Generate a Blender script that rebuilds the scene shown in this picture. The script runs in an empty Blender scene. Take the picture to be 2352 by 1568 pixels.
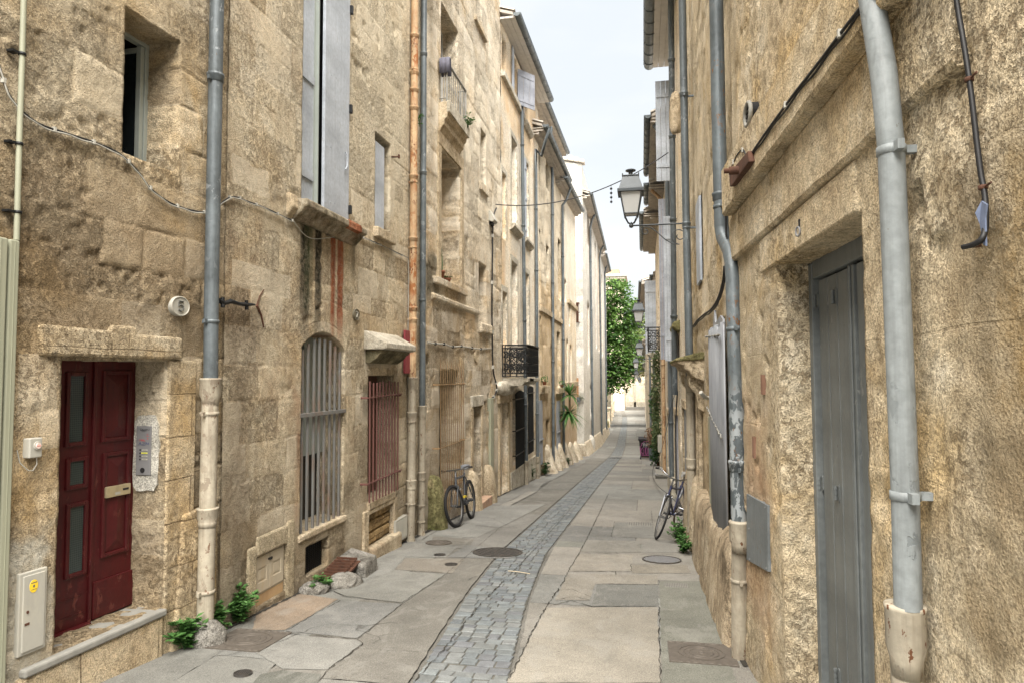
import bpy, math, random
import numpy as np
from mathutils import Matrix, Vector
random.seed(7)
C = bpy.context.scene.collection
SC = bpy.context.scene
rad = math.radians

# ---------------------------------------------------------------- camera
FPX = 1568.0; TILT = rad(2.9); ROLL = 0.0040; YAW = rad(10.947); CZ = 1.65
_R = Vector((math.cos(YAW), math.sin(YAW), 0))
_F = Vector((-math.sin(YAW)*math.cos(TILT), math.cos(YAW)*math.cos(TILT), math.sin(TILT)))
_U = Vector((math.sin(YAW)*math.sin(TILT), -math.cos(YAW)*math.sin(TILT), math.cos(TILT)))
_X = _R*math.cos(ROLL) - _U*math.sin(ROLL)
_Y = _R*math.sin(ROLL) + _U*math.cos(ROLL)
cam = bpy.data.cameras.new('camera'); cam.lens = 24.0; cam.sensor_width = 36.0
cam.clip_start = 0.05; cam.clip_end = 3000
co = bpy.data.objects.new('camera', cam); C.objects.link(co); SC.camera = co
m = Matrix.Identity(4)
for i in range(3):
    m[i][0] = _X[i]; m[i][1] = _Y[i]; m[i][2] = -_F[i]
m[2][3] = CZ
co.matrix_world = m

# ---------------------------------------------------------------- world, sun, exposure
SUN_EL = rad(60); SUN_AZ = rad(172)      # direction the light comes from, measured clockwise from +Y
w = bpy.data.worlds.new('World'); SC.world = w; w.use_nodes = True
nt = w.node_tree; bg = nt.nodes['Background']
sky = nt.nodes.new('ShaderNodeTexSky'); sky.sky_type = 'NISHITA'; sky.sun_disc = False
sky.sun_elevation = SUN_EL; sky.sun_rotation = SUN_AZ; sky.air_density = 1.0; sky.dust_density = 3.0
tc = nt.nodes.new('ShaderNodeTexCoord')
mp = nt.nodes.new('ShaderNodeMapping'); mp.inputs['Scale'].default_value = (1.2, 1.2, 4.0)
nz = nt.nodes.new('ShaderNodeTexNoise'); nz.inputs['Scale'].default_value = 2.2; nz.inputs['Detail'].default_value = 6
nz.inputs['Roughness'].default_value = 0.5
nt.links.new(tc.outputs['Generated'], mp.inputs['Vector']); nt.links.new(mp.outputs['Vector'], nz.inputs['Vector'])
rp = nt.nodes.new('ShaderNodeValToRGB')
rp.color_ramp.elements[0].position = 0.36; rp.color_ramp.elements[0].color = (2.45, 2.58, 2.66, 1)
rp.color_ramp.elements[1].position = 0.62; rp.color_ramp.elements[1].color = (2.82, 2.85, 2.86, 1)
nt.links.new(nz.outputs['Fac'], rp.inputs['Fac'])
mx = nt.nodes.new('ShaderNodeMixRGB'); mx.inputs['Fac'].default_value = 0.93
nt.links.new(sky.outputs['Color'], mx.inputs['Color1']); nt.links.new(rp.outputs['Color'], mx.inputs['Color2'])
nt.links.new(mx.outputs['Color'], bg.inputs['Color']); bg.inputs['Strength'].default_value = 0.06
sd = bpy.data.lights.new('sun', 'SUN'); sd.energy = 3.2; sd.angle = rad(65); sd.color = (1.0, 0.945, 0.86)
so = bpy.data.objects.new('sun', sd); C.objects.link(so)
_d = Vector((math.sin(SUN_AZ)*math.cos(SUN_EL), math.cos(SUN_AZ)*math.cos(SUN_EL), math.sin(SUN_EL)))
so.rotation_euler = _d.to_track_quat('Z', 'Y').to_euler()
so.location = (0, -5, 20)
SC.view_settings.view_transform = 'Standard'; SC.view_settings.look = 'None'
SC.view_settings.exposure = 2.65; SC.view_settings.gamma = 1.0
SC.cycles.max_bounces = 6; SC.cycles.diffuse_bounces = 4

# ---------------------------------------------------------------- picture measurements -> world
def ray(px, py):
    dx = px - 1176; dy = py - 784
    return (_X*dx - _Y*dy)/FPX + _F
GP = [(-30, 2.13), (36, -2.556), (50, -3.42), (72, -4.2), (110, -5.2), (160, -5.9), (400, -7)]
def gz(v):
    for (a, za), (b, zb) in zip(GP, GP[1:]):
        if v <= b: return za + (zb-za)*(v-a)/(b-a)
    return GP[-1][1]
def ground(px, py):
    d = ray(px, py); lo, hi = 0.3, 0.3
    while CZ + d.z*hi > gz(d.y*hi) and hi < 900: hi *= 1.03
    lo = hi/1.03
    for _ in range(30):
        mi = (lo+hi)/2
        if CZ + d.z*mi > gz(d.y*mi): lo = mi
        else: hi = mi
    return (d.x*hi, d.y*hi, gz(d.y*hi))

class Plane:
    """a facade plane: X = u0 + s*Y ; side +1 faces +X (left row), -1 faces -X (right row)"""
    def __init__(s, u0, sl, side): s.u0 = u0; s.s = sl; s.side = side
    def P(s, v, z, o=0.0): return (s.u0 + s.s*v + s.side*o, v, z)
    def px(s, x, y, o=0.0):
        d = ray(x, y); t = (s.u0 + s.side*o)/(d.x - s.s*d.y)
        return d.y*t, CZ + d.z*t

# ---------------------------------------------------------------- noise
def vn(x, y, seed):
    xi = np.floor(x); yi = np.floor(y); fx = x-xi; fy = y-yi
    fx = fx*fx*(3-2*fx); fy = fy*fy*(3-2*fy)
    def h(a, b):
        q = np.sin(a*127.1 + b*311.7 + seed*74.7)*43758.5453
        return q - np.floor(q)
    return (h(xi, yi)*(1-fx)+h(xi+1, yi)*fx)*(1-fy) + (h(xi, yi+1)*(1-fx)+h(xi+1, yi+1)*fx)*fy
def fbm(x, y, f, seed, octv=4, rough=.5):
    t = 0; a = 1.0; s = 0
    for i in range(octv):
        t = t + a*vn(x*f, y*f, seed+i*13); s += a; a *= rough; f *= 2.03
    return t/s

# ---------------------------------------------------------------- object helpers
def empty(name, loc=(0, 0, 0), label=None, cat=None, group=None, rz=0.0):
    o = bpy.data.objects.new(name, None); C.objects.link(o); o.location = loc; o.rotation_euler = (0, 0, rz)
    o.empty_display_size = 0.2
    tag(o, label, cat, group); return o
def tag(o, label=None, cat=None, group=None, kind=None):
    if label: o['label'] = label
    if cat: o['category'] = cat
    if group: o['group'] = group
    if kind: o['kind'] = kind
    return o
def copy_tree(o, parent=None):
    c = o.copy(); C.objects.link(c)
    if parent: c.parent = parent
    for ch in list(o.children):
        copy_tree(ch, c)
    return c

class MB:
    def __init__(s): s.v = []; s.f = []; s.sm = []; s.col = None; s.mi = []
    def add(s, vs, fs, smooth=False, mi=0):
        b = len(s.v); s.v += [tuple(p) for p in vs]; s.f += [tuple(i+b for i in f) for f in fs]
        s.sm += [smooth]*len(fs); s.mi += [mi]*len(fs)
    def box8(s, p, mi=0):   # p: 8 corners, bottom 4 then top 4
        s.add(p, [(0, 3, 2, 1), (4, 5, 6, 7), (0, 1, 5, 4), (1, 2, 6, 5), (2, 3, 7, 6), (3, 0, 4, 7)], mi=mi)
    def box(s, x0, x1, y0, y1, z0, z1, mi=0):
        s.box8([(x0, y0, z0), (x1, y0, z0), (x1, y1, z0), (x0, y1, z0), (x0, y0, z1), (x1, y0, z1), (x1, y1, z1), (x0, y1, z1)], mi)
    def pbox(s, pl, v0, v1, z0, z1, o0, o1, mi=0, za=0.0):
        P = pl.P
        q = [P(v0, z0, o0), P(v0, z0, o1), P(v1, z0+za, o1), P(v1, z0+za, o0), P(v0, z1, o0), P(v0, z1, o1), P(v1, z1+za, o1), P(v1, z1+za, o0)]
        s.box8(q, mi)
    def tube(s, pts, r, n=10, caps=True, smooth=True, mi=0, closed=False):
        pts = [Vector(p) for p in pts]; N = len(pts)
        rs = r if isinstance(r, (list, tuple)) else [r]*N
        T = []
        for i in range(N):
            a = pts[(i-1) % N] if closed else pts[max(0, i-1)]; b = pts[(i+1) % N] if closed else pts[min(N-1, i+1)]
            t = b-a
            T.append(t.normalized() if t.length > 1e-9 else Vector((0, 0, 1)))
        up = Vector((0, 0, 1)) if abs(T[0].z) < .9 else Vector((1, 0, 0))
        nrm = (up - T[0]*up.dot(T[0])).normalized()
        vs = []
        for i in range(N):
            nrm = (nrm - T[i]*nrm.dot(T[i]))
            nrm = nrm.normalized() if nrm.length > 1e-6 else Vector((1, 0, 0))
            bi = T[i].cross(nrm)
            for k in range(n):
                a = 2*math.pi*k/n
                vs.append(pts[i] + (nrm*math.cos(a) + bi*math.sin(a))*rs[i])
        fs = []
        for i in range(N if closed else N-1):
            j = (i+1) % N
            for k in range(n):
                fs.append((i*n+k, i*n+(k+1) % n, j*n+(k+1) % n, j*n+k))
        s.add(vs, fs, smooth, mi)
        if caps and not closed:
            s.add(vs[:n], [tuple(range(n))[::-1]], False, mi); s.add(vs[-n:], [tuple(range(n))], False, mi)
    def lathe(s, cx, cy, prof, n=20, smooth=True, mi=0, axis='z'):
        vs = []
        for (r, z) in prof:
            for k in range(n):
                a = 2*math.pi*k/n
                vs.append((cx+r*math.cos(a), cy+r*math.sin(a), z))
        fs = []
        for i in range(len(prof)-1):
            for k in range(n):
                fs.append((i*n+k, i*n+(k+1) % n, (i+1)*n+(k+1) % n, (i+1)*n+k))
        fs.append(tuple(range(n))[::-1]); fs.append(tuple((len(prof)-1)*n+k for k in range(n)))
        s.add(vs, fs, smooth, mi)
    def poly(s, pts, mi=0): s.add(pts, [tuple(range(len(pts)))], False, mi)
    def prism(s, pl, vz, o0, o1, mi=0):
        """polygon in (v,z) extruded along the facade normal"""
        n = len(vz); a = [pl.P(v, z, o0) for v, z in vz]; b = [pl.P(v, z, o1) for v, z in vz]
        fs = [tuple(range(n)), tuple(range(2*n-1, n-1, -1))] + [(i, i+n, (i+1) % n+n, (i+1) % n) for i in range(n)]
        s.add(a+b, fs, False, mi)
    def profile(s, pl, v0, v1, oz, mi=0, za=0.0):
        """profile polygon in (o,z) swept along v"""
        n = len(oz); a = [pl.P(v0, z, o) for o, z in oz]; b = [pl.P(v1, z+za, o) for o, z in oz]
        fs = [tuple(range(n)), tuple(range(2*n-1, n-1, -1))] + [(i, i+n, (i+1) % n+n, (i+1) % n) for i in range(n)]
        s.add(a+b, fs, False, mi)
    def disc(s, pl, v, z, rv, rz, o0, o1, n=20, mi=0):
        s.prism(pl, [(v+rv*math.cos(2*math.pi*k/n), z+rz*math.sin(2*math.pi*k/n)) for k in range(n)], o0, o1, mi)
    def build(s, name, mat, parent=None, bevel=0.0, seg=2, rough=0.0, col=None):
        me = bpy.data.meshes.new(name); me.from_pydata(s.v, [], s.f); me.update()
        me.polygons.foreach_set('use_smooth', s.sm)
        mats = mat if isinstance(mat, (list, tuple)) else [mat]
        for mm in mats: me.materials.append(mm)
        if len(mats) > 1: me.polygons.foreach_set('material_index', s.mi)
        if col is not None:
            at = me.attributes.new('tint', 'FLOAT_COLOR', 'FACE')
            at.data.foreach_set('color', np.asarray(col, dtype=np.float32).ravel())
        o = bpy.data.objects.new(name, me); C.objects.link(o)
        if bevel > 0:
            b = o.modifiers.new('bevel', 'BEVEL'); b.width = bevel; b.segments = seg; b.limit_method = 'ANGLE'; b.angle_limit = rad(40)
        if parent is not None: adopt(o, parent)
        return o
def adopt(o, parent):
    o.parent = parent
    q = parent; M = Matrix.Identity(4)
    chain = []
    while q is not None: chain.append(q); q = q.parent
    W = Matrix.Identity(4)
    for q in reversed(chain):
        W = W @ (q.matrix_parent_inverse if q.parent else Matrix.Identity(4)) @ Matrix.LocRotScale(q.location, q.rotation_euler, q.scale)
    o.matrix_parent_inverse = W.inverted()

def rough_rock(name, mat, c, size, parent=None, seed=0, flat=0.0, sub=3, tilt=0.0, amp=.25, power=3.0, rz=0.0):
    """an irregular worn stone: superellipsoid with noise"""
    n1, n2 = 28, 18
    vs = []; fs = []
    for j in range(n2+1):
        ph = -math.pi/2 + math.pi*j/n2
        for i in range(n1):
            th = 2*math.pi*i/n1
            x = math.cos(ph)*math.cos(th); y = math.cos(ph)*math.sin(th); z = math.sin(ph)
            k = (abs(x)**power+abs(y)**power+abs(z)**power)**(-1/power)
            q = float(fbm(np.array(x*1.3+y*.7+seed), np.array(z*1.3-y*.9+seed), 1.3, seed, 4))
            k *= 1 + amp*(q-.5)*2
            p = Vector((x*k*size[0]/2, y*k*size[1]/2, z*k*size[2]/2))
            p.x += tilt*p.z
            p.rotate(Matrix.Rotation(rz, 3, 'Z'))
            vs.append((c[0]+p.x, c[1]+p.y, c[2]+p.z))
    for j in range(n2):
        for i in range(n1):
            fs.append((j*n1+i, j*n1+(i+1) % n1, (j+1)*n1+(i+1) % n1, (j+1)*n1+i))
    b = MB(); b.add(vs, fs, True)
    return b.build(name, mat, parent)

# ---------------------------------------------------------------- materials
class NB:
    def __init__(s, name):
        s.m = bpy.data.materials.new(name); s.m.use_nodes = True; s.t = s.m.node_tree
        s.b = s.t.nodes['Principled BSDF']; s.o = s.t.nodes['Material Output']
    def n(s, typ, **kw):
        q = s.t.nodes.new(typ)
        for k, v in kw.items():
            if k.startswith('i_'): q.inputs[k[2:].replace('_', ' ')].default_value = v
            else: setattr(q, k, v)
        return q
    def l(s, a, b): s.t.links.new(a, b)
    def coord(s): return s.n('ShaderNodeTexCoord').outputs['Object']
    def mapd(s, vec, scale, loc=(0, 0, 0)):
        q = s.n('ShaderNodeMapping'); q.inputs['Scale'].default_value = scale; q.inputs['Location'].default_value = loc
        s.l(vec, q.inputs['Vector']); return q.outputs['Vector']
    def noise(s, vec, sc, det=4, rough=.55, dist=0):
        q = s.n('ShaderNodeTexNoise'); q.inputs['Scale'].default_value = sc; q.inputs['Detail'].default_value = det
        q.inputs['Roughness'].default_value = rough; q.inputs['Distortion'].default_value = dist
        s.l(vec, q.inputs['Vector']); return q.outputs['Fac']
    def voro(s, vec, sc, feat='F1', rnd=1.0):
        q = s.n('ShaderNodeTexVoronoi', feature=feat); q.inputs['Scale'].default_value = sc; q.inputs['Randomness'].default_value = rnd
        s.l(vec, q.inputs['Vector']); return q.outputs['Distance']
    def ramp(s, fac, pts):
        q = s.n('ShaderNodeValToRGB'); e = q.color_ramp.elements
        while len(e) < len(pts): e.new(0.5)
        for i, (p, c) in enumerate(pts):
            e[i].position = p
            e[i].color = (c, c, c, 1) if not isinstance(c, (tuple, list)) else (c[0], c[1], c[2], 1)
        s.l(fac, q.inputs['Fac']); return q.outputs['Color']
    def mr(s, val, a, b, c, d):
        q = s.n('ShaderNodeMapRange'); s.l(val, q.inputs['Value'])
        for k, x in zip(('From Min', 'From Max', 'To Min', 'To Max'), (a, b, c, d)): q.inputs[k].default_value = x
        return q.outputs['Result']
    def mix(s, fac, a, b, typ='MIX'):
        q = s.n('ShaderNodeMixRGB', blend_type=typ)
        for inp, x in (('Fac', fac), ('Color1', a), ('Color2', b)):
            if isinstance(x, (int, float)): q.inputs[inp].default_value = x if inp == 'Fac' else (x, x, x, 1)
            elif isinstance(x, (tuple, list)): q.inputs[inp].default_value = (x[0], x[1], x[2], 1)
            else: s.l(x, q.inputs[inp])
        return q.outputs['Color']
    def math(s, op, a, b=0.0, c=None):
        q = s.n('ShaderNodeMath', operation=op)
        for i, x in enumerate((a, b) if c is None else (a, b, c)):
            if isinstance(x, (int, float)): q.inputs[i].default_value = x
            else: s.l(x, q.inputs[i])
        return q.outputs[0]
    def bump(s, h, strength=.5, dist=.01, normal=None):
        q = s.n('ShaderNodeBump'); q.inputs['Strength'].default_value = strength; q.inputs['Distance'].default_value = dist
        s.l(h, q.inputs['Height'])
        if normal is not None: s.l(normal, q.inputs['Normal'])
        return q.outputs['Normal']
    def fin(s, col, rough=.9, normal=None, metal=0.0, spec=0.3):
        if isinstance(col, (tuple, list)): s.b.inputs['Base Color'].default_value = (col[0], col[1], col[2], 1)
        else: s.l(col, s.b.inputs['Base Color'])
        if isinstance(rough, (int, float)): s.b.inputs['Roughness'].default_value = rough
        else: s.l(rough, s.b.inputs['Roughness'])
        if normal is not None: s.l(normal, s.b.inputs['Normal'])
        s.b.inputs['Metallic'].default_value = metal; s.b.inputs['Specular IOR Level'].default_value = spec
        return s.m

def stone_mat(name, dark, mid, light, blk=(.55, .3), bcon=.16, joint=.25, pit=.6, bump=1.0, streak=.35, gold=None, goldamt=.3, patch=.8, big=.7):
    b = NB(name); co = b.coord()
    sp = b.n('ShaderNodeSeparateXYZ'); b.l(co, sp.inputs[0])
    wz = b.n('ShaderNodeTexNoise', i_Scale=1.7, i_Detail=3.0); b.l(co, wz.inputs['Vector'])
    wob = b.n('ShaderNodeVectorMath', operation='MULTIPLY_ADD'); b.l(wz.outputs['Color'], wob.inputs[0])
    wob.inputs[1].default_value = (.05, .05, .05)
    cb = b.n('ShaderNodeCombineXYZ'); b.l(sp.outputs['Y'], cb.inputs['X']); b.l(sp.outputs['Z'], cb.inputs['Y'])
    b.l(cb.outputs[0], wob.inputs[2])
    br = b.n('ShaderNodeTexBrick'); b.l(wob.outputs[0], br.inputs['Vector'])
    br.inputs['Scale'].default_value = 1.0; br.inputs['Brick Width'].default_value = blk[0]; br.inputs['Row Height'].default_value = blk[1]
    br.inputs['Mortar Size'].default_value = .007; br.inputs['Mortar Smooth'].default_value = .6
    br.inputs['Color1'].default_value = (0, 0, 0, 1); br.inputs['Color2'].default_value = (1, 1, 1, 1); br.inputs['Mortar'].default_value = (.5, .5, .5, 1)
    ba = b.n('ShaderNodeAttribute', attribute_name='blk'); bs_ = b.n('ShaderNodeSeparateColor'); b.l(ba.outputs['Color'], bs_.inputs[0])
    has = b.math('GREATER_THAN', ba.outputs['Fac'], .0001)
    def sel(x, y): return b.math('ADD', b.math('MULTIPLY', x, b.math('SUBTRACT', 1.0, has)), b.math('MULTIPLY', y, has))
    brv = sel(br.outputs['Color'], bs_.outputs[0]); mort = sel(br.outputs['Fac'], bs_.outputs[1]); kind = b.math('MULTIPLY', bs_.outputs[2], has)
    n1 = b.noise(co, big, 5, .6, .4); n2 = b.noise(co, 4.5, 7, .65, .3); n3 = b.noise(co, 18, 5, .7, .0)
    n4 = b.noise(co, 105, 3, .7)
    fac = b.math('ADD', b.math('MULTIPLY', n1, .62*patch), b.math('MULTIPLY', n2, 1-.62*patch))
    base = b.ramp(fac, [(.36, dark), (.5, mid), (.66, light)])
    if gold:
        g = b.noise(b.mapd(co, (1, 1, 1), (7, 3, 1)), 1.1, 5, .65, .5)
        base = b.mix(b.mr(g, .5, .66, 0, goldamt), base, gold)
    # blocks differ in tone
    base = b.mix(bcon, base, b.mix(1.0, base, b.ramp(brv, [(0, .35), (1, 1.65)]), 'MULTIPLY'))
    # joints come and go
    jm = b.math('MULTIPLY', mort, b.mr(b.noise(co, 1.3, 3), .36, .52, 0, joint))
    base = b.mix(jm, base, (dark[0]*.55, dark[1]*.5, dark[2]*.45))
    # rain streaks
    st = b.noise(b.mapd(co, (5, 5, .45)), 1.6, 5, .65)
    base = b.mix(b.mr(st, .52, .72, 0, streak), base, (dark[0]*.5, dark[1]*.48, dark[2]*.45))
    # mottling and pitted grain
    base = b.mix(1.0, base, b.ramp(n3, [(.38, .78), (.49, 1.0), (.62, 1.14)]), 'MULTIPLY')
    base = b.mix(1.0, base, b.ramp(n4, [(.41, .66), (.5, 1.0), (.59, 1.24)]), 'MULTIPLY')
    pz = b.math('MULTIPLY', b.mr(b.noise(co, 1.1, 4, .6), .48, .58, 0, 1), b.mr(b.noise(co, 30, 5, .7, .0), .53, .57, 0, 1))
    pz = b.math('MAXIMUM', pz, b.math('MULTIPLY', b.mr(kind, .72, .8, 0, .9), b.mr(b.noise(co, 24, 6, .72, .2), .49, .55, 0, 1)))
    base = b.mix(b.mr(b.math('MULTIPLY', kind, b.mr(kind, .28, .3, 1, 0)), .02, .1, 0, .35), base, (light[0]*1.08, light[1]*1.1, light[2]*1.15))
    base = b.mix(b.math('MULTIPLY', pz, pit), base, (dark[0]*.4, dark[1]*.36, dark[2]*.3))
    at = b.n('ShaderNodeAttribute', attribute_name='stain')
    af = b.math('MULTIPLY', b.math('MULTIPLY', at.outputs['Alpha'], b.math('GREATER_THAN', at.outputs['Fac'], .0001)), b.mr(n3, .3, .62, .55, 1.15))
    base = b.mix(af, base, at.outputs['Color'])
    h = b.math('MULTIPLY', n2, 1.3); h = b.math('ADD', h, b.math('MULTIPLY', n3, 1.0)); h = b.math('ADD', h, b.math('MULTIPLY', n4, .8))
    h = b.math('SUBTRACT', h, b.math('MULTIPLY', pz, .8)); h = b.math('SUBTRACT', h, b.math('MULTIPLY', jm, 1.6))
    h = b.math('ADD', h, b.math('MULTIPLY', brv, .25*min(1, bcon*4)))
    nr = b.bump(h, 1.0, .026*bump)
    return b.fin(base, .93, nr, spec=.15)

def plain_mat(name, col, rough=.5, var=.12, sc=6, dirt=None, dirtamt=.4, bump=.0, metal=0, spec=.4, streakz=False, chips=None):
    b = NB(name); co = b.coord()
    v = b.mapd(co, (1, 1, .25)) if streakz else co
    n = b.noise(v, sc, 5, .6)
    c = b.mix(1.0, col, b.ramp(n, [(.3, 1-var), (.7, 1+var)]), 'MULTIPLY')
    if dirt:
        d = b.noise(b.mapd(co, (1, 1, .3), (3, 5, 2)), sc*.8, 6, .7)
        c = b.mix(b.mr(d, .5, .68, 0, dirtamt), c, dirt)
    if chips:
        k = b.noise(b.mapd(co, (1, 1, .6), (9, 2, 4)), sc*2.2, 5, .65)
        c = b.mix(b.mr(k, chips[1], chips[1]+.03, 0, 1), c, chips[0])
    nr = b.bump(b.noise(co, sc*6, 4, .6), .6, bump) if bump else None
    at = b.n('ShaderNodeAttribute', attribute_name='tintp')
    return b.fin(c, rough, nr, metal, spec)

def wood_mat(name, col, rough=.6, plank=None, dark=.5, axis='y'):
    b = NB(name); co = b.coord()
    g = b.noise(b.mapd(co, (40, 40, 1.2)), 1.0, 5, .6)
    c = b.mix(1.0, col, b.ramp(g, [(.3, .8), (.7, 1.15)]), 'MULTIPLY')
    c = b.mix(b.mr(b.noise(co, 3, 5, .6), .45, .75, 0, .35), c, tuple(x*.6 for x in col))
    return b.fin(c, rough, b.bump(g, .5, .002), spec=.35)

M = {}
M['stoneA'] = stone_mat('weathered brown limestone', (.36, .275, .17), (.51, .415, .28), (.62, .54, .405), blk=(.62, .31), bcon=.26, joint=.5, pit=.5, bump=1.05, gold=(.44, .29, .12), goldamt=.65)
M['stoneB'] = stone_mat('tan rendered limestone', (.40, .315, .215), (.55, .47, .34), (.66, .59, .46), blk=(.48, .3), bcon=.13, joint=.3, pit=.28, bump=.7, streak=.45, gold=(.47, .33, .17), goldamt=.5)
M['stoneC'] = stone_mat('pale plastered limestone', (.43, .355, .255), (.64, .56, .435), (.74, .68, .57), blk=(.55, .33), bcon=.14, joint=.25, pit=.35, bump=.7, gold=(.58, .40, .2), goldamt=.55)
M['stoneD'] = stone_mat('cream peach render', (.56, .475, .35), (.72, .64, .51), (.78, .735, .65), blk=(.6, .35), bcon=.08, joint=.12, pit=.15, bump=.4, streak=.2, gold=(.66, .47, .27), goldamt=.6)
M['stoneE'] = stone_mat('golden ashlar', (.41, .32, .205), (.61, .50, .35), (.72, .635, .49), blk=(.5, .28), bcon=.22, joint=.6, pit=.35, bump=.8, gold=(.52, .36, .18), goldamt=.5)
M['stoneG'] = stone_mat('whitewashed render', (.46, .43, .38), (.58, .56, .51), (.65, .635, .595), blk=(.5, .3), bcon=.06, joint=.15, pit=.1, bump=.5, streak=.2)
M['stoneR'] = stone_mat('golden rough limestone render', (.43, .335, .215), (.60, .50, .345), (.70, .625, .49), blk=(.9, .45), bcon=.08, joint=.1, pit=.6, bump=.85, streak=.25, gold=(.52, .36, .16), goldamt=.65, big=1.0)
M['stoneS'] = stone_mat('warm sandstone dressings', (.31, .24, .155), (.50, .41, .285), (.62, .53, .40), blk=(3, 3), bcon=.0, joint=.0, pit=.45, bump=.7, streak=.3, big=2.0)
M['stoneW'] = stone_mat('pale worn guard stone', (.34, .28, .20), (.55, .48, .37), (.72, .66, .55), blk=(3, 3), bcon=0, joint=0, pit=.3, bump=.6, streak=.5, big=2.5)
M['cream_paint'] = plain_mat('cream painted cast iron', (.33, .295, .23), .55, .08, 5, dirt=(.36, .29, .2), dirtamt=.5, bump=.003, streakz=True, chips=((.25, .12, .06), .70))
M['zinc'] = plain_mat('blue grey zinc', (.112, .128, .138), .42, .14, 7, dirt=(.09, .11, .12), dirtamt=.6, metal=.25, bump=.001, streakz=True, chips=((.42, .46, .5), .73))
M['zinc_light'] = plain_mat('light grey painted pipe', (.19, .205, .207), .42, .1, 4, dirt=(.15, .17, .175), dirtamt=.9, metal=.0, bump=.001, streakz=True, chips=((.62, .66, .68), .74))
M['rust_pipe'] = plain_mat('peeling rusty cream pipe', (.44, .33, .21), .7, .15, 6, dirt=(.34, .13, .045), dirtamt=.95, bump=.004, streakz=True, chips=((.28, .09, .03), .62))
M['red_door'] = plain_mat('dark red gloss paint', (.055, .005, .006), .42, .15, 5, dirt=(.07, .01, .012), dirtamt=.5, bump=.001)
M['grey_door'] = wood_mat('grey painted boards', (.088, .10, .105), .5)
M['shutter'] = plain_mat('pale blue grey shutter paint', (.265, .295, .34), .55, .05, 4, dirt=(.27, .30, .35), dirtamt=.4, bump=.001, streakz=True)
M['lilac'] = plain_mat('lilac grey shutter', (.25, .265, .31), .6, .08, 5, dirt=(.22, .24, .28), dirtamt=.6, streakz=True)
M['iron'] = plain_mat('black wrought iron', (.022, .024, .026), .5, .2, 20, metal=.4)
M['grey_iron'] = plain_mat('grey painted bars', (.155, .155, .15), .6, .12, 8, dirt=(.20, .10, .05), dirtamt=.6, bump=.002, streakz=True)
M['red_iron'] = plain_mat('dull red bars', (.13, .055, .048), .6, .12, 8, dirt=(.15, .07, .05), dirtamt=.5, streakz=True)
M['tan_iron'] = plain_mat('tan rusty bars', (.33, .235, .12), .75, .15, 10, dirt=(.22, .08, .03), dirtamt=.9, streakz=True)
M['rust'] = plain_mat('rusted iron', (.14, .06, .035), .85, .3, 18, dirt=(.07, .03, .02), dirtamt=.6, bump=.004)
M['maroon'] = plain_mat('maroon shutter', (.22, .035, .045), .6, .1, 6)
M['cable'] = plain_mat('black cable', (.018, .018, .02), .55, .2, 30)
M['white_cable'] = plain_mat('off white cable', (.38, .37, .33), .6, .2, 14)
M['white_plastic'] = plain_mat('aged white plastic', (.35, .34, .30), .5, .05, 8, dirt=(.5, .46, .36), dirtamt=.4)
M['beige_plastic'] = plain_mat('beige green plastic', (.27, .275, .205), .5, .06, 5, dirt=(.36, .36, .26), dirtamt=.4, streakz=True)
M['steel'] = plain_mat('brushed steel', (.20, .20, .205), .45, .06, 12, metal=.2)
M['brass'] = plain_mat('worn brass', (.45, .38, .24), .45, .12, 12, metal=.5, dirt=(.3, .25, .16), dirtamt=.5)
M['dark'] = plain_mat('dark unlit room', (.012, .012, .013), .9, .1, 4)
M['black'] = plain_mat('black rubber', (.02, .02, .022), .7, .15, 20)
M['glass'] = plain_mat('dark window glass', (.03, .04, .045), .08, .2, 3, spec=.6)
M['glass_grey'] = plain_mat('pale reflecting glass', (.22, .25, .27), .1, .25, 3, spec=.6)
M['whiteframe'] = plain_mat('white painted frame', (.45, .455, .45), .5, .05, 6, dirt=(.4, .4, .38), dirtamt=.4)
M['greyframe'] = plain_mat('grey green frame', (.28, .31, .29), .5, .08, 6)
M['tile'] = plain_mat('terracotta tile', (.38, .25, .17), .85, .25, 9, dirt=(.16, .12, .09), dirtamt=.8, bump=.004)
M['tilegrey'] = plain_mat('lichened grey tile', (.46, .42, .37), .9, .2, 9, dirt=(.25, .23, .2), dirtamt=.6, bump=.004)
M['soffit'] = plain_mat('grey soffit boards', (.30, .29, .28), .7, .1, 6)
M['lampglass'] = plain_mat('frosted lamp glass', (.5, .51, .51), .35, .04, 5, spec=.5)
M['lampmetal'] = plain_mat('dark grey lantern metal', (.10, .115, .13), .45, .12, 10, metal=.3)
M['interior'] = plain_mat('shaded inner wall', (.075, .062, .048), .9, .2, 3)
M['red_plastic'] = plain_mat('faded red print', (.55, .08, .06), .5)
M['rustcrust'] = stone_mat('rust stained stone', (.18, .06, .03), (.32, .12, .06), (.42, .24, .15), blk=(3, 3), bcon=0, joint=0, pit=.4, bump=.7, big=4)
M['hatchpaint'] = plain_mat('cream hatch paint', (.42, .37, .285), .6, .08, 5, dirt=(.4, .3, .18), dirtamt=.5)
M['hatchlow'] = plain_mat('stained tan board', (.42, .29, .16), .7, .15, 5, dirt=(.3, .17, .08), dirtamt=.6)
M['cementwarm'] = stone_mat('warm pale cement render', (.34, .27, .17), (.50, .42, .29), (.60, .52, .38), blk=(3, 3), bcon=0, joint=0, pit=.2, bump=1.3, streak=.1, big=2)
M['stoneH'] = stone_mat('pale weathered hood stone', (.32, .285, .22), (.50, .46, .38), (.60, .565, .49), blk=(3, 3), bcon=0, joint=0, pit=.15, bump=.6, streak=.3, big=3)
M['mossmould'] = stone_mat('black and green stained moulding', (.08, .075, .045), (.18, .16, .10), (.38, .32, .21), blk=(3, 3), bcon=0, joint=0, pit=.4, bump=.8, streak=.8, big=5)
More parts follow.
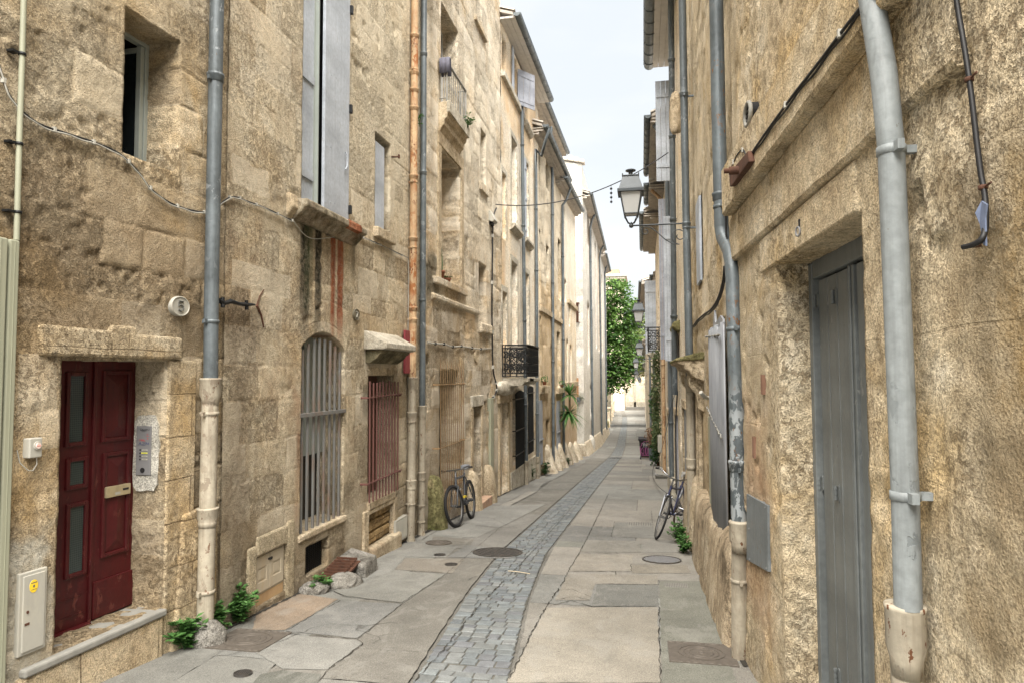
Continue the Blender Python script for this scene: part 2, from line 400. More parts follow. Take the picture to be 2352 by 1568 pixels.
M['brass_dark'] = plain_mat('tarnished plaque', (.13, .115, .08), .5, .15, 12)
M['mossy'] = stone_mat('mossy old stone', (.12, .11, .05), (.27, .25, .12), (.48, .38, .24), blk=(3, 3), bcon=0, joint=0, pit=.4, bump=1, streak=.3, gold=(.16, .20, .05), goldamt=.8, big=2.5)
M['guard'] = stone_mat('dark streaked worn guard stone', (.13, .10, .065), (.42, .335, .23), (.60, .52, .39), blk=(3, 3), bcon=0, joint=0, pit=.5, bump=.8, streak=.5, big=1.6)
M['corrug'] = plain_mat('grey corrugated sheet', (.27, .285, .31), .55, .08, 5, dirt=(.13, .14, .16), dirtamt=.5, metal=.2, streakz=True)
M['leaf'] = plain_mat('fresh green weed leaves', (.06, .13, .03), .6, .35, 30)
M['leafdark'] = plain_mat('dark green leaves', (.03, .075, .025), .6, .35, 30)
M['terracotta'] = plain_mat('terracotta pot', (.33, .14, .08), .8, .12, 10)
M['orangepanel'] = plain_mat('peach painted render', (.62, .42, .24), .9, .08, 3)
def pipe_mat(name, col, under, rustc, dirt, chip=.66, rust=.64, rough=.5, metal=0.0, zc=None, fd=1.0):
    """old painted pipe: faded bands, drips, chips down to the under coat, rust specks"""
    b = NB(name); co = b.coord()
    fade = b.noise(b.mapd(co, (.6, .6, 1.4)), 2.2, 3, .5); dr = b.noise(b.mapd(co, (26, 26, 1.1)), 1.0, 5, .65); mt = b.noise(co, 26, 5, .65)
    c = b.mix(1.0, col, b.ramp(fade, [(.32, 1-.22*fd), (.5, 1.0), (.68, 1+.2*fd)]), 'MULTIPLY')
    c = b.mix(b.mr(dr, .48, .7, 0, .7), c, dirt); c = b.mix(1.0, c, b.ramp(mt, [(.35, .88), (.65, 1.1)]), 'MULTIPLY')
    reg = b.mr(b.noise(co, 1.5, 3), .47, .6, 0, 1)
    if zc is not None:
        sp = b.n('ShaderNodeSeparateXYZ'); b.l(co, sp.inputs[0]); reg = b.math('MAXIMUM', b.math('MULTIPLY', reg, .2), b.math('MULTIPLY', b.mr(sp.outputs['Z'], zc[0], zc[1], 0, 1), b.mr(sp.outputs['Z'], zc[2], zc[3], 1, 0)))
    ch = b.math('MULTIPLY', b.mr(b.noise(b.mapd(co, (1, 1, .55), (3, 7, 1)), 17, 5, .6, .4), chip-.09, chip-.07, 0, 1), reg); c = b.mix(ch, c, under)
    rs = b.math('MULTIPLY', b.mr(b.noise(b.mapd(co, (1, 1, .6), (1, 2, 9)), 28, 5, .65), rust-.06, rust-.03, 0, 1), b.mr(b.noise(b.mapd(co, (1, 1, 1), (5, 1, 2)), 2.3, 3), .46, .58, .1, 1)); c = b.mix(rs, c, rustc)
    h = b.math('SUBTRACT', b.math('MULTIPLY', mt, .5), b.math('MULTIPLY', ch, .4))
    return b.fin(c, b.mr(mt, .3, .7, rough-.1, rough+.15), b.bump(h, 1.0, .004), metal, .35)
M['rockgrey'] = stone_mat('grey rough rock', (.16, .15, .13), (.30, .285, .255), (.42, .40, .37), blk=(3, 3), bcon=0, joint=0, pit=.4, bump=1.2, streak=.3, big=4)
M['cream_paint'] = pipe_mat('cream painted cast iron', (.34, .305, .24), (.25, .21, .16), (.11, .045, .02), (.17, .135, .095), .63, .66, .55)
M['zinc'] = pipe_mat('blue grey zinc', (.108, .126, .137), (.20, .22, .235), (.10, .06, .04), (.06, .07, .075), .67, .72, .45, .2)
M['zincflake'] = pipe_mat('blue grey pipe with flaking white paint', (.095, .112, .122), (.27, .295, .31), (.14, .07, .03), (.05, .06, .065), .60, .66, .45, .2, zc=(.25, .5, 1.35, 1.7))
M['zinc_light'] = pipe_mat('light grey painted pipe', (.205, .225, .23), (.13, .145, .15), (.12, .11, .09), (.13, .14, .142), .66, .76, .5, fd=.4)
M['rust_pipe'] = pipe_mat('peeling rusty cream pipe', (.42, .30, .18), (.27, .105, .035), (.12, .04, .015), (.33, .16, .07), .58, .60, .7)
M['zincflat'] = pipe_mat('flat grey painted sheet', (.13, .145, .152), (.2, .21, .21), (.16, .07, .03), (.10, .11, .112), .70, .70, .5)
M['red_door'] = pipe_mat('worn dark red gloss paint', (.055, .0055, .0065), (.10, .025, .02), (.03, .008, .008), (.035, .006, .007), .69, .72, .42)
M['soffit'] = plain_mat('pale soffit boards', (.48, .46, .43), .7, .1, 6)
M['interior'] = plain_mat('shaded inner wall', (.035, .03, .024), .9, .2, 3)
M['iron'] = plain_mat('black wrought iron', (.012, .013, .014), .5, .2, 20, metal=.3)
M['cable'] = plain_mat('black cable', (.009, .009, .010), .55, .2, 30)
M['black'] = plain_mat('black rubber', (.010, .010, .011), .7, .15, 20)
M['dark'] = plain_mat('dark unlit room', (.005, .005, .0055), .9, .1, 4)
M['glass'] = plain_mat('dark window glass', (.012, .016, .018), .08, .2, 3, spec=.5)
M['glass_grey'] = plain_mat('pale reflecting glass', (.10, .12, .13), .1, .25, 3, spec=.6)
M['rust'] = plain_mat('rusted iron', (.075, .032, .018), .85, .3, 18, dirt=(.035, .016, .01), dirtamt=.6, bump=.004)
M['lampmetal'] = plain_mat('dark grey lantern metal', (.055, .064, .072), .45, .12, 10, metal=.2)
M['terracotta'] = plain_mat('terracotta pot', (.2, .08, .045), .8, .12, 10)
M['tan_iron'] = plain_mat('tan rusty bars', (.26, .17, .085), .75, .15, 10, dirt=(.15, .06, .025), dirtamt=.9, streakz=True)
M['shutter'] = pipe_mat('pale blue grey shutter paint', (.37, .405, .455), (.36, .38, .40), (.20, .18, .16), (.30, .33, .37), .72, .78, .55)
M['lilac'] = pipe_mat('lilac grey shutter', (.27, .285, .325), (.2, .21, .24), (.15, .12, .1), (.19, .2, .23), .68, .72, .6)
M['grey_door'] = pipe_mat('grey painted boards', (.125, .136, .136), (.19, .195, .185), (.06, .05, .045), (.09, .098, .10), .70, .73, .5)
M['sillstone'] = stone_mat('moss stained moulded sill', (.10, .085, .05), (.33, .28, .20), (.55, .50, .40), blk=(3, 3), bcon=0, joint=0, pit=.5, bump=1.0, streak=.7, gold=(.20, .09, .05), goldamt=.5, big=4)

# ---------------------------------------------------------------- facades
def lines(a, b, cuts, res):
    """sorted grid lines from a to b through all cuts; res(x) gives the local spacing"""
    xs = sorted(set([a, b] + [c for c in cuts if a < c < b])); out = [a]
    for p, q in zip(xs, xs[1:]):
        n = max(1, int(round((q-p)/res((p+q)/2)))); out += [p+(q-p)*i/n for i in range(1, n+1)]
    return np.array(out)
class Op:
    def __init__(s, v0, v1, z0, z1, d=.3, rise=0.0): s.v0, s.v1, s.z0, s.z1, s.d, s.rise = min(v0, v1), max(v0, v1), z0, z1, d, rise

def relief(v, z, seed, amp):
    a = (fbm(v, z, .55, seed, 3)-.5)*2.2 + (fbm(v, z, 2.6, seed+5, 4)-.5)*1.2 + (fbm(v, z, 11, seed+9, 3)-.5)*.42
    pits = np.clip(fbm(v, z, 6.5, seed+21, 3)-.6, 0, 1)*np.clip(fbm(v, z, .9, seed+33, 2)-.42, 0, 1)*-22
    return amp*(a*.55 + pits)

def facade(pl, parent, mat, v0, v1, z0, z1, ops=(), res=.05, zfine=None, blocks=None, bdep=1.0, amp=.012, seed=1, stains=(), back=6.0, warp=.008, za=0.0, extra=None, slabs=()):
    vl = lines(v0, v1, sum([[o.v0, o.v1] for o in ops], []), lambda x: res)
    zf = zfine if zfine is not None else z1
    zl = lines(z0, z1, sum([[o.z0, o.z1] for o in ops], [])+[zf], lambda x: res if x < zf else max(res, .25))
    V, Z = np.meshgrid(vl, zl, indexing='ij'); nv, nz_ = V.shape
    vc = (vl[:-1]+vl[1:])/2; zc = (zl[:-1]+zl[1:])/2
    VC, ZC = np.meshgrid(vc, zc, indexing='ij')
    hole = -np.ones(VC.shape, int)
    for k, o in enumerate(ops):
        hole[(VC > o.v0) & (VC < o.v1) & (ZC > o.z0) & (ZC < o.z1)] = k
    Zs = Z.copy()
    for o in ops:
        if o.rise:
            mk = (V >= o.v0-1e-6) & (V <= o.v1+1e-6) & (Z >= o.z1-1e-6)
            t = np.clip((V-o.v0)/(o.v1-o.v0), 0, 1); ar = o.rise*(1-(2*t-1)**2)
            Zs[mk] += (ar*np.clip(1-(Z-o.z1)/(o.rise*4), 0, 1))[mk]
    D = relief(V, Z, seed, amp)
    if extra is not None: D = D + extra(V, Z)
    blkc = None
    if blocks:
        bw_, bh_ = blocks; rb = np.random.RandomState(seed*3+1)
        Vw = V + (fbm(V, Z, 2.3, seed+41, 3)-.5)*.06; Zw = Z + (fbm(V, Z, 1.9, seed+43, 3)-.5)*.05
        rows = [z0-.5]
        while rows[-1] < z1+.6: rows.append(rows[-1]+bh_*rb.uniform(.75, 1.25))
        rows = np.array(rows); ri = np.clip(np.searchsorted(rows, Zw)-1, 0, len(rows)-2)
        dist = np.minimum(Zw-rows[ri], rows[ri+1]-Zw); tone = np.zeros_like(V); kind = np.zeros_like(V)
        for r in range(len(rows)-1):
            mk = ri == r
            if not mk.any(): continue
            cs = [v0-1-rb.rand()*bw_]
            while cs[-1] < v1+1.2: cs.append(cs[-1]+bw_*rb.uniform(.5, 1.5))
            cs = np.array(cs); ci = np.clip(np.searchsorted(cs, Vw[mk])-1, 0, len(cs)-2)
            dist[mk] = np.minimum(dist[mk], np.minimum(Vw[mk]-cs[ci], cs[ci+1]-Vw[mk])); tone[mk] = rb.rand(len(cs))[ci]; kind[mk] = rb.rand(len(cs))[ci]
        jw = .007 + .016*fbm(V, Z, 3.5, seed+47, 3)
        jn = np.clip(1-dist/jw, 0, 1)*np.clip((fbm(V, Z, 1.6, seed+49, 3)-.38)*5, 0.12, 1)
        D = D + (tone-.5)*.016*bdep*np.clip(dist/.04, 0, 1) - jn*.012*bdep - bdep*(kind > .76)*np.clip(fbm(V, Z, 16, seed+57, 3)-.5, 0, 1)*.06
        blkc = np.stack([tone*.96+.02, jn, kind*.96+.02, np.ones_like(tone)], -1).reshape(-1, 4)
    for o in ops:      # dressed stone stays flat near openings
        dx_ = np.maximum(np.maximum(o.v0-V, V-o.v1), 0); dz_ = np.maximum(np.maximum(o.z0-Z, Z-o.z1-o.rise), 0)
        D = D*np.clip(np.sqrt(dx_**2+dz_**2)/.14+.22, 0, 1)
    wv = ((fbm(V, Z, 7.0, seed+71, 3)-.5)+(fbm(V, Z, 22.0, seed+75, 2)-.5)*.6)*1.6*warp; wz = ((fbm(V, Z, 7.0, seed+83, 3)-.5)+(fbm(V, Z, 22.0, seed+85, 2)-.5)*.6)*1.6*warp
    edge = np.clip(np.minimum(V-v0, v1-V)/.1, 0, 1)
    VV = V + wv*edge; ZZ = Zs + wz*np.clip((z1-Z)/.1, 0, 1) + za*(V-v0)/(v1-v0)*np.clip((Z-z0)/(z1-z0), 0, 1)
    XX = pl.u0 + pl.s*VV + pl.side*D
    verts = list(zip(XX.ravel().tolist(), VV.ravel().tolist(), ZZ.ravel().tolist()))
    idx = np.arange(nv*nz_).reshape(nv, nz_)
    faces = []
    keep = hole < 0
    I, J = np.nonzero(keep)
    q = np.stack([idx[I, J], idx[I+1, J], idx[I+1, J+1], idx[I, J+1]], 1)
    if pl.side < 0: q = q[:, ::-1]
    faces = q.tolist()
    # reveals
    edges = []
    H = np.pad(hole, 1, constant_values=-1)
    for (di, dj, a, b2) in ((1, 0, (1, 0), (1, 1)), (-1, 0, (0, 0), (0, 1)), (0, 1, (0, 1), (1, 1)), (0, -1, (0, 0), (1, 0))):
        nb = H[1+di:H.shape[0]-1+di, 1+dj:H.shape[1]-1+dj]
        I, J = np.nonzero((hole < 0) & (nb >= 0))
        for i, j in zip(I, J):
            edges.append((idx[i+a[0], j+a[1]], idx[i+b2[0], j+b2[1]], nb[i, j], (di, dj)))
    nrow = 5; inner = {}
    def chain(vi, k):
        key = (vi, k)
        if key not in inner:
            o = ops[k]; x, y, z = verts[vi]; ids = [vi]
            xb = pl.u0 + pl.s*y
            for r in range(1, nrow+1):
                t = r/nrow; tgt = xb - pl.side*o.d
                j = .006*(math.sin(y*31+z*17+r*2.3)+math.sin(z*43+r*1.7))*(0 if r == nrow else 1)*min(1, amp/.008)
                yy = y + (j if abs(z-o.z0) > .03 else 0); zz = z + (j*.5 if abs(z-o.z0) <= .03 else 0)
                ids.append(len(verts)); verts.append((x + (tgt-x)*t, yy, zz))
            inner[key] = ids
        return inner[key]
    for a, b2, k, dr in edges:
        A = chain(a, k); B = chain(b2, k)
        for r in range(nrow):
            f = (A[r], B[r], B[r+1], A[r+1])
            if (dr in ((1, 0), (0, -1))) == (pl.side > 0): f = f[::-1]
            faces.append(f)
    nmain = len(verts)
    # shell behind the facade (roof, ends, back)
    b = -back; i1 = .012
    def S(v, z, o): verts.append(pl.P(v, z, o)); return len(verts)-1
    c = [S(v0+i1, z0, -.02), S(v1-i1, z0, -.02), S(v1-i1, z1+za, -.02), S(v0+i1, z1, -.02), S(v0+i1, z0, b), S(v1-i1, z0, b), S(v1-i1, z1+za, b), S(v0+i1, z1, b)]
    faces += [(c[4], c[5], c[6], c[7]), (c[0], c[4], c[7], c[3]), (c[1], c[2], c[6], c[5]), (c[3], c[7], c[6], c[2])]
    me = bpy.data.meshes.new('wall'); me.from_pydata(verts, [], faces); me.update()
    me.polygons.foreach_set('use_smooth', [True]*(len(faces)-4)+[False]*4)
    va = np.array(verts); col = np.zeros((len(verts), 4), np.float32)
    for fn in stains:
        c3, al = fn(va[:, 1], va[:, 2]); al = np.clip(al, 0, 1)[:, None]
        A0 = col[:, 3:4]; out = al + A0*(1-al)
        col[:, :3] = np.where(out > 1e-5, (np.array(c3)[None, :]*al + col[:, :3]*A0*(1-al))/np.maximum(out, 1e-5), 0); col[:, 3:4] = out
    at = me.attributes.new('stain', 'FLOAT_COLOR', 'POINT'); at.data.foreach_set('color', col.ravel())
    if blkc is not None:
        bc = np.zeros((len(verts), 4), np.float32); bc[:len(blkc)] = blkc
        inn = np.array([[i, ids[0]] for ids in inner.values() for i in ids[1:]])
        if len(inn): bc[inn[:, 0]] = blkc[inn[:, 1]]
        a2 = me.attributes.new('blk', 'FLOAT_COLOR', 'POINT'); a2.data.foreach_set('color', bc.ravel())
    me.materials.append(mat)
    o = bpy.data.objects.new('wall', me); C.objects.link(o)
    if parent is not None: adopt(o, parent)
    return o

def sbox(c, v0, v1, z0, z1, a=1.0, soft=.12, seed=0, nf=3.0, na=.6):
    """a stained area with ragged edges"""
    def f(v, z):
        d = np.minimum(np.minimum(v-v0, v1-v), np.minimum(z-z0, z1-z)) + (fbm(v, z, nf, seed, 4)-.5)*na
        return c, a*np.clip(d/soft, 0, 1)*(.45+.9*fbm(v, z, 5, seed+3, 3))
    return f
def streak(c, v0, v1, zt, zb, a=1.0, seed=0, fr=25):
    def f(v, z):
        t = np.clip((z-zb)/(zt-zb), 0, 1)
        lane = np.clip((vn(v*fr, z*.35, seed)-.38)*3.2, 0, 1)
        e = np.clip(np.minimum(v-v0-(1-t)*.01, v1-v)/.02, 0, 1)
        return c, a*e*lane*(z < zt)*np.clip(t*3, 0, 1)*(.55+.45*t)
    return f
def grime(c, z0, h, a=.6, seed=0, slope=-.071):
    """dirt that climbs from the pavement"""
    def f(v, z):
        g = -slope*0 + z - (slope*v)
        t = 1-np.clip((g-z0)/h + (fbm(v, z, 1.2, seed, 4)-.5)*1.4, 0, 1)
        return c, a*t*(.5+fbm(v, z, 4, seed+1, 3))
    return f

# pieces --------------------------------------------------------------------
def window(parent, pl, o, inset=None, mat_frame='whiteframe', pane='glass', mull=1, name='window', rails=1, fw=.05, full=True):
    d = (inset if inset is not None else o.d)-.02
    b = MB(); h = fw
    b.pbox(pl, o.v0, o.v0+h, o.z0, o.z1, -d-.05, -d+.01); b.pbox(pl, o.v1-h, o.v1, o.z0, o.z1, -d-.05, -d+.01)
    b.pbox(pl, o.v0+h, o.v1-h, o.z0, o.z0+h, -d-.05, -d+.008); b.pbox(pl, o.v0+h, o.v1-h, o.z1-h, o.z1, -d-.05, -d+.008)
    if mull:
        c = (o.v0+o.v1)/2; b.pbox(pl, c-h*.6, c+h*.6, o.z0+h, o.z1-h, -d-.045, -d+.014)
    for r in range(rails):
        z = o.z0+(o.z1-o.z0)*(r+1)/(rails+1); b.pbox(pl, o.v0+h, o.v1-h, z-.015, z+.015, -d-.04, -d)
    w_ = b.build(name, M[mat_frame], parent, bevel=.004)
    g = MB(); g.pbox(pl, o.v0+.005, o.v1-.005, o.z0+.005, o.z1-.005+o.rise, -d-.035, -d-.028); g.build('pane', M[pane], w_)
    return w_
def blind(parent, pl, o, mat, depth=None, name='infill'):
    d = depth if depth is not None else o.d-.01
    b = MB(); b.pbox(pl, o.v0-.01, o.v1+.01, o.z0-.01, o.z1+o.rise+.01, -d-.06, -d); return b.build(name, M[mat] if isinstance(mat, str) else mat, parent)
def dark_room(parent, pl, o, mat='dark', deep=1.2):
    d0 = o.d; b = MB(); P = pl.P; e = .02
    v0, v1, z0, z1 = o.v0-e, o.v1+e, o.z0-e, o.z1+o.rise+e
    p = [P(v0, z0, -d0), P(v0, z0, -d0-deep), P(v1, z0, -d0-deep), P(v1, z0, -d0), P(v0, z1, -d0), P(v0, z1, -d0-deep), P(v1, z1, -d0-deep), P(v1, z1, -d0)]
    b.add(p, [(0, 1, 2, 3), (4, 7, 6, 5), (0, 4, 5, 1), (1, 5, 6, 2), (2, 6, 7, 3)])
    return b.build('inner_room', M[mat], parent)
def sill(parent, pl, v0, v1, z, th=.1, out=.1, mat='stoneS', name='sill', bevel=.015):
    b = MB(); b.pbox(pl, v0, v1, z-th, z, -.03, out); return b.build(name, M[mat], parent, bevel=bevel)
def shutter_leaf(parent, pl, v0, v1, z0, z1, o0, th=.035, mat='shutter', planks=3, hinge=None, name='shutter', battens=True, vs=None):
    """boarded leaf lying in the facade plane"""
    b = MB(); n = planks; w_ = (v1-v0)/n
    for i in range(n):
        b.pbox(pl, v0+i*w_+.002, v0+(i+1)*w_-.002, z0, z1, o0, o0+th)
    if battens:
        for k in range(3):
            z = z0+(z1-z0)*(.12+.38*k); b.pbox(pl, v0+.02, v1-.02, z-.045, z+.045, o0+th, o0+th+.018)
    s = b.build(name, M[mat], parent, bevel=.003)
    if hinge:
        for k in range(3):
            z = z0+(z1-z0)*(.08+.42*k); h = MB(); h.pbox(pl, hinge-.02, hinge+.02, z-.05, z+.05, o0+th-.01, o0+th+.03)
            h.build('hinge', M['iron'], s, bevel=.004)
    return s
def shutter_out(parent, pl, v, z0, z1, o0, o1, th=.035, mat='shutter', name='shutter', skew=0.0, yaw=0.0):
    """leaf swung open so that it stands out from the wall"""
    b = MB(); n = 3; w_ = (o1-o0)/n
    for i in range(n):
        a0 = o0+i*w_+.003; a1 = o0+(i+1)*w_-.003
        p = [pl.P(v+yaw*a0, z0, a0), pl.P(v+yaw*a1, z0, a1), pl.P(v+yaw*a1+th, z0, a1), pl.P(v+yaw*a0+th, z0, a0)]
        p += [(x, y, z1) for x, y, z in p]
        b.box8(p)
    for k in range(2):
        z = z0+(z1-z0)*(.15+.7*k); a0, a1 = o0+.02, o1-.02
        p = [pl.P(v+yaw*a0-.02, z-.04, a0), pl.P(v+yaw*a1-.02, z-.04, a1), pl.P(v+yaw*a1+.002, z-.04, a1), pl.P(v+yaw*a0+.002, z-.04, a0)]
        p += [(x, y, z+.04) for x, y, z_ in p]; b.box8(p)
    return b.build(name, M[mat], parent, bevel=.003)

def grille(parent, pl, v0, v1, z0, z1, n, o, mat, r=.011, cross=(), spike=0.0, rise=0.0, jit=0.0, seed=0, name='grille', square=True, ext=0.03, zslope=0.0, cr=None, square_cross=False):
    g0 = None; rnd = random.Random(seed)
    fr = MB()
    more = []
    for ci, z in enumerate(cross):
        if ci: fr = MB(); more.append(fr)
        else: fr0 = fr
        fr.pbox(pl, v0-ext, v1+ext, z-(cr or r)*1.0, z+(cr or r)*1.0, o+r*.75, o+r*.75+(cr or r)*1.3, za=zslope)
        for vv in (v0-ext, v1+ext-.02): fr.pbox(pl, vv, vv+.02, z-.012, z+.012, -.05, o+r*.8)
    if not cross: fr.pbox(pl, v0, v1, z0, z0+.02, o-.006, o+.006); fr0 = fr
    g0 = fr0.build(name, M[mat], parent, bevel=.003)
    for q in more: q.build('cross_bar', M[mat], g0, bevel=.003)
    for i in range(n):
        t = (i+.5)/n; v = v0+(v1-v0)*t + rnd.uniform(-jit, jit); tt = 2*t-1
        top = z1 + rise*(1-tt*tt) + rnd.uniform(-jit, jit)*2
        b = MB(); lean = rnd.uniform(-jit, jit)*.6
        if square:
            P = pl.P; pp = [P(v-r, z0, o-r), P(v+r, z0, o-r), P(v+r, z0, o+r*.72), P(v-r, z0, o+r*.72)]
            pp += [(x, y+lean, top) for x, y, z in pp]; b.box8(pp)
            if spike: b.tube([pl.P(v+lean, top, o), pl.P(v+lean, top+spike, o)], [r*1.0, r*.15], 4)
        else:
            pts = [pl.P(v, z0, o), pl.P(v+lean, top, o)]
            if spike: pts.append(pl.P(v+lean, top+spike, o)); b.tube(pts, [r, r, r*.2], 6)
            else: b.tube(pts, r, 6)
        b.build('bar', M[mat], g0)
    return g0

def drainpipe(label, pl, pts, r, mat, low=None, rlow=None, mlow='cream_paint', collars=(), lcollars=(), clips=(), zfoot=None, group='drainpipes on the house fronts', o=.09, foot=True, n=14, rcol=1.22):
    """pts: polyline [(v,z,out)] of the upper pipe from the top; low: polyline of the lower pipe"""
    base = low[-1] if low else pts[-1]
    e = empty('drainpipe', pl.P(base[0], base[1], base[2]), label, 'drainpipe', group)
    def pp(q): return pl.P(q[0], q[1], q[2])
    def dens(ps):
        out = []
        for a, c in zip(ps, ps[1:]):
            k = max(1, int(abs(a[1]-c[1])/.6)); out += [tuple(a[i]+(c[i]-a[i])*j/k for i in range(3)) for j in range(k)]
        return out+[ps[-1]]
    b = MB(); b.tube([pp(q) for q in dens(pts)], r, n)
    b.build('upper_pipe' if low else 'pipe', M[mat], e)
    def at(ps, z):
        for a, c in zip(ps, ps[1:]):
            if (a[1]-z)*(c[1]-z) <= 0 and abs(a[1]-c[1]) > 1e-6:
                t = (z-a[1])/(c[1]-a[1]); return a[0]+(c[0]-a[0])*t, a[2]+(c[2]-a[2])*t
        q = ps[0] if z > ps[0][1] else ps[-1]
        return q[0], q[2]
    if low:
        b = MB(); b.tube([pp(q) for q in dens(low)], rlow, n+4)
        if foot: b.tube([pp((low[-1][0], low[-1][1]+.05, low[-1][2])), pp((low[-1][0], low[-1][1]-.01, low[-1][2]))], rlow*1.12, n)
        b.build('lower_pipe', M[mlow], e)
        v, oo = low[0][0], low[0][2]; z = low[0][1]
        b = MB(); rr = rlow
        x, y, _ = pl.P(v, z, oo)
        b.lathe(x, y, [(rr*1.0, z-.2), (rr*1.05, z-.15), (rr*1.28, z-.11), (rr*1.28, z-.005), (rr*1.33, z), (rr*1.33, z+.012), (rr*1.1, z+.014)], 22)
        b.build('socket', M[mlow], e)
    for z in collars:
        v, oo = at(pts, z); x, y, _ = pl.P(v, z, oo); b = MB()
        b.lathe(x, y, [(r*1.02, z-.045), (r*1.14, z-.04), (r*1.14, z-.005), (r*rcol, z), (r*rcol, z+.018), (r*1.02, z+.022)], 18); b.build('collar', M[mat], e)
    for z in lcollars:
        v, oo = at(low, z); x, y, _ = pl.P(v, z, oo); b = MB(); rr = rlow
        b.lathe(x, y, [(rr*1.0, z-.12), (rr*1.1, z-.09), (rr*1.1, z-.075), (rr*1.04, z-.07), (rr*1.25, z-.04), (rr*1.25, z+.015), (rr*1.3, z+.02), (rr*1.3, z+.03), (rr, z+.032)], 22); b.build('collar', M[mlow], e)
    for z in clips:
        ps = pts if (not low or z > low[0][1]) else low; rr = r if ps is pts else rlow
        v, oo = at(ps, z); x, y, _ = pl.P(v, z, oo); b = MB()
        b.lathe(x, y, [(rr*1.01, z-.014), (rr*1.1, z-.013), (rr*1.1, z+.013), (rr*1.01, z+.014)], 18)
        b.pbox(pl, v-.012, v+.012, z-.012, z+.012, -.02, oo-rr*.8)
        b.pbox(pl, v-rr*1.1-.03, v-rr*.95, z-.015, z+.015, oo-.01, oo+.01)
        b.build('clip', M[mat if ps is pts else mlow], e)
    return e

def gutter_eave(parent, pl, v0, v1, z, over, kind='tiles', za=0.0, gut=True, rings=True, depth=5.0, tile='tile', gm='zinc', back=True, rg=.085):
    """overhanging roof edge: roof slope, tiles or boards below, half-round gutter"""
    slope = .32
    b = MB(); n = max(2, int((v1-v0)/.22)); P = pl.P
    def zz(v): return z + za*(v-v0)/(v1-v0)
    # roof sheet
    p = [P(v0, zz(v0)+.02, over-.06), P(v1, zz(v1)+.02, over-.06), P(v1, zz(v1)+.02+slope*depth, -depth+over), P(v0, zz(v0)+.02+slope*depth, -depth+over)]
    b.box8([*p[:4], *[(x, y, q+.07) for x, y, q in p]])
    rf = b.build('roof', M['tilegrey' if tile != 'tile' else 'tile'], parent)
    t = MB(); w_ = (v1-v0)/n
    for i in range(n):           # canal tiles: convex covers
        vc = v0+(i+.5)*w_; seg = 6
        for (oa, ob) in ((over-.02, over-.45), (over-.4, -depth+over+.1)):
            ring = []
            for oo in (oa, ob):
                for k in range(seg+1):
                    a = math.pi*k/seg; ring.append(P(vc+math.cos(a)*w_*.47, zz(vc)+.09+math.sin(a)*.075+(over-oo)*slope + (.01 if oa < over-.1 else .03), oo))
            t.add(ring, [(k, k+1, k+seg+2, k+seg+1) for k in range(seg)], True)
    t.build('roof_tiles', M[tile], rf)
    s = MB()
    if kind == 'tiles':          # genoise: rows of half-round tiles under the edge
        for row in range(2):
            oo = over*(.55+.42*row); zt = -.10*(1-row)
            for i in range(int((v1-v0)/.2)):
                vc = v0+(i+.5)*.2; seg = 6; ring = []
                for o_ in (-.02, oo):
                    for k in range(seg+1):
                        a = math.pi*k/seg; ring.append(P(vc+math.cos(a)*.085, zz(vc)-.13+zt+math.sin(a)*.08, o_))
                s.add(ring+[P(vc-.085, zz(vc)-.13+zt, oo), P(vc+.085, zz(vc)-.13+zt, oo)], [(k, k+1, k+seg+2, k+seg+1) for k in range(seg)], True)
            q = [P(v0, zz(v0)-.05+zt, -.02), P(v0, zz(v0)-.05+zt, oo-.01), P(v1, zz(v1)-.05+zt, oo-.01), P(v1, zz(v1)-.05+zt, -.02)]
            s.box8(q+[(x, y, zq+.03) for x, y, zq in q])
        s.build('eave_tiles', M[tile], rf)
    else:
        nb = 3
        for k in range(nb):
            oa = over*k/nb+.004; ob = over*(k+1)/nb-.004
            q = [P(v0, zz(v0)-.06, oa), P(v0, zz(v0)-.06, ob), P(v1, zz(v1)-.06, ob), P(v1, zz(v1)-.06, oa)]
            s.box8(q+[(x, y, zq+.05) for x, y, zq in q])
        s.build('soffit', M['soffit'], rf)
    if gut:
        g = MB(); seg = 8; o_ = over+rg*.6
        N = max(2, int((v1-v0)/1.0))
        pts = [(v0-.05+(v1-v0+.1)*i/N) for i in range(N+1)]
        vs = []
        for v in pts:
            for k in range(seg+1):
                a = math.pi+math.pi*k/seg; vs.append(P(v, zz(v)+.04+math.sin(a)*rg, o_+math.cos(a)*rg))
        g.add(vs, [(i*(seg+1)+k, i*(seg+1)+k+1, (i+1)*(seg+1)+k+1, (i+1)*(seg+1)+k) for i in range(N) for k in range(seg)], True)
        for v in (pts[0], pts[-1]):
            g.poly([P(v, zz(v)+.04+math.sin(math.pi+math.pi*k/seg)*rg, o_+math.cos(math.pi+math.pi*k/seg)*rg) for k in range(seg+1)])
        if rings:
            for i in range(int((v1-v0)/.5)):
                v = v0+.25+i*.5; g.tube([P(v, zz(v)+.04+math.sin(math.pi+math.pi*k/seg)*(rg+.006), o_+math.cos(math.pi+math.pi*k/seg)*(rg+.006)) for k in range(seg+1)], .009, 5)
        g.tube([P(v0, zz(v0)+.045, o_+rg), P(v1, zz(v1)+.045, o_+rg)], .012, 6)
        gg = g.build('gutter', M[gm], rf)
        sol = gg.modifiers.new('thick', 'SOLIDIFY'); sol.thickness = .004
    return rf

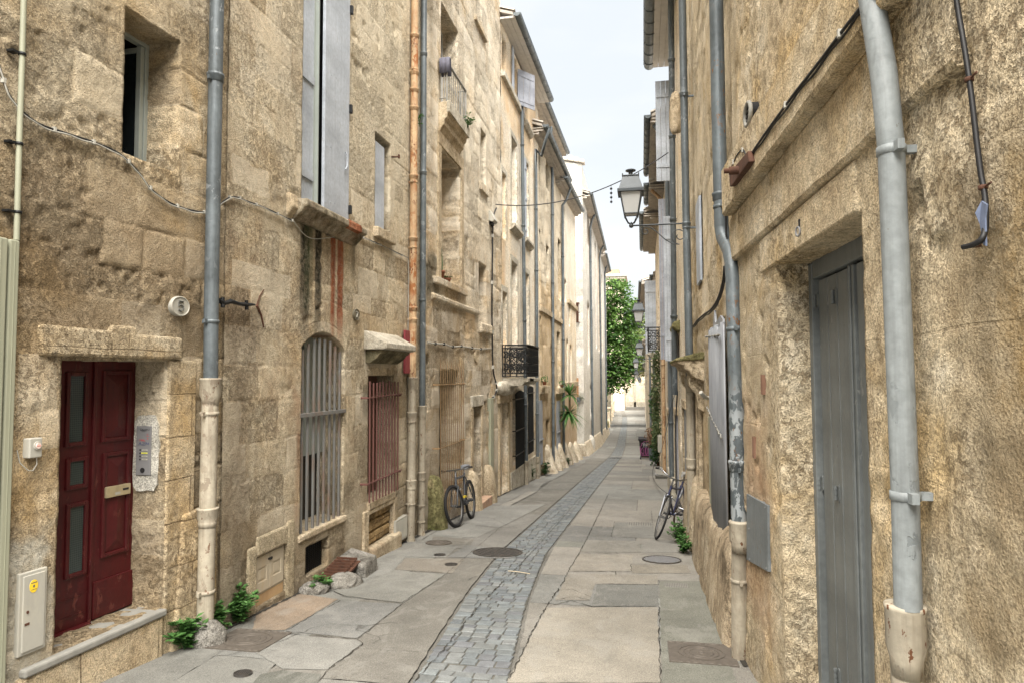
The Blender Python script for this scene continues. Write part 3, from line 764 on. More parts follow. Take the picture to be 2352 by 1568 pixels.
def cable(label, pts, r, mat='cable', clips=None, cat='cable', n=6, group=None, second=None, sub=6):
    """smooth cable through points"""
    P = [Vector(p) for p in pts]; out = []
    for i in range(len(P)-1):
        p0 = P[max(0, i-1)]; p1 = P[i]; p2 = P[i+1]; p3 = P[min(len(P)-1, i+2)]
        for k in range(sub):
            t = k/sub; out.append(.5*((2*p1)+(-p0+p2)*t+(2*p0-5*p1+4*p2-p3)*t*t+(-p0+3*p1-3*p2+p3)*t**3))
    out.append(P[-1])
    e = empty('cable', out[-1], label, cat, group)
    b = MB(); b.tube(out, r, n); b.build('strand', M[mat], e)
    if second:
        rn = random.Random(3); b = MB()
        b.tube([q+Vector((second[1]*.4, 0, -second[1]+.004*math.sin(i*.9))) for i, q in enumerate(out)], r*.75, n); b.build('strand', M[second[0]], e)
    if clips:
        for i in range(clips, len(out)-1, clips):
            q = out[i]; b = MB(); b.box(q.x-r*1.6, q.x+r*1.6, q.y-r*1.3, q.y+r*1.3, q.z-r*2.2, q.z+r*2.2); b.build('clip', M['white_cable'] if mat == 'cable' else M['iron'], e)
    return e

# drawn strokes: letters of painted writing and numbers, as thin raised ribbons
GLY = {'A': [[(0, 0), (.5, 1), (1, 0)], [(.2, .4), (.8, .4)]], 'C': [[(.95, .85), (.5, 1), (.08, .7), (.08, .3), (.5, 0), (.95, .15)]],
       'D': [[(0, 0), (0, 1), (.6, .95), (1, .5), (.6, .05), (0, 0)]], 'E': [[(1, 1), (0, 1), (0, 0), (1, 0)], [(0, .5), (.8, .5)]],
       'G': [[(.95, .85), (.5, 1), (.08, .7), (.08, .3), (.5, 0), (.95, .2), (.95, .5), (.55, .5)]], 'H': [[(0, 0), (0, 1)], [(1, 0), (1, 1)], [(0, .5), (1, .5)]],
       'I': [[(.5, 0), (.5, 1)]], 'K': [[(0, 0), (0, 1)], [(1, 1), (0, .45), (1, 0)]], 'L': [[(0, 1), (0, 0), (.9, 0)]], 'M': [[(0, 0), (.1, 1), (.5, .3), (.9, 1), (1, 0)]],
       'N': [[(0, 0), (0, 1), (1, 0), (1, 1)]], 'O': [[(.5, 1), (.08, .7), (.08, .3), (.5, 0), (.92, .3), (.92, .7), (.5, 1)]], 'P': [[(0, 0), (0, 1), (.8, .95), (.9, .7), (.7, .5), (0, .48)]],
       'R': [[(0, 0), (0, 1), (.8, .95), (.9, .7), (.7, .5), (0, .48)], [(.4, .48), (1, 0)]], 'S': [[(.92, .85), (.5, 1), (.1, .78), (.5, .5), (.9, .25), (.5, 0), (.08, .14)]],
       'T': [[(0, 1), (1, 1)], [(.5, 1), (.5, 0)]], 'U': [[(0, 1), (.05, .25), (.5, 0), (.95, .25), (1, 1)]], 'V': [[(0, 1), (.5, 0), (1, 1)]], 'X': [[(0, 0), (1, 1)], [(0, 1), (1, 0)]],
       'Y': [[(0, 1), (.5, .5), (1, 1)], [(.5, .5), (.5, 0)]], 'Z': [[(0, 1), (1, 1), (0, 0), (1, 0)]], '5': [[(.9, 1), (.2, 1), (.12, .55), (.5, .66), (.88, .5), (.9, .22), (.5, 0), (.1, .14)]],
       '7': [[(.05, 1), (.95, 1), (.4, 0)]], '-': [[(.1, .5), (.9, .5)]], '_': [[(0, .3), (.3, .6), (.6, .2), (1, .5)]]}
def writing(text, P3, w_, h, r, gap=.25, flat=None):
    """P3(a,b) maps text-plane coordinates (across, up) to a point"""
    b = MB(); x = 0
    for ch in text:
        if ch == ' ': x += w_*.7; continue
        for st in GLY[ch]:
            b.tube([P3(x+px_*w_, py_*h) for px_, py_ in st], r, 5, smooth=False)
        x += w_*(1+gap)
    return b

# ================================================================ GROUND
def road_mat():
    b = NB('old paving'); co = b.coord()
    at = b.n('ShaderNodeAttribute', attribute_name='tint')
    n1 = b.noise(co, .9, 5, .6, .3); n2 = b.noise(co, 7, 6, .65); n3 = b.noise(co, 120, 3, .6); n4 = b.noise(co, 45, 2, .5)
    c = b.mix(1.0, at.outputs['Color'], b.ramp(n1, [(.35, .84), (.5, 1.0), (.68, 1.14)]), 'MULTIPLY')
    c = b.mix(1.0, c, b.ramp(n2, [(.3, .86), (.5, 1.0), (.7, 1.1)]), 'MULTIPLY')
    c = b.mix(1.0, c, b.ramp(n3, [(.32, .66), (.5, 1.0), (.66, 1.38)]), 'MULTIPLY')
    v = b.n('ShaderNodeTexVoronoi'); v.inputs['Scale'].default_value = 70; b.l(co, v.inputs['Vector'])
    c = b.mix(b.mr(v.outputs['Distance'], .16, .3, .3, 0), c, (.30, .30, .28))
    # gum spots and crumbs
    gm = b.n('ShaderNodeTexVoronoi'); gm.inputs['Scale'].default_value = 5.0; b.l(co, gm.inputs['Vector'])
    c = b.mix(b.mr(gm.outputs['Distance'], .035, .06, .55, 0), c, (.055, .052, .048))
    gl_ = b.n('ShaderNodeTexVoronoi'); gl_.inputs['Scale'].default_value = 9.0; b.l(b.mapd(co, (1, 1, 1), (3, 3, 0)), gl_.inputs['Vector'])
    c = b.mix(b.mr(gl_.outputs['Distance'], .03, .05, .4, 0), c, (.28, .27, .25))
    c = b.mix(b.mr(b.noise(b.mapd(co, (1, .5, 1), (2, 5, 0)), 3.2, 7, .75, .8), .52, .60, 0, .28), c, (.26, .255, .235))
    # damp dark stains
    d = b.noise(b.mapd(co, (1, .6, 1), (4, 9, 0)), 1.6, 6, .7, .6)
    c = b.mix(b.mr(d, .54, .70, 0, .4), c, (.09, .09, .08))
    # hairline cracks
    wv = b.n('ShaderNodeVectorMath', operation='MULTIPLY_ADD'); nz_ = b.n('ShaderNodeTexNoise', i_Scale=3.0, i_Detail=5.0); b.l(co, nz_.inputs['Vector'])
    b.l(nz_.outputs['Color'], wv.inputs[0]); wv.inputs[1].default_value = (.35, .35, .0); b.l(co, wv.inputs[2])
    cr = b.n('ShaderNodeTexVoronoi', feature='DISTANCE_TO_EDGE'); cr.inputs['Scale'].default_value = .75; b.l(wv.outputs[0], cr.inputs['Vector'])
    cm = b.math('MULTIPLY', b.mr(cr.outputs['Distance'], 0.0, .008, 1, 0), b.mr(b.noise(co, .7, 3), .56, .62, 0, .6))
    c = b.mix(cm, c, (.03, .028, .025))
    h = b.math('ADD', b.math('MULTIPLY', n3, .5), b.math('MULTIPLY', n2, .8)); h = b.math('SUBTRACT', h, cm)
    return b.fin(c, b.mr(n2, .3, .7, .72, .92), b.bump(h, 1.0, .007), spec=.3)
M['road'] = road_mat()
def sett_mat():
    b = NB('blue grey setts'); co = b.coord(); at = b.n('ShaderNodeAttribute', attribute_name='tint')
    n2 = b.noise(co, 14, 5, .65); n3 = b.noise(co, 90, 3, .6)
    c = b.mix(1.0, at.outputs['Color'], b.ramp(n2, [(.3, .8), (.7, 1.2)]), 'MULTIPLY'); c = b.mix(1.0, c, b.ramp(n3, [(.3, .8), (.7, 1.2)]), 'MULTIPLY')
    return b.fin(c, b.mr(n2, .3, .7, .66, .88), b.bump(b.math('ADD', n2, b.math('MULTIPLY', n3, .4)), 1.0, .006), spec=.45)
M['sett'] = sett_mat()

def curve(pts):
    def f(v):
        if v <= pts[0][0]: return pts[0][1]
        for (a, x), (b2, y) in zip(pts, pts[1:]):
            if v <= b2:
                return x+(y-x)*(v-a)/(b2-a)
        return pts[-1][1]
    return f
SL = curve([(-6, -.75), (1.5, -1.13), (4.28, -1.48), (6.4, -1.70), (8.78, -1.85), (19.6, -1.87), (37.4, -1.84), (50, -2.05), (89, -2.95), (120, -3.8), (150, -5.2)])
SR = curve([(-6, -.15), (1.5, -.53), (4.28, -.88), (6.4, -1.11), (8.78, -1.27), (19.6, -1.28), (37.4, -1.24), (50, -1.43), (89, -2.25), (120, -3.1), (150, -4.5)])
EL = curve([(-6, -4.1), (4.8, -3.4), (36, -3.55), (69, -3.75), (90, -4.4), (150, -7)])
ER = curve([(-6, 1.4), (4.9, .75), (30, .7), (56, .35), (77, .12), (150, .12)])

# base sheet, dark between the slabs
vs = [-30, -10] + [i*1.0 for i in range(-5, 36)] + [36+i*3 for i in range(0, 42)] + [180, 260, 400]
us = [-60, -12, -5, -4, -3, -2, -1, 0, 1, 2, 6, 40]
b = MB(); vv = [(u, v, gz(v)-.012) for v in vs for u in us]; n = len(us)
b.add(vv, [(i*n+j, i*n+j+1, (i+1)*n+j+1, (i+1)*n+j) for i in range(len(vs)-1) for j in range(n-1)])
g = b.build('ground', M['road'], col=[(.115, .11, .098, 1)]*len(b.f)); tag(g, kind='structure')

road = MB(); rcol = []
def slab(pts, col, lift=.004, jag=.010, seed=0, cv=.06):
    """a paving patch with uneven edges; pts are (u,v)"""
    rn = random.Random(seed*7+len(pts)); out = []
    for i in range(len(pts)):
        a = pts[i]; c = pts[(i+1) % len(pts)]; L = math.hypot(a[0]-c[0], a[1]-c[1]); k = max(1, min(60, int(L/(.07 if min(a[1], c[1]) < 14 else .4))))
        for j in range(k):
            t = j/k; q = jag*(0 if j == 0 else 1); q1, q2 = rn.uniform(-q, q), rn.uniform(-q, q)
            out.append((a[0]+(c[0]-a[0])*t+q1, a[1]+(c[1]-a[1])*t+q2))
    s = 1+rn.uniform(-cv, cv)
    if col[0] > .21 or col not in (ASPH, CONC, LITE, DARKP, TANP, GREEN): col = tuple(.70*(x*.66+.34*y) for x, y in zip(col, (.235, .23, .21)))
    from mathutils.geometry import tessellate_polygon
    P3 = [Vector((u, v, 0)) for u, v in out]
    tris = tessellate_polygon([P3])
    vv = [(u, v, gz(v)+lift) for u, v in out]
    ff = []
    for t in tris:
        nrm = (P3[t[1]]-P3[t[0]]).cross(P3[t[2]]-P3[t[0]])
        ff.append(t if nrm.z > 0 else (t[0], t[2], t[1]))
    road.add(vv, ff); rcol.extend([(col[0]*s, col[1]*s, col[2]*s, 1)]*len(ff))
ASPH = (.155, .15, .138); CONC = (.185, .186, .175); LITE = (.212, .208, .193); DARKP = (.15, .15, .143); TANP = (.198, .188, .168); GREEN = (.158, .161, .143)
# near patches, traced on the pavement
def gp(lst): return [ground(x, y)[:2] for x, y in lst]
def c6(lst): return gp([(574+x*.415, 1108.8+y*.415) for x, y in lst])
k = 0
def rnd_cells(lo, hi, v0, v1, cols, seed, lmin, lmax, split):
    rn = random.Random(seed); v = v0
    while v < v1:
        L = rn.uniform(lmin, lmax)*(1+max(0, v)/40); e = min(v+L, v1); g_ = .006 + .0005*max(0, v)
        n = rn.choice(split); fr = sorted([0, 1]+[ (i+1)/n+rn.uniform(-.12, .12) for i in range(n-1)])
        for a, c in zip(fr, fr[1:]):
            sub = rn.random() < .5; vs_ = [v, e] if not sub else [v, v+(e-v)*rn.uniform(.35, .65), e]
            for p, q in zip(vs_, vs_[1:]):
                A = lambda t, vv_: lo(vv_)+(hi(vv_)-lo(vv_))*t
                pts = [(A(a, p)+g_/2, p+g_), (A(c, p)-g_/2, p+g_), (A(c, q)-g_/2, q), (A(a, q)+g_/2, q)]
                slab(pts, rn.choice(cols), .004, .006, rn.randrange(9999), .14)
        v = e
gl = lambda v: SL(v)-.03
gr = lambda v: SR(v)+.03
lane = lambda v: SL(v)-.03-.80+(.12*math.sin(v*.9)) - max(0, (9-v))*.02
# asphalt lane left of the setts
vq = -5.0
rn = random.Random(4)
for v0_, v1_, cc in ((-5, 4.2, ASPH), (4.21, 8.9, (.165, .153, .132)), (8.92, 12.6, ASPH), (12.62, 17.5, (.16, .15, .13)), (17.52, 25, (.15, .145, .13)), (25.05, 34.6, (.18, .172, .155))):
    N = max(2, int((v1_-v0_)/.8)); L_ = [(lane(v0_+(v1_-v0_)*i/N), v0_+(v1_-v0_)*i/N) for i in range(N+1)]; R_ = [(gl(v), v) for _, v in L_]
    slab(L_[::-1]+R_, cc, .004, .006, int(v0_*10)+60, .02)
rnd_cells(lambda v: EL(v)-.3, lambda v: lane(v)-.008, -5, 3.6, [CONC, DARKP, TANP], 3, 1.2, 2.4, [1, 2])
rnd_cells(lambda v: EL(v)-.3, lambda v: lane(v)-.008, 3.6, 12.4, [CONC, (.25, .25, .23), (.22, .215, .195)], 23, .9, 2.0, [1, 2])
rnd_cells(lambda v: EL(v)-.3, lambda v: lane(v)-.008, 12.4, 34.6, [CONC, LITE, (.24, .235, .22), DARKP, TANP], 31, 1.0, 2.8, [2, 2, 3])
rnd_cells(lambda v: EL(v)-.5, gl, 34.6, 150, [CONC, LITE, (.27, .26, .24), ASPH], 41, 1.4, 4, [2, 3])
rnd_cells(gr, lambda v: ER(v)+.25, -5, 3.9, [GREEN, LITE], 5, 1.5, 2.5, [1, 2])
rnd_cells(gr, lambda v: ER(v)+.25, 3.9, 9.8, [TANP, CONC, LITE, GREEN], 65, .8, 1.5, [2, 2])
rnd_cells(gr, lambda v: ER(v)+.25, 9.8, 36, [CONC, LITE, TANP, (.26, .25, .23), DARKP], 75, .7, 1.9, [1, 2, 2])
rnd_cells(gr, lambda v: ER(v)+.25, 36, 150, [CONC, LITE, (.27, .26, .24)], 85, 1.4, 4, [1, 2])
T = [  # traced patches (crop coordinates), one sheet above
    ([(460, 600), (790, 490), (1085, 505), (850, 665), (520, 630)], (.27, .27, .245)),
    ([(196, 822), (500, 652), (842, 672), (592, 862)], DARKP),
    ([(10, 815), (60, 660), (270, 615), (490, 645), (310, 752), (190, 818)], (.33, .235, .155)),
    ([(135, 838), (590, 872), (620, 892), (430, 1036), (180, 1032), (20, 935)], (.27, .268, .25)),
    ([(805, 480), (862, 416), (1185, 424), (1118, 502)], (.24, .21, .17)),
    ([(605, 430), (720, 380), (1150, 352), (1085, 412), (860, 410), (795, 486), (520, 590)], (.28, .28, .26)),
    ([(1092, 412), (1200, 346), (1505, 378), (1530, 392), (1420, 420)], DARKP),
    ([(1004, 322), (1014, 296), (1240, 312), (1220, 343), (1002, 344)], (.17, .155, .13)),
    ([(1062, 262), (1100, 222), (1360, 252), (1252, 303), (1004, 290)], (.285, .285, .265)),
    ([(1110, 214), (1240, 130), (1636, 118), (1380, 248)], (.25, .25, .235)),
    ([(0, 1130), (60, 1062), (180, 1040), (396, 1062), (370, 1130)], (.085, .09, .075)),
    ([(1424, 1110), (1640, 694), (1900, 690), (2256, 690), (2272, 1110)], (.37, .335, .275)),
    ([(1893, 684), (1922, 565), (2258, 570), (2262, 684)], (.15, .155, .145)),
    ([(2268, 545), (2500, 545), (2700, 1130), (2280, 1130), (2270, 700)], (.185, .19, .155)),
    ([(1765, 488), (1822, 392), (2122, 398), (2108, 488)], (.37, .34, .285)),
    ([(1765, 506), (1750, 520), (1690, 650), (1880, 652), (1912, 562), (2256, 562), (2258, 512)], (.29, .265, .22)),
    ([(2114, 455), (2420, 455), (2440, 500), (2114, 500)], (.28, .25, .2)),
    ([(1832, 384), (1862, 316), (2158, 322), (2164, 386)], (.255, .245, .215)),
    ([(2004, 298), (2022, 218), (2228, 222), (2240, 308)], (.215, .215, .2)),
    ([(2170, 320), (2420, 318), (2440, 385), (2172, 388)], (.30, .29, .265)),
]
for i, (pts, c) in enumerate(T): slab(c6(pts), c, .008, .008, 200+i, .0)
ro = road.build('pavement', M['road'], col=rcol); tag(ro, kind='structure')

# open joints and cracks between the patches
cb = MB()
def crack(pts, w0, seed, lift=.0115):
    rn = random.Random(seed); P_ = []
    for a, c in zip(pts, pts[1:]):
        L = math.hypot(a[0]-c[0], a[1]-c[1]); k = max(2, int(L/.04))
        P_ += [(a[0]+(c[0]-a[0])*j/k+rn.uniform(-.009, .009), a[1]+(c[1]-a[1])*j/k+rn.uniform(-.009, .009)) for j in range(k)]
    P_.append(pts[-1]); vs_ = []
    for i, (u, v) in enumerate(P_):
        a = P_[max(0, i-1)]; c = P_[min(len(P_)-1, i+1)]; dx, dy = c[0]-a[0], c[1]-a[1]; L = math.hypot(dx, dy) or 1
        w_ = w0*.5*rn.uniform(.1, 1.3)*(0.1 if i in (0, len(P_)-1) else 1); vs_ += [(u-dy/L*w_, v+dx/L*w_, gz(v)+lift), (u+dy/L*w_, v-dx/L*w_, gz(v)+lift)]
    cb.add(vs_, [(2*i, 2*i+1, 2*i+3, 2*i+2) for i in range(len(P_)-1)])
for i, (pts, w_) in enumerate([([(460, 600), (520, 628), (840, 668), (1085, 505), (1380, 250), (1650, 115)], .006), ([(180, 835), (596, 868), (630, 890), (430, 1040), (380, 1107)], .008),
        ([(196, 825), (340, 740), (505, 650)], .006), ([(596, 868), (845, 668)], .005), ([(1440, 1090), (1545, 860), (1640, 690), (1730, 560), (1760, 490), (1822, 392), (1870, 300), (1985, 60)], .011),
        ([(905, 1107), (1060, 940), (1180, 790), (1290, 660), (1420, 530), (1560, 385), (1700, 230), (1880, 20)], .009),
        ([(1640, 690), (1780, 655), (1900, 690), (2265, 688), (2266, 900), (2275, 1107)], .009), ([(1690, 650), (1800, 632), (1890, 655)], .008), ([(1700, 600), (1780, 590), (1905, 640)], .005),
        ([(1765, 492), (2110, 495), (2112, 452), (2340, 455)], .009), ([(1822, 390), (2120, 396), (2352, 400)], .008), ([(1915, 560), (2262, 566), (2265, 540)], .006), ([(2000, 300), (2020, 215), (2230, 222)], .006),
        ([(1985, 80), (2190, 55)], .008), ([(1990, 130), (2180, 120)], .006), ([(1300, 700), (1000, 720), (880, 700)], .002), ([(620, 920), (900, 940), (1040, 930)], .0025)]):
    crack(c6(pts), w_, i)
for i, (uu, a_, c_, w_) in enumerate(((-3.30, 5, 22, .05), (-3.27, 9.5, 14, .03), (-3.28, 22, 36, .08), (.66, 5, 11, .04), (.70, 11, 30, .06))):
    crack([(uu, a_+(c_-a_)*k/8) for k in range(9)], w_, 900+i, .0125)
co_ = cb.build('pavement_cracks', plain_mat('crack dirt', (.028, .025, .02), .95, .2, 20)); tag(co_, kind='structure')

# the sett gutter: one strip of individually shaped stones
sb = MB(); scol = []; rn = random.Random(11); v = -4.0
pal = [(.122, .136, .142), (.132, .145, .148), (.108, .12, .128), (.142, .15, .15), (.112, .118, .126), (.12, .128, .127)]
while v < 118:
    L = (.115 if v < 30 else .2 if v < 60 else .4)*rn.uniform(.88, 1.12); n = 5 if (rn.random() < .8) else 4
    if v > 60: n = 4
    a, c = SL(v+L/2), SR(v+L/2); ks = [0]+sorted((i+1)/n+rn.uniform(-.035, .035) for i in range(n-1))+[1]
    for p, q in zip(ks, ks[1:]):
        g_ = .006 if v < 30 else .012; u0, u1 = a+(c-a)*p+g_, a+(c-a)*q-g_; sh = rn.uniform(-.012, .012) if v < 30 else 0
        v0_, v1_ = v+g_+sh, v+L-g_+sh; h = rn.uniform(.001, .008); ins = .006
        j = [rn.uniform(-.006, .006) for _ in range(8)]
        z0_ = gz(v0_); z1_ = gz(v1_)
        bt = [(u0+j[0], v0_+j[1], z0_-.03), (u1+j[2], v0_+j[3], z0_-.03), (u1+j[4], v1_+j[5], z1_-.03), (u0+j[6], v1_+j[7], z1_-.03)]
        md = [(x, y, zz+.03+h*.4) for x, y, zz in bt]
        tp = [(u0+ins+j[0], v0_+ins+j[1], z0_+h), (u1-ins+j[2], v0_+ins+j[3], z0_+h+rn.uniform(-.003, .003)), (u1-ins+j[4], v1_-ins+j[5], z1_+h), (u0+ins+j[6], v1_-ins+j[7], z1_+h+rn.uniform(-.003, .003))]
        sb.add(bt+md+tp, [(0, 1, 5, 4), (1, 2, 6, 5), (2, 3, 7, 6), (3, 0, 4, 7), (4, 5, 9, 8), (5, 6, 10, 9), (6, 7, 11, 10), (7, 4, 8, 11), (8, 9, 10, 11)], False)
        cc = rn.choice(pal); s = rn.uniform(.84, 1.17)*1.05; scol += [(cc[0]*s, cc[1]*s, cc[2]*s, 1)]*9
    v += L
so_ = sb.build('sett_gutter', M['sett'], col=scol); tag(so_, kind='structure')
# mortar bed under the setts
b = MB(); vs = [-5+i for i in range(0, 125)]
b.add([p for v in vs for p in ((SL(v), v, gz(v)-.004), (SR(v), v, gz(v)-.004))], [(2*i, 2*i+1, 2*i+3, 2*i+2) for i in range(len(vs)-1)])
tag(b.build('sett_bed', M['road'], col=[(.085, .082, .07, 1)]*len(b.f)), kind='structure')

# manhole covers and drains -------------------------------------------------
M['castiron'] = plain_mat('worn cast iron cover', (.075, .07, .066), .5, .2, 25, metal=.5, dirt=(.16, .13, .10), dirtamt=.5, bump=.002)
M['browniron'] = plain_mat('brown iron cover', (.115, .10, .085), .6, .2, 20, metal=.3, dirt=(.10, .09, .08), dirtamt=.5, bump=.002)
def manhole(label, x, y, r, frame=None, mat='castiron', style='studs', z=.013):
    u, v, _ = ground(x, y); e = empty('manhole_cover', (u, v, gz(v)), label, 'manhole cover')
    sl = (gz(v+.3)-gz(v-.3))/.6
    def P_(a, c, h): return (u+a, v+c, gz(v)+sl*c+z+h)
    b = MB(); N = 32
    if frame:
        b.box8([P_(-frame, -frame, -.01), P_(frame, -frame, -.01), P_(frame, frame, -.01), P_(-frame, frame, -.01), P_(-frame, -frame, .001), P_(frame, -frame, .001), P_(frame, frame, .001), P_(-frame, frame, .001)])
        for i in range(9):
            for s in (-1, 1):
                t = -frame+frame*2*(i+.5)/9; b.box8([P_(t-.012, s*frame*.93-.012, .001), P_(t+.012, s*frame*.93-.012, .001), P_(t+.012, s*frame*.93+.012, .001), P_(t-.012, s*frame*.93+.012, .001), P_(t-.01, s*frame*.93-.01, .004), P_(t+.01, s*frame*.93-.01, .004), P_(t+.01, s*frame*.93+.01, .004), P_(t-.01, s*frame*.93+.01, .004)])
    ring = [P_(r*1.08*math.cos(2*math.pi*k/N), r*1.08*math.sin(2*math.pi*k/N), .005) for k in range(N)]; rin = [P_(r*1.0*math.cos(2*math.pi*k/N), r*1.0*math.sin(2*math.pi*k/N), .005) for k in range(N)]
    dn = [(x_, y_, z_-.018) for x_, y_, z_ in ring]; di = [(x_, y_, z_-.008) for x_, y_, z_ in rin]
    b.add(ring+rin, [(k, (k+1) % N, (k+1) % N+N, k+N) for k in range(N)]); b.add(ring+dn, [((k+1) % N, k, k+N, (k+1) % N+N) for k in range(N)]); b.add(rin+di, [(k, (k+1) % N, (k+1) % N+N, k+N) for k in range(N)])
    b.build('frame', M['castiron' if mat != 'browniron' else 'browniron'], e)
    b = MB(); b.poly([P_(r*.985*math.cos(2*math.pi*k/N), r*.985*math.sin(2*math.pi*k/N), .0) for k in range(N)])
    if style == 'studs':
        rn = random.Random(int(x)); st = r/7
        for i in range(-7, 8):
            for j in range(-7, 8):
                a, c = i*st, j*st
                if math.hypot(a, c) > r*.86 or (i+j) % 2: continue
                s1 = st*.55; b.box8([P_(a-s1, c-s1*.4, 0), P_(a+s1, c-s1*.4, 0), P_(a+s1, c+s1*.4, 0), P_(a-s1, c+s1*.4, 0), P_(a-s1, c-s1*.4, .006), P_(a+s1, c-s1*.4, .006), P_(a+s1, c+s1*.4, .006), P_(a-s1, c+s1*.4, .006)])
    else:
        for rr in (.8, .55, .12):
            b.tube([P_(r*rr*math.cos(2*math.pi*k/24), r*rr*math.sin(2*math.pi*k/24), .001) for k in range(24)], .004, 4, closed=True)
    b.build('lid', M[mat], e); return e
manhole('large dark studded manhole cover in the asphalt beside the setts', 1143, 1269, .30)
manhole('brown round manhole cover in a square iron frame near the red door', 569, 1471, .165, .235, 'browniron', 'rings')
manhole('shiny round manhole cover in a patterned square frame at the foot of the cream pipe', 1611, 1502, .155, .235, 'browniron', 'rings')
manhole('light grey round manhole cover in the pale slabs before the weeds', 1520, 1286, .22, None, 'steel', 'studs')
manhole('small black stopcock lid at the bottom edge of the pavement', 558, 1549, .055, None, 'castiron', 'studs')
manhole('small black stopcock lid in the pale concrete near the stone block', 1010, 1275, .07, None, 'castiron', 'studs')
manhole('small black stopcock lid in the brown patch of asphalt', 1036, 1297, .07, None, 'castiron', 'studs')
manhole('flat brown manhole cover in dark asphalt left of the parked black bicycle', 1008, 1247, .17, None, 'browniron', 'rings')
manhole('round manhole cover between the far setts and the white guard stone', 1415, 1046+36, .3, None, 'browniron', 'rings') if False else None
manhole('thin oval looking manhole cover left of the far slotted drain', 1412, 1051, .32, None, 'castiron', 'rings')
def drain(label, x0, x1, y, n, d=.16, mat='castiron'):
    u0, v, _ = ground(x0, y); u1 = ground(x1, y)[0]
    e = empty('drain_grate', ((u0+u1)/2, v, gz(v)), label, 'drain grate')
    b = MB(); z = gz(v)+.011
    b.box(u0, u1, v-d, v+d, z-.012, z+.001); b.build('frame', M['castiron'], e)
    b = MB(); w_ = (u1-u0)/n
    for i in range(n): b.box(u0+w_*(i+.2), u0+w_*(i+.8), v-d*.85, v+d*.85, z+.001, z+.006)
    b.build('slats', M['steel' if mat == 'steel' else 'concrete'] if mat in M else M['road'], e)
M['concrete'] = plain_mat('pale worn concrete', (.21, .205, .185), .9, .15, 10, bump=.003)
M['slat'] = plain_mat('greyish iron bars', (.20, .20, .195), .6, .15, 14, metal=.3)
drain('slotted rectangular drain grate in front of the right bicycle', 1440, 1500, 1204, 11, .17, 'slat')
drain('narrow slotted drain across the setts by the white guard stone', 1402, 1436, 1047, 9, .16, 'slat')
drain('dark flat iron grate in the mossy paving near the worn guard stones', 1526, 1580, 1345, 14, .09, 'castiron')
# twig
u, v, z = ground(1190, 1316); tw = MB(); tw.tube([(u-.12, v+.03, z+.016), (u, v+.0, z+.02), (u+.14, v-.035, z+.015)], .0045, 5)
tag(tw.build('twig', plain_mat('pale dry twig', (.5, .42, .3), .8)), 'pale dry twig lying on the asphalt at the edge of the setts', 'twig')

# ================================================================ LEFT ROW
PA = Plane(-3.6988, .07, 1); PB = Plane(-3.33, 0.0, 1)
def opx(pl, xl, xr, yt, yb, d=.3, rise=0.0, o=0.0):
    a, z1 = pl.px(xl, yt, o); c, _ = pl.px(xr, yt, o); _, z0 = pl.px(xl, yb, o)
    return Op(a, c, z0, z1, d, rise)
BLK = (.035, .032, .022); RUST = (.30, .10, .045); DIRT = (.16, .115, .065); PALE = (.52, .49, .41); GRN = (.07, .085, .04)
VS = PA.px(519, 850)[0]      # seam between the house with the red door and the next one

# ---- house A: red door --------------------------------------------------
hA = empty('stone_house', PA.P(3.5, gz(3.5)), 'rough brown stone house with a dark red double door and a small open window', 'house', 'old stone houses lining the alley')
aw = opx(PA, 288, 417, 60, 352, .32); aw.z1 = PA.px(417, 105)[1]+.02; ad = opx(PA, 143, 383, 824, 1400, .26)
ad.z0 = .02
ledge = lambda V, Z: .0
stA = [sbox((.17, .12, .07), 3.0, 5.1, 1.8, 3.0, .55, .5, 3, 1.1, 1.2), sbox((.22, .18, .12), 2.9, 4.2, 2.2, 2.9, .5, .3, 8, 1.5, 1.0), grime(DIRT, .0, 1.1, .55, 4),
       sbox(PALE, 3.0, 3.52, -.3, .82, .95, .06, 6, 3, .35), sbox((.50, .44, .33), 3.1, 4.6, 3.0, 4.6, .5, .5, 12, .9, 1.4), sbox((.10, .07, .04), 4.42, 4.8, .1, 2.1, .5, .15, 17, 3, .7)]
facade(PA, hA, M['stoneA'], .2, VS, -.9, 9.0, [aw, ad], .017, 4.3, amp=.020, seed=3, stains=stA, warp=.012, blocks=(.5, .3))
# lintel moulding with its stepped keystone, and plinth to the right of the door
def rocky(name, pl, parent, vz, o1, mat='stoneA', bevel=.02, o0=-.05):
    b = MB(); b.prism(pl, vz, o0, o1); o = b.build(name, M[mat], parent, bevel=bevel, seg=2); return o
def A_(x, y, o=0): return PA.px(x, y, o)
lz1 = A_(240, 756)[1]; lz0 = A_(240, 822)[1]
va, vb = A_(88, 750)[0], A_(412, 750)[0]; k0, k1 = A_(250, 750)[0], A_(306, 750)[0]
rocky('lintel', PA, hA, [(va, lz0+.002), (vb, lz0+.002), (vb, lz1-.02), (k1, lz1-.02), (k1, lz1+.03), (k0, lz1+.03), (k0, lz1-.01), (va, lz1)], .035)
v0_ = A_(383, 900)[0]; v1_ = A_(447, 900)[0]
rocky('door_jamb', PA, hA, [(v0_+.004, -.5), (v1_, -.5), (v1_, lz0), (v0_+.004, lz0)], .018, bevel=.012)
rocky('plinth', PA, hA, [(v0_+.01, -.6), (VS-.12, -.6), (VS-.12, A_(420, 1168)[1]), (v0_+.15, A_(420, 1180)[1]), (v0_+.10, -.05)], .045, 'stoneA', .02)
# threshold
b = MB(); b.pbox(PA, ad.v0-.25, ad.v1-.01, -.8, -.03, -.35, .035); b.build('door_step', M['stoneA'], hA, bevel=.02)
b = MB(); b.pbox(PA, ad.v0-.22, ad.v1+.0, -.03, .018, -.35, .05); b.build('door_sill', M['concrete'], hA, bevel=.012)
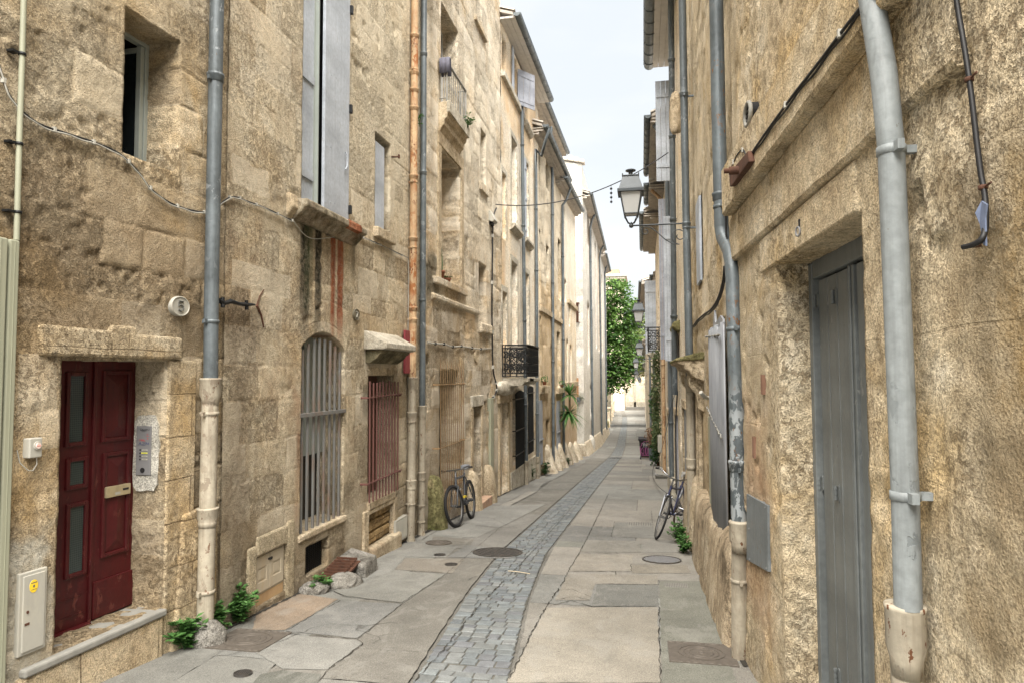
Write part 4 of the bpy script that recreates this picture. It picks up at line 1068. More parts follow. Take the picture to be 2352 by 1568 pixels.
# the door itself: two leaves with mouldings and glazed lights
DD = .255
def D_(x, y): return PA.px(x, y, -DD)
dl0, dl1 = ad.v0-.02, D_(217, 900)[0]; dr1 = ad.v1+.02; dz0, dz1 = .02, ad.z1+.03
dleaf = MB(); dleaf.pbox(PA, dl0, dl1-.004, dz0, dz1, -DD-.045, -DD); dl = dleaf.build('door', M['red_door'], hA, bevel=.004)
dleaf = MB(); dleaf.pbox(PA, dl1+.004, dr1, dz0, dz1, -DD-.045, -DD); dr = dleaf.build('door', M['red_door'], hA, bevel=.004)
b = MB(); b.pbox(PA, dl1-.018, dl1+.006, dz0, dz1, -DD, -DD+.018); b.build('astragal', M['red_door'], dl, bevel=.005)
def frame_mold(parent, xl, xr, yt, yb, glass=True, w_=.028):
    a, z1 = D_(xl, yt); c, _ = D_(xr, yt); _, z0 = D_(xl, yb)
    b = MB()
    for (p, q, r, s) in ((a, a+w_, z0, z1), (c-w_, c, z0, z1), (a+w_, c-w_, z0, z0+w_), (a+w_, c-w_, z1-w_, z1)): b.pbox(PA, p, q, r, s, -DD-.01, -DD+.016)
    b.build('moulding', M['red_door'], parent, bevel=.006)
    if glass:
        g = MB(); g.pbox(PA, a+w_, c-w_, z0+w_, z1-w_, -DD-.005, -DD+.002); g.build('glass_pane', M['wired'], parent)
        bb = MB()
        n = int((z1-z0)/.02)
    else:
        g = MB(); cz = (z0+z1)/2; cv = (a+c)/2; P = PA.P; i = w_*1.0
        q = [P(a+i, z0+i, -DD+.002), P(c-i, z0+i, -DD+.002), P(c-i, z1-i, -DD+.002), P(a+i, z1-i, -DD+.002), P(cv, z0+i+.08, -DD+.02), P(cv, z1-i-.08, -DD+.02)]
        g.add(q, [(0, 1, 4), (1, 2, 5, 4), (2, 3, 5), (3, 0, 4, 5)]); g.build('raised_panel', M['red_door'], parent)
def wired():
    b = NB('wired glass'); co = b.coord(); sp = b.n('ShaderNodeSeparateXYZ'); b.l(co, sp.inputs[0])
    def ln(s): return b.mr(b.math('ABSOLUTE', b.math('SUBTRACT', b.math('FRACT', b.math('MULTIPLY', s, 70.0)), .5)), .38, .46, 0, 1)
    g = b.math('MAXIMUM', ln(sp.outputs['Y']), ln(sp.outputs['Z']))
    c = b.mix(b.math('MULTIPLY', g, .5), (.018, .026, .026), (.10, .12, .11))
    return b.fin(c, .16, None, spec=.5)
M['wired'] = wired()
frame_mold(dl, 151, 201, 853, 1026); frame_mold(dl, 150, 200, 1052, 1126); frame_mold(dl, 150, 200, 1158, 1330)
frame_mold(dr, 235, 300, 850, 1015, False); frame_mold(dr, 235, 297, 1040, 1280, False)
b = MB(); a, z1 = D_(217, 1335); b.pbox(PA, dl1+.02, dr1, .03, z1, -DD-.002, -DD+.016); b.build('kick_panel', M['red_door'], dr, bevel=.004)
a, z1 = D_(135, 1470); b = MB(); b.profile(PA, dl0, dl1-.02, [(-DD-.01, z1+.02), (-DD+.012, z1+.015), (-DD+.045, z1-.04), (-DD+.045, .03), (-DD-.01, .03)]); b.build('weather_board', M['red_door'], dl, bevel=.004)
for yy in (1378, 1420):
    a, z1 = D_(150, yy); b = MB(); b.pbox(PA, dl0+.05, dl1-.05, z1, z1+.006, -DD-.002, -DD+.004); b.build('groove_bead', M['red_door'], dl)
a, z1 = D_(236, 1118); c, _ = D_(291, 1118); _, z0 = D_(236, 1143)
b = MB(); b.pbox(PA, a, c, z0, z1, -DD-.002, -DD+.034); lb = b.build('letterbox', M['brass'], dr, bevel=.004)
b = MB(); b.pbox(PA, a+(c-a)*.66, a+(c-a)*.9, z0+(z1-z0)*.45, z0+(z1-z0)*.65, -DD+.032, -DD+.036); b.build('slot', M['black'], dr)
b = MB(); b.pbox(PA, a+(c-a)*.34, a+(c-a)*.55, z0+(z1-z0)*.15, z0+(z1-z0)*.4, -DD+.032, -DD+.0355); b.build('name_sticker', M['white_plastic'], dr)
b = MB(); b.pbox(PA, ad.v0-.05, ad.v1+.05, dz1-.02, dz1+.1, -DD-.05, -DD+.02); b.build('door_head', M['stoneA'], hA)
# window of house A: the casement stands open inwards
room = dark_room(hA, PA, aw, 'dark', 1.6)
WD = .27; b = MB()
b.pbox(PA, aw.v1-.035, aw.v1+.0, aw.z0, aw.z1, -WD-.05, -WD); b.pbox(PA, aw.v0, aw.v0+.03, aw.z0, aw.z1, -WD-.05, -WD); b.pbox(PA, aw.v0, aw.v1, aw.z1-.03, aw.z1, -WD-.05, -WD+.003)
wf = b.build('window', M['greyframe'], hA, bevel=.004)
b = MB()
for k_, (i0, i1) in enumerate(((.0, .03),)):
    b.pbox(PA, aw.v1-.075, aw.v1-.042, aw.z0+.02, aw.z1-.035, -WD-.045, -WD-.005)
b.pbox(PA, aw.v1-.07, aw.v1-.045, aw.z0+.02, aw.z1-.04, -WD-.42, -WD-.39); b.pbox(PA, aw.v1-.07, aw.v1-.045, aw.z0+.02, aw.z0+.06, -WD-.39, -WD-.045); b.pbox(PA, aw.v1-.07, aw.v1-.045, aw.z1-.08, aw.z1-.04, -WD-.39, -WD-.045)
cs = b.build('open_casement', M['greyframe'], wf, bevel=.003)
b = MB(); b.pbox(PA, aw.v1-.062, aw.v1-.056, aw.z0+.06, aw.z1-.08, -WD-.39, -WD-.045); b.build('pane', M['glass'], wf)

# things on house A -------------------------------------------------------
def plaque(label, pl, x, y, wpx, hpx, txt, o=.012, mat='white_plastic', ink='black', r=.005, off=None):
    v, z = pl.px(x, y); va_, _ = pl.px(x-wpx/2, y); vb_, _ = pl.px(x+wpx/2, y); _, zb = pl.px(x, y+hpx/2); _, zt = pl.px(x, y-hpx/2)
    rv = (vb_-va_)/2; rz = (zt-zb)/2; e = empty('number_plaque', pl.P(v, z, 0), label, 'house number')
    b = MB(); b.disc(pl, v, z, rv, rz, -.03, o+.008, 28); b.build('plate', M[mat], e, bevel=.003)
    b = MB(); b.tube([pl.P(v+rv*.93*math.cos(2*math.pi*k/28), z+rz*.93*math.sin(2*math.pi*k/28), o+.009) for k in range(28)], .005, 6, closed=True); b.build('rim', M[mat], e)
    if txt:
        h = rz*.95; w_ = rv*.62
        t = writing(txt, lambda a_, c_: pl.P(v-w_*(len(txt)*1.25-.25)/2*pl.side*1 + a_*pl.side, z-h/2+c_, o+.011), w_, h, r); t.build('number', M[ink], e)
    return e
M['ink'] = plain_mat('faded dark enamel', (.10, .10, .09), .6)
plaque('round white enamel plaque with the number 5 above the red door', PA, 407, 704, 43, 46, '5', .02, 'white_plastic', 'ink', .008)
# call box with red push button
a, z1 = A_(52, 1006); c, z0 = A_(80, 1048); e = empty('call_button_box', PA.P(a, z0, .0), 'small white plastic box with a red push button left of the red door', 'button box')
b = MB(); b.pbox(PA, a, c, z0, z1, -.03, .05); b.build('case', M['white_plastic'], e, bevel=.006)
vm, zm = (a+c)/2+.006, (z0+z1)/2+.012; b = MB(); b.disc(PA, vm, zm, .024, .026, .05, .056, 20); b.build('ring', M['white_plastic'], e, bevel=.002)
b = MB(); b.disc(PA, vm, zm, .015, .017, .056, .062, 16); b.build('button', plain_mat('red letters button', (.62, .5, .45), .5), e)
b = writing('____', lambda p, q: PA.P(vm-.011+p, zm-.004+q, .0625), .0045, .008, .0012); b.build('lettering', M['red_plastic'] if 'red_plastic' in M else M['maroon'], e)
b = MB(); b.tube([PA.P(a+.06, z0+.01, .03), PA.P(a+.065, z0-.04, .03), PA.P(a+.045, z0-.075, .025), PA.P(a+.02, z0-.07, .02), PA.P(a-.03, z0-.02, .02), PA.P(a-.04, z0+.05, .01)], .003, 6); b.build('wire', M['white_cable'], e)
# meter box
a, z1 = A_(38, 1318); c, _ = A_(102, 1318); _, z0 = A_(38, 1508); e = empty('meter_box', PA.P(a, z0, 0), 'white electricity meter box with a yellow round sticker low on the wall', 'meter box')
b = MB(); b.pbox(PA, a, c, z0, z1, -.05, .022); b.build('frame', M['white_plastic'], e, bevel=.005)
b = MB(); b.pbox(PA, a+.018, c-.018, z0+.018, z1-.018, .02, .03); b.build('door', M['white_plastic'], e, bevel=.004)
b = MB(); vm = a+(c-a)*.46; b.disc(PA, vm, z1-.085, .026, .036, .03, .0315, 20); b.build('sticker', plain_mat('yellow sticker', (.75, .52, .03), .6), e)
b = MB(); b.disc(PA, vm, z1-.085, .006, .008, .0315, .0325, 10); b.pbox(PA, vm-.018, vm+.018, z1-.068, z1-.063, .0315, .0322); b.pbox(PA, vm-.016, vm+.016, z1-.105, z1-.102, .0315, .0322); b.build('sticker_marks', M['ink'], e)
b = MB(); b.disc(PA, a+.045, z0+(z1-z0)*.52, .007, .009, .03, .034, 10); b.pbox(PA, a+.03, a+.058, z0+(z1-z0)*.36, z0+(z1-z0)*.39, .03, .032); b.build('lock', M['rust'], e)
# intercom on the jamb of the doorway (that face looks along the street)
jv = ad.v1 - .004
xL = PA.u0+PA.s*jv
def J_(x, y):   # pixel -> (X, Z) on the jamb face Y = jv
    d = ray(x, y); t = jv/d.y; return d.x*t, CZ+d.z*t
x0, z1 = J_(318, 977); x1, _ = J_(351, 977); _, z0 = J_(318, 1089); yj = jv-.012
e = empty('intercom_panel', (x0, jv, z0), 'steel intercom panel with scribbled tags and four name buttons beside the red door', 'intercom')
b = MB(); b.box(x0, x1, yj-.006, jv+.03, z0, z1); b.build('panel', M['steel'], e, bevel=.002)
W_, H_ = x1-x0, z1-z0; yf = yj-.007
def bx_(name, mat, a_, c_, p_, q_, th=.0015, y=None):
    b = MB(); yy = yf if y is None else y; b.box(x0+W_*a_, x0+W_*c_, yy-th, yy+.001, z1-H_*q_, z1-H_*p_); return b.build(name, mat, e)
yel = plain_mat('yellow name label', (.62, .62, .08), .6)
for i, yy in enumerate((.485, .548, .612, .676)):
    bx_('name_label', yel if i == 1 else M['white_plastic'], .38 if i == 1 else .43, .80, yy-.012, yy+.014); bx_('push_button', M['black'], .26, .34, yy-.012, yy+.014, .003)
    bx_('label_text', M['ink'], .5, .72, yy-.002, yy+.003, .002)
b = MB(); N = 20; cx, cz = x0+W_*.48, z1-H_*.9; rr = W_*.15
b.add([(cx+rr*math.cos(2*math.pi*k/N), yf-.003, cz+rr*1.05*math.sin(2*math.pi*k/N)) for k in range(N)]+[(cx+rr*math.cos(2*math.pi*k/N), yf+.001, cz+rr*1.05*math.sin(2*math.pi*k/N)) for k in range(N)], [tuple(range(N))]+[(k, k+N, (k+1) % N+N, (k+1) % N) for k in range(N)])
b.build('camera_eye', M['black'], e)
b = MB()
for i in range(5):
    for j in range(4):
        if (i in (0, 4)) and j in (0, 3): continue
        px_, pz_ = x0+W_*(.33+.08*i), z1-H_*(.065+.016*j); b.box(px_-.0014, px_+.0014, yf-.001, yf+.001, pz_-.0014, pz_+.0014)
b.build('speaker_holes', M['black'], e)
def tagtext(t, ax, az, w_, h, r, mat, sl=0.0):
    b = writing(t, lambda p, q: (x0+W_*ax+p+q*sl, yf-.001, z1-H_*az+q), w_, h, r); b.build('scribble', mat, e)
redink = plain_mat('red marker', (.5, .02, .03), .5); blueink = plain_mat('blue marker', (.02, .04, .16), .5)
tagtext('DL.OU'.replace('.', ''), .28, .085, W_*.13, H_*.032, .0009, M['black']); tagtext('ZOOL', .22, .305, W_*.09, H_*.032, .0009, redink)
tagtext('AZM', .17, .385, W_*.2, H_*.055, .0014, blueink, .15); tagtext('Z', .74, .18, W_*.1, H_*.022, .0009, redink); tagtext('H', .74, .215, W_*.1, H_*.022, .0009, redink); tagtext('S', .74, .27, W_*.1, H_*.025, .0009, redink)
M['cementpatch'] = stone_mat('pale cement patch', (.38, .36, .31), (.52, .5, .44), (.62, .6, .55), blk=(3, 3), bcon=0, joint=0, pit=.2, bump=.8, streak=.1)
# pale cement round the panel
xa, za_ = J_(309, 950); xb, _ = J_(368, 950); _, zb_ = J_(309, 1130); b = MB(); rn = random.Random(2); N = 26
ring = []
for k in range(N):
    a_ = 2*math.pi*k/N; s = (abs(math.cos(a_))**6+abs(math.sin(a_))**6)**(-1/6)*rn.uniform(.93, 1.0)
    ring.append(((xa+xb)/2+(xb-xa)/2*math.cos(a_)*s, yj+.004, (za_+zb_)/2+(za_-zb_)/2*math.sin(a_)*s))
b.add(ring+[(x, jv+.03, z) for x, y, z in ring], [tuple(range(N))]+[(k, k+N, (k+1) % N+N, (k+1) % N) for k in range(N)]); b.build('cement_patch', M['cementpatch'], hA)
# plastic trunking and conduit at the left edge
def vbox(label, name, cat, pl, xl, xr, yt, o1, mat, yb=1568):
    a, z1 = pl.px(xl, yt, o1); c, _ = pl.px(xr, yt, o1); zb = gz(a)-.02; e = empty(name, pl.P(a, zb, 0), label, cat)
    b = MB(); b.pbox(pl, a, c, zb, z1, -.04, o1); b.build('cover', M[mat], e, bevel=.008)
    b = MB(); b.pbox(pl, a+(c-a)*.46, a+(c-a)*.5, zb, z1-.004, o1-.002, o1+.003); b.build('seam', M[mat], e)
vbox('wide beige plastic cable trunking at the left edge of the wall', 'cable_trunking', 'cable trunking', PA, -14, 20, 541, .06, 'beige_plastic')
vbox('narrow beige plastic cable trunking below the thin conduit', 'cable_trunking', 'cable trunking', PA, 24, 47, 549, .05, 'beige_plastic')
e = empty('conduit', PA.P(A_(38, 548)[0], A_(38, 548)[1], .03), 'thin beige conduit pipe clipped up the wall at the far left', 'conduit')
b = MB(); b.tube([PA.P(*A_(56, -60, .03), .03), PA.P(*A_(51, 130, .03), .03), PA.P(*A_(44, 330, .03), .03), PA.P(*A_(38, 552, .03), .03)], .0155, 10); b.build('pipe', M['beige_plastic'], e)
for yy, xx in ((125, 51), (331, 44), (488, 41)):
    v, z = PA.px(xx, yy, .03); b = MB(); b.pbox(PA, v-.06, v-.018, z-.006, z+.006, -.01, .035); b.lathe(*PA.P(v, z, .03)[:2], [(.017, z-.008), (.021, z-.008), (.021, z+.008), (.017, z+.008)], 12); b.build('clip', M['iron'], e)
cable('black and white cable sagging across the wall under the small open window', [PA.P(*A_(x, y, .02), .02) for x, y in ((-12, 120), (0, 158), (18, 212), (45, 250), (90, 285), (160, 309), (215, 327), (272, 352), (315, 392), (345, 432), (385, 463), (430, 481), (470, 488), (492, 486))], .0065, 'cable', 9, second=('white_cable', .010))
PBo = lambda x, y, o=.02: PB.P(*PB.px(x, y, o), o)
cable('thin twin cable running from the grey drainpipe to the first floor sill', [PBo(505, 470), PBo(525, 455), PBo(543, 453), PBo(570, 463), PBo(610, 478), PBo(650, 497), PBo(674, 508)], .006, 'cable', 7, second=('white_cable', .009))
cable('pale thin wire looping below the first floor sill', [PBo(674, 508), PBo(700, 540), PBo(725, 549), PBo(765, 545), PBo(790, 543), PBo(815, 541)], .0045, 'white_cable')
cable('black and white cable running from the rusty sill to the rusty drainpipe', [PBo(800, 541), PBo(830, 545), PBo(860, 556), PBo(905, 577), PBo(938, 593)], .006, 'cable', 7, second=('white_cable', .009))
cable('white wire hanging beside the rusty drainpipe', [PBo(938, 593), PBo(939, 640), PBo(938, 700), PBo(937, 760)], .005, 'white_cable')

# ---- house B -------------------------------------------------------------
VB1 = PB.px(977, 850)[0]
hB = empty('stone_house', PB.P(7.3, gz(7.3)), 'tan rendered house with tall pale blue shutters and a rust stained sill', 'house', 'old stone houses lining the alley')
B_ = PB.px
bw = opx(PB, 697, 803, 20, 470, .16); bw.z1 = 6.15
bs = opx(PB, 862, 897, 302, 522, .2)
ba = opx(PB, 693, 792, 796, 1226, .34, .17)
bv = opx(PB, 702, 754, 1257, 1326, .12)
bd = opx(PB, 586, 657, 1279, 1398, .05)
br_ = opx(PB, 846, 904, 861, 1152, .3)
bi = opx(PB, 843, 901, 1182, 1258, .07)
LX = VS
stB = [grime((.10, .075, .05), -.45, 1.0, .75, 44), grime(DIRT, 0.2, 1.6, .35, 45), sbox((.15, .11, .07), LX-.05, LX+.42, -.5, 2.3, .65, .2, 5, 2, .7), sbox((.07, .06, .045), LX, LX+.75, -.5, .75, .6, .25, 51, 2.2, .8),
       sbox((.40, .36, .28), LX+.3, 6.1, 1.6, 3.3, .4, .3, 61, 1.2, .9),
       streak(BLK, 6.05, 6.65, 3.25, 1.9, 1.2, 9, 9), streak(GRN, 6.25, 6.55, 3.2, 2.2, .7, 12, 14), sbox(BLK, 6.1, 6.45, 2.4, 3.25, .45, .15, 13, 3, .4),
       streak(RUST, 6.84, 7.18, 3.2, 1.94, 1.6, 19, 22), streak((.25, .085, .045), 6.9, 7.13, 3.2, 1.94, 1.5, 29, 13), streak(BLK, 7.2, 7.5, 3.2, 2.7, .6, 33, 12),
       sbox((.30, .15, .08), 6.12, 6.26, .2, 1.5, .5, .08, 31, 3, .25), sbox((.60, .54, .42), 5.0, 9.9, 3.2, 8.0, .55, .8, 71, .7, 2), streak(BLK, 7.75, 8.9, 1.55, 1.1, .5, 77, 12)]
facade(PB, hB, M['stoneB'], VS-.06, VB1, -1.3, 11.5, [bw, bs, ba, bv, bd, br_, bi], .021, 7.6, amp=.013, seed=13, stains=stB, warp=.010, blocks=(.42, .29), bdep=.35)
# shutters of the tall window
mid = B_(741, 300)[0]
sh = shutter_leaf(hB, PB, bw.v0+.02, mid-.02, bw.z0+.05, bw.z1, -.13, .035, 'shutter', 2, hinge=bw.v0+.03, battens=True)
sh2 = shutter_leaf(hB, PB, mid+.02, bw.v1-.01, bw.z0-.03, bw.z1, -.02, .035, 'shutter', 1, hinge=bw.v1-.005, battens=False)
b = MB()
for (zz, n) in ((bw.z0+.14, 3), (bw.z0+1.55, 3), (bw.z0+.75, 2)):
    for i in range(n):
        v = mid+.06+i*.11; b.disc(PB, v, zz+.02*((i*7) % 3), .009, .009, .015, .019, 8)
b.build('studs', M['shutter'], sh2)
b = MB(); v = bw.v1-.15; b.tube([PB.P(v, bw.z0+.62, .035), PB.P(v+.02, bw.z0+.66, .045), PB.P(v+.02, bw.z0+.78, .045), PB.P(v, bw.z0+.82, .035)], .009, 6); b.build('handle', M['shutter'], sh2)
b = MB(); b.pbox(PB, mid-.025, mid-.008, bw.z0, bw.z1, -.14, -.09); b.pbox(PB, mid-.004, mid+.012, bw.z0, bw.z1, -.12, -.05); b.build('closing_post', M['greyframe'], hB)
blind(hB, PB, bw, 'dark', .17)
# moulded first floor sill with rust
b = MB(); zs = bw.z0; a, c = bw.v0-.18, bw.v1+.17
b.profile(PB, a, c, [(-.04, zs), (.16, zs), (.17, zs-.02), (.17, zs-.075), (.12, zs-.09), (.11, zs-.12), (.06, zs-.16), (.03, zs-.2), (-.04, zs-.2)]); sl_ = b.build('sill', M['sillstone'], hB, bevel=.012)
b = MB(); b.profile(PB, 6.95, 7.28, [(.1, zs+.004), (.165, zs+.004), (.1745, zs-.02), (.1745, zs-.078), (.125, zs-.092), (.1, zs-.08)]); b.build('rust_stain_crust', M['rustcrust'] if 'rustcrust' in M else M['rust'], sl_)
b = MB(); b.profile(PB, a-.1, a+.02, [(-.02, zs+.05), (.05, zs+.03), (.07, zs-.1), (-.02, zs-.22)]); b.build('broken_stone', M['stoneS'], hB, bevel=.02)
# small window with one shutter
c_ = B_(886, 400)[0]; shutter_leaf(hB, PB, bs.v0+.01, c_, bs.z0, bs.z1-.1, -.05, .03, 'shutter', 1, battens=False)
blind(hB, PB, bs, 'dark'); sill(hB, PB, bs.v0-.05, bs.v1+.07, bs.z0, .13, .07)
b = MB(); b.tube([PB.P(bs.v1+.04, bs.z1-.15, 0), PB.P(bs.v1+.06, bs.z1-.15, .1)], .012, 6); b.tube([PB.P(bs.v1+.06, bs.z1-.17, .1), PB.P(bs.v1+.06, bs.z1-.12, .1)], .016, 6); b.build('shutter_hook', M['rust'], hB)
# arched barred window
blind(hB, PB, ba, 'interior', .33, 'inner_wall')
b = MB(); P = PB; b.pbox(PB, ba.v0+.0, ba.v0+.33, ba.z0+.02, ba.z1, -.3, -.27); b.build('inner_shutter', plain_mat('dull grey inner boards', (.13, .135, .13), .7, .1, 6), hB, bevel=.004)
b = MB(); b.pbox(PB, ba.v0+.55, ba.v1, ba.z0+.7, ba.z1+ba.rise, -.3, -.26); b.build('window_frame', M['greyframe'], hB)
grille(hB, PB, ba.v0+.02, ba.v1-.0, ba.z0-.06, ba.z1-.06, 8, -.03, 'grey_iron', .0125, [B_(740, 948, -.02)[1]], rise=ba.rise*1.0, ext=.04, cr=.02, jit=.004, seed=4, name='window_grille')
b = MB(); b.pbox(PB, ba.v0-.04, ba.v1+.04, ba.z0-.07, ba.z0-.002, -.3, .025); b.build('sill', M['stoneS'], hB, bevel=.015)
# basement vent
b = MB(); b.pbox(PB, bv.v0, bv.v1, bv.z0, bv.z1, -.10, -.09); vg = b.build('basement_vent', M['dark'], hB)
b = MB()
n = 16
for i in range(n): z = bv.z0+(bv.z1-bv.z0)*(i+.5)/n; b.pbox(PB, bv.v0, bv.v1, z-.004, z+.004, -.09, -.075)
for i in range(12): v = bv.v0+(bv.v1-bv.v0)*(i+.5)/12; b.pbox(PB, v-.003, v+.003, bv.z0, bv.z1, -.075, -.07)
b.build('mesh_bars', M['iron'], vg)
# cream basement hatch
a, z1 = bd.v0, bd.z1; c = bd.v1
b = MB(); b.pbox(PB, a+.01, c-.01, bd.z0+.09, z1-.01, -.04, -.02); hd = b.build('hatch', M['hatchpaint'] if 'hatchpaint' in M else M['cream_paint'], hB, bevel=.004)
m_ = (a+c)/2; b = MB()
for (p, q) in ((a+.02, m_-.004), (m_+.004, c-.02)):
    for (r, s) in ((bd.z0+.11, bd.z0+.2), (z1-.12, z1-.02)): b.pbox(PB, p, q, r, s, -.021, -.012)
    b.pbox(PB, p, p+.05, bd.z0+.2, z1-.12, -.021, -.012); b.pbox(PB, q-.05, q, bd.z0+.2, z1-.12, -.021, -.012); b.pbox(PB, p+.07, q-.07, bd.z0+.22, z1-.14, -.021, -.015)
b.build('hatch_leaves', M['hatchpaint'], hd, bevel=.004)
b = MB(); b.pbox(PB, m_-.03, m_+.03, z1-.08, z1-.065, -.015, -.002); b.tube([PB.P(m_-.01, z1-.085, -.002), PB.P(m_, z1-.06, .006), PB.P(m_+.015, z1-.085, -.002)], .005, 5); b.build('latch', M['iron'], hd)
b = MB(); b.prism(PB, [(a+.012, bd.z0-.35), (c-.012, bd.z0-.35), (c-.012, bd.z0+.11), (a+.012, bd.z0+.08)], -.04, -.022); b.build('hatch_board', M['hatchlow'] if 'hatchlow' in M else M['tan_iron'], hB)
b = MB()
for (p, q, r, s) in ((a-.13, a+.004, bd.z0-.3, z1+.1), (c-.004, c+.13, bd.z0-.3, z1+.2), (a+.004, c-.004, z1-.004, z1+.17)): b.pbox(PB, p, q, r, s, -.03, .022)
fr_ = b.build('hatch_surround', M['cementwarm'] if 'cementwarm' in M else M['stoneS'], hB, bevel=.02)
# hooded window with red bars
a, zt = B_(829, 764, .0); c = B_(908, 764)[0]; zt = B_(829, 800, 0.1)[1]
b = MB(); hv0, hv1 = 7.78, 8.86; z = B_(855, 787, .26)[1]
b.profile(PB, hv0, hv1, [(-.03, z+.17), (.02, z+.17), (.29, z+.02), (.29, z-.05), (.24, z-.06), (-.03, z-.06)]); hood = b.build('hood', M['stoneH'] if 'stoneH' in M else M['stoneW'], hB, bevel=.012)
b = MB(); b.profile(PB, hv0+.06, hv1-.06, [(-.03, z-.06), (.235, z-.06), (.20, z-.10), (.17, z-.115), (.15, z-.15), (.08, z-.2), (.05, z-.22), (-.03, z-.22)]); b.build('hood_moulding', M['mossmould'] if 'mossmould' in M else M['stoneS'], hood, bevel=.01)
blind(hB, PB, br_, 'interior', .29, 'inner_wall')
b = MB(); b.pbox(PB, br_.v0+.12, br_.v1, br_.z0+.02, br_.z1, -.27, -.24); b.build('inner_boards', plain_mat('dark brown boards', (.10, .05, .035), .7, .2, 9), hB)
b = MB(); b.pbox(PB, br_.v0-.02, br_.v1+.02, br_.z0-.09, br_.z0, -.1, .04); b.build('sill', M['stoneS'], hB, bevel=.01)
g_ = grille(hB, PB, B_(846, 1000, .07)[0], B_(917, 1000, .07)[0], B_(846, 1165, .07)[1]+.05, B_(846, 877, .07)[1], 10, .07, 'red_iron', .009, [B_(846, 913, .07)[1], B_(846, 1110, .07)[1]], ext=.06, jit=.006, seed=8, name='window_grille', zslope=.02)
# stone infill below
def M_infill():
    return stone_mat('honey stone blocks in mortar', (.20, .13, .06), (.40, .28, .14), (.52, .40, .24), blk=(.33, .16), bcon=.5, joint=1.0, pit=.6, bump=1.4, streak=.3, big=2)
M['infill'] = M_infill()
b = MB(); b.pbox(PB, bi.v0-.02, bi.v1+.02, bi.z0-.02, bi.z1+.02, -.1, -.06); b.build('stone_infill', M['infill'], hB)
rn = random.Random(5)
z = bi.z0
while z < bi.z1-.04:
    h = min(rn.uniform(.12, .17), bi.z1-z); v = bi.v0; row = MB()
    while v < bi.v1-.03:
        w_ = min(rn.uniform(.14, .34), bi.v1-v)
        row.pbox(PB, v+.01, v+w_-.01, z+.01, z+h-.01, -.07, rn.uniform(-.03, -.012)); v += w_
    row.build('infill_blocks', M['infill'], hB, bevel=.02, seg=3); z += h
b = MB()
for (p, q, r, s) in ((bi.v0-.14, bi.v0+.003, bi.z0-.25, br_.z0-.09), (bi.v1-.003, bi.v1+.13, bi.z0-.05, br_.z0-.09), (bi.v0, bi.v1, bi.z1-.003, br_.z0-.088)): b.pbox(PB, p, q, r, s, -.05, .03)
b.build('window_surround', M['stoneS'], hB, bevel=.012)
b = MB(); b.pbox(PB, bi.v0, bi.v1+.12, bi.z0-.3, bi.z0+.0, -.05, .10); b.build('base_ledge', M['stoneB'], hB, bevel=.03)
# maroon shutter edge-on beside the rusty pipe
va_ = B_(934, 800, .1)[0]; shutter_leaf(hB, PB, B_(928, 800, .03)[0], B_(941, 800, .03)[0], B_(929, 857)[1], B_(929, 759)[1], .02, .03, 'maroon', 1, battens=False)
gutter_eave(hB, PB, VS, VB1, 11.5, .5, 'tiles')
gutter_eave(hA, PA, .2, VS, 9.0, .5, 'tiles')
plaque('small dark oval plaque with the number 7 beside the rust stain', PB, 815.5, 723, 13.5, 27, '7', .012, 'brass_dark' if 'brass_dark' in M else 'brass', 'white_plastic', .008)
# vent cover box
a, z1 = B_(909, 1196, .05); c = B_(936, 1190, .05)[0]; z0 = B_(909, 1250, .05)[1]
e = empty('vent_cover', PB.P(a, z0, .0), 'white ribbed metal vent cover low on the wall left of the cream pipes', 'vent cover')
b = MB(); b.pbox(PB, a, c, z0, z1, -.02, .05); b.build('case', M['white_plastic'], e, bevel=.006)
b = MB()
for i in range(9): v = a+(c-a)*(i+.7)/9.4; b.pbox(PB, v-.008, v+.008, z0+.03, z1-.03, .05, .056)
b.build('ribs', M['white_plastic'], e)
# iron bracket stuck in the wall right of the grey pipe
e = empty('iron_bracket', PBo(540, 695, 0), 'old black iron bracket stuck in the wall right of the grey drainpipe', 'bracket')
b = MB(); q = [PBo(502, 690, .06), PBo(515, 697, .07), PBo(530, 692, .05), PBo(548, 698, .06), PBo(566, 700, .05), PBo(585, 700, .02)]; b.tube(q, [.02, .017, .02, .014, .018, .008], 7); b.tube([PBo(566, 690, .05), PBo(567, 712, .05)], .016, 6); b.tube([PBo(511, 684, .06), PBo(512, 706, .07)], .018, 6); b.build('bar', M['iron'], e)
b = MB(); b.tube([PBo(590, 702, .015), PBo(600, 725, .01), PBo(606, 752, .01)], [.012, .010, .006], 6); b.tube([PBo(590, 702, .01), PBo(597, 680, .01), PBo(606, 665, .0)], [.008, .006, .004], 6); b.build('wood_splinter', M['rust'], e)

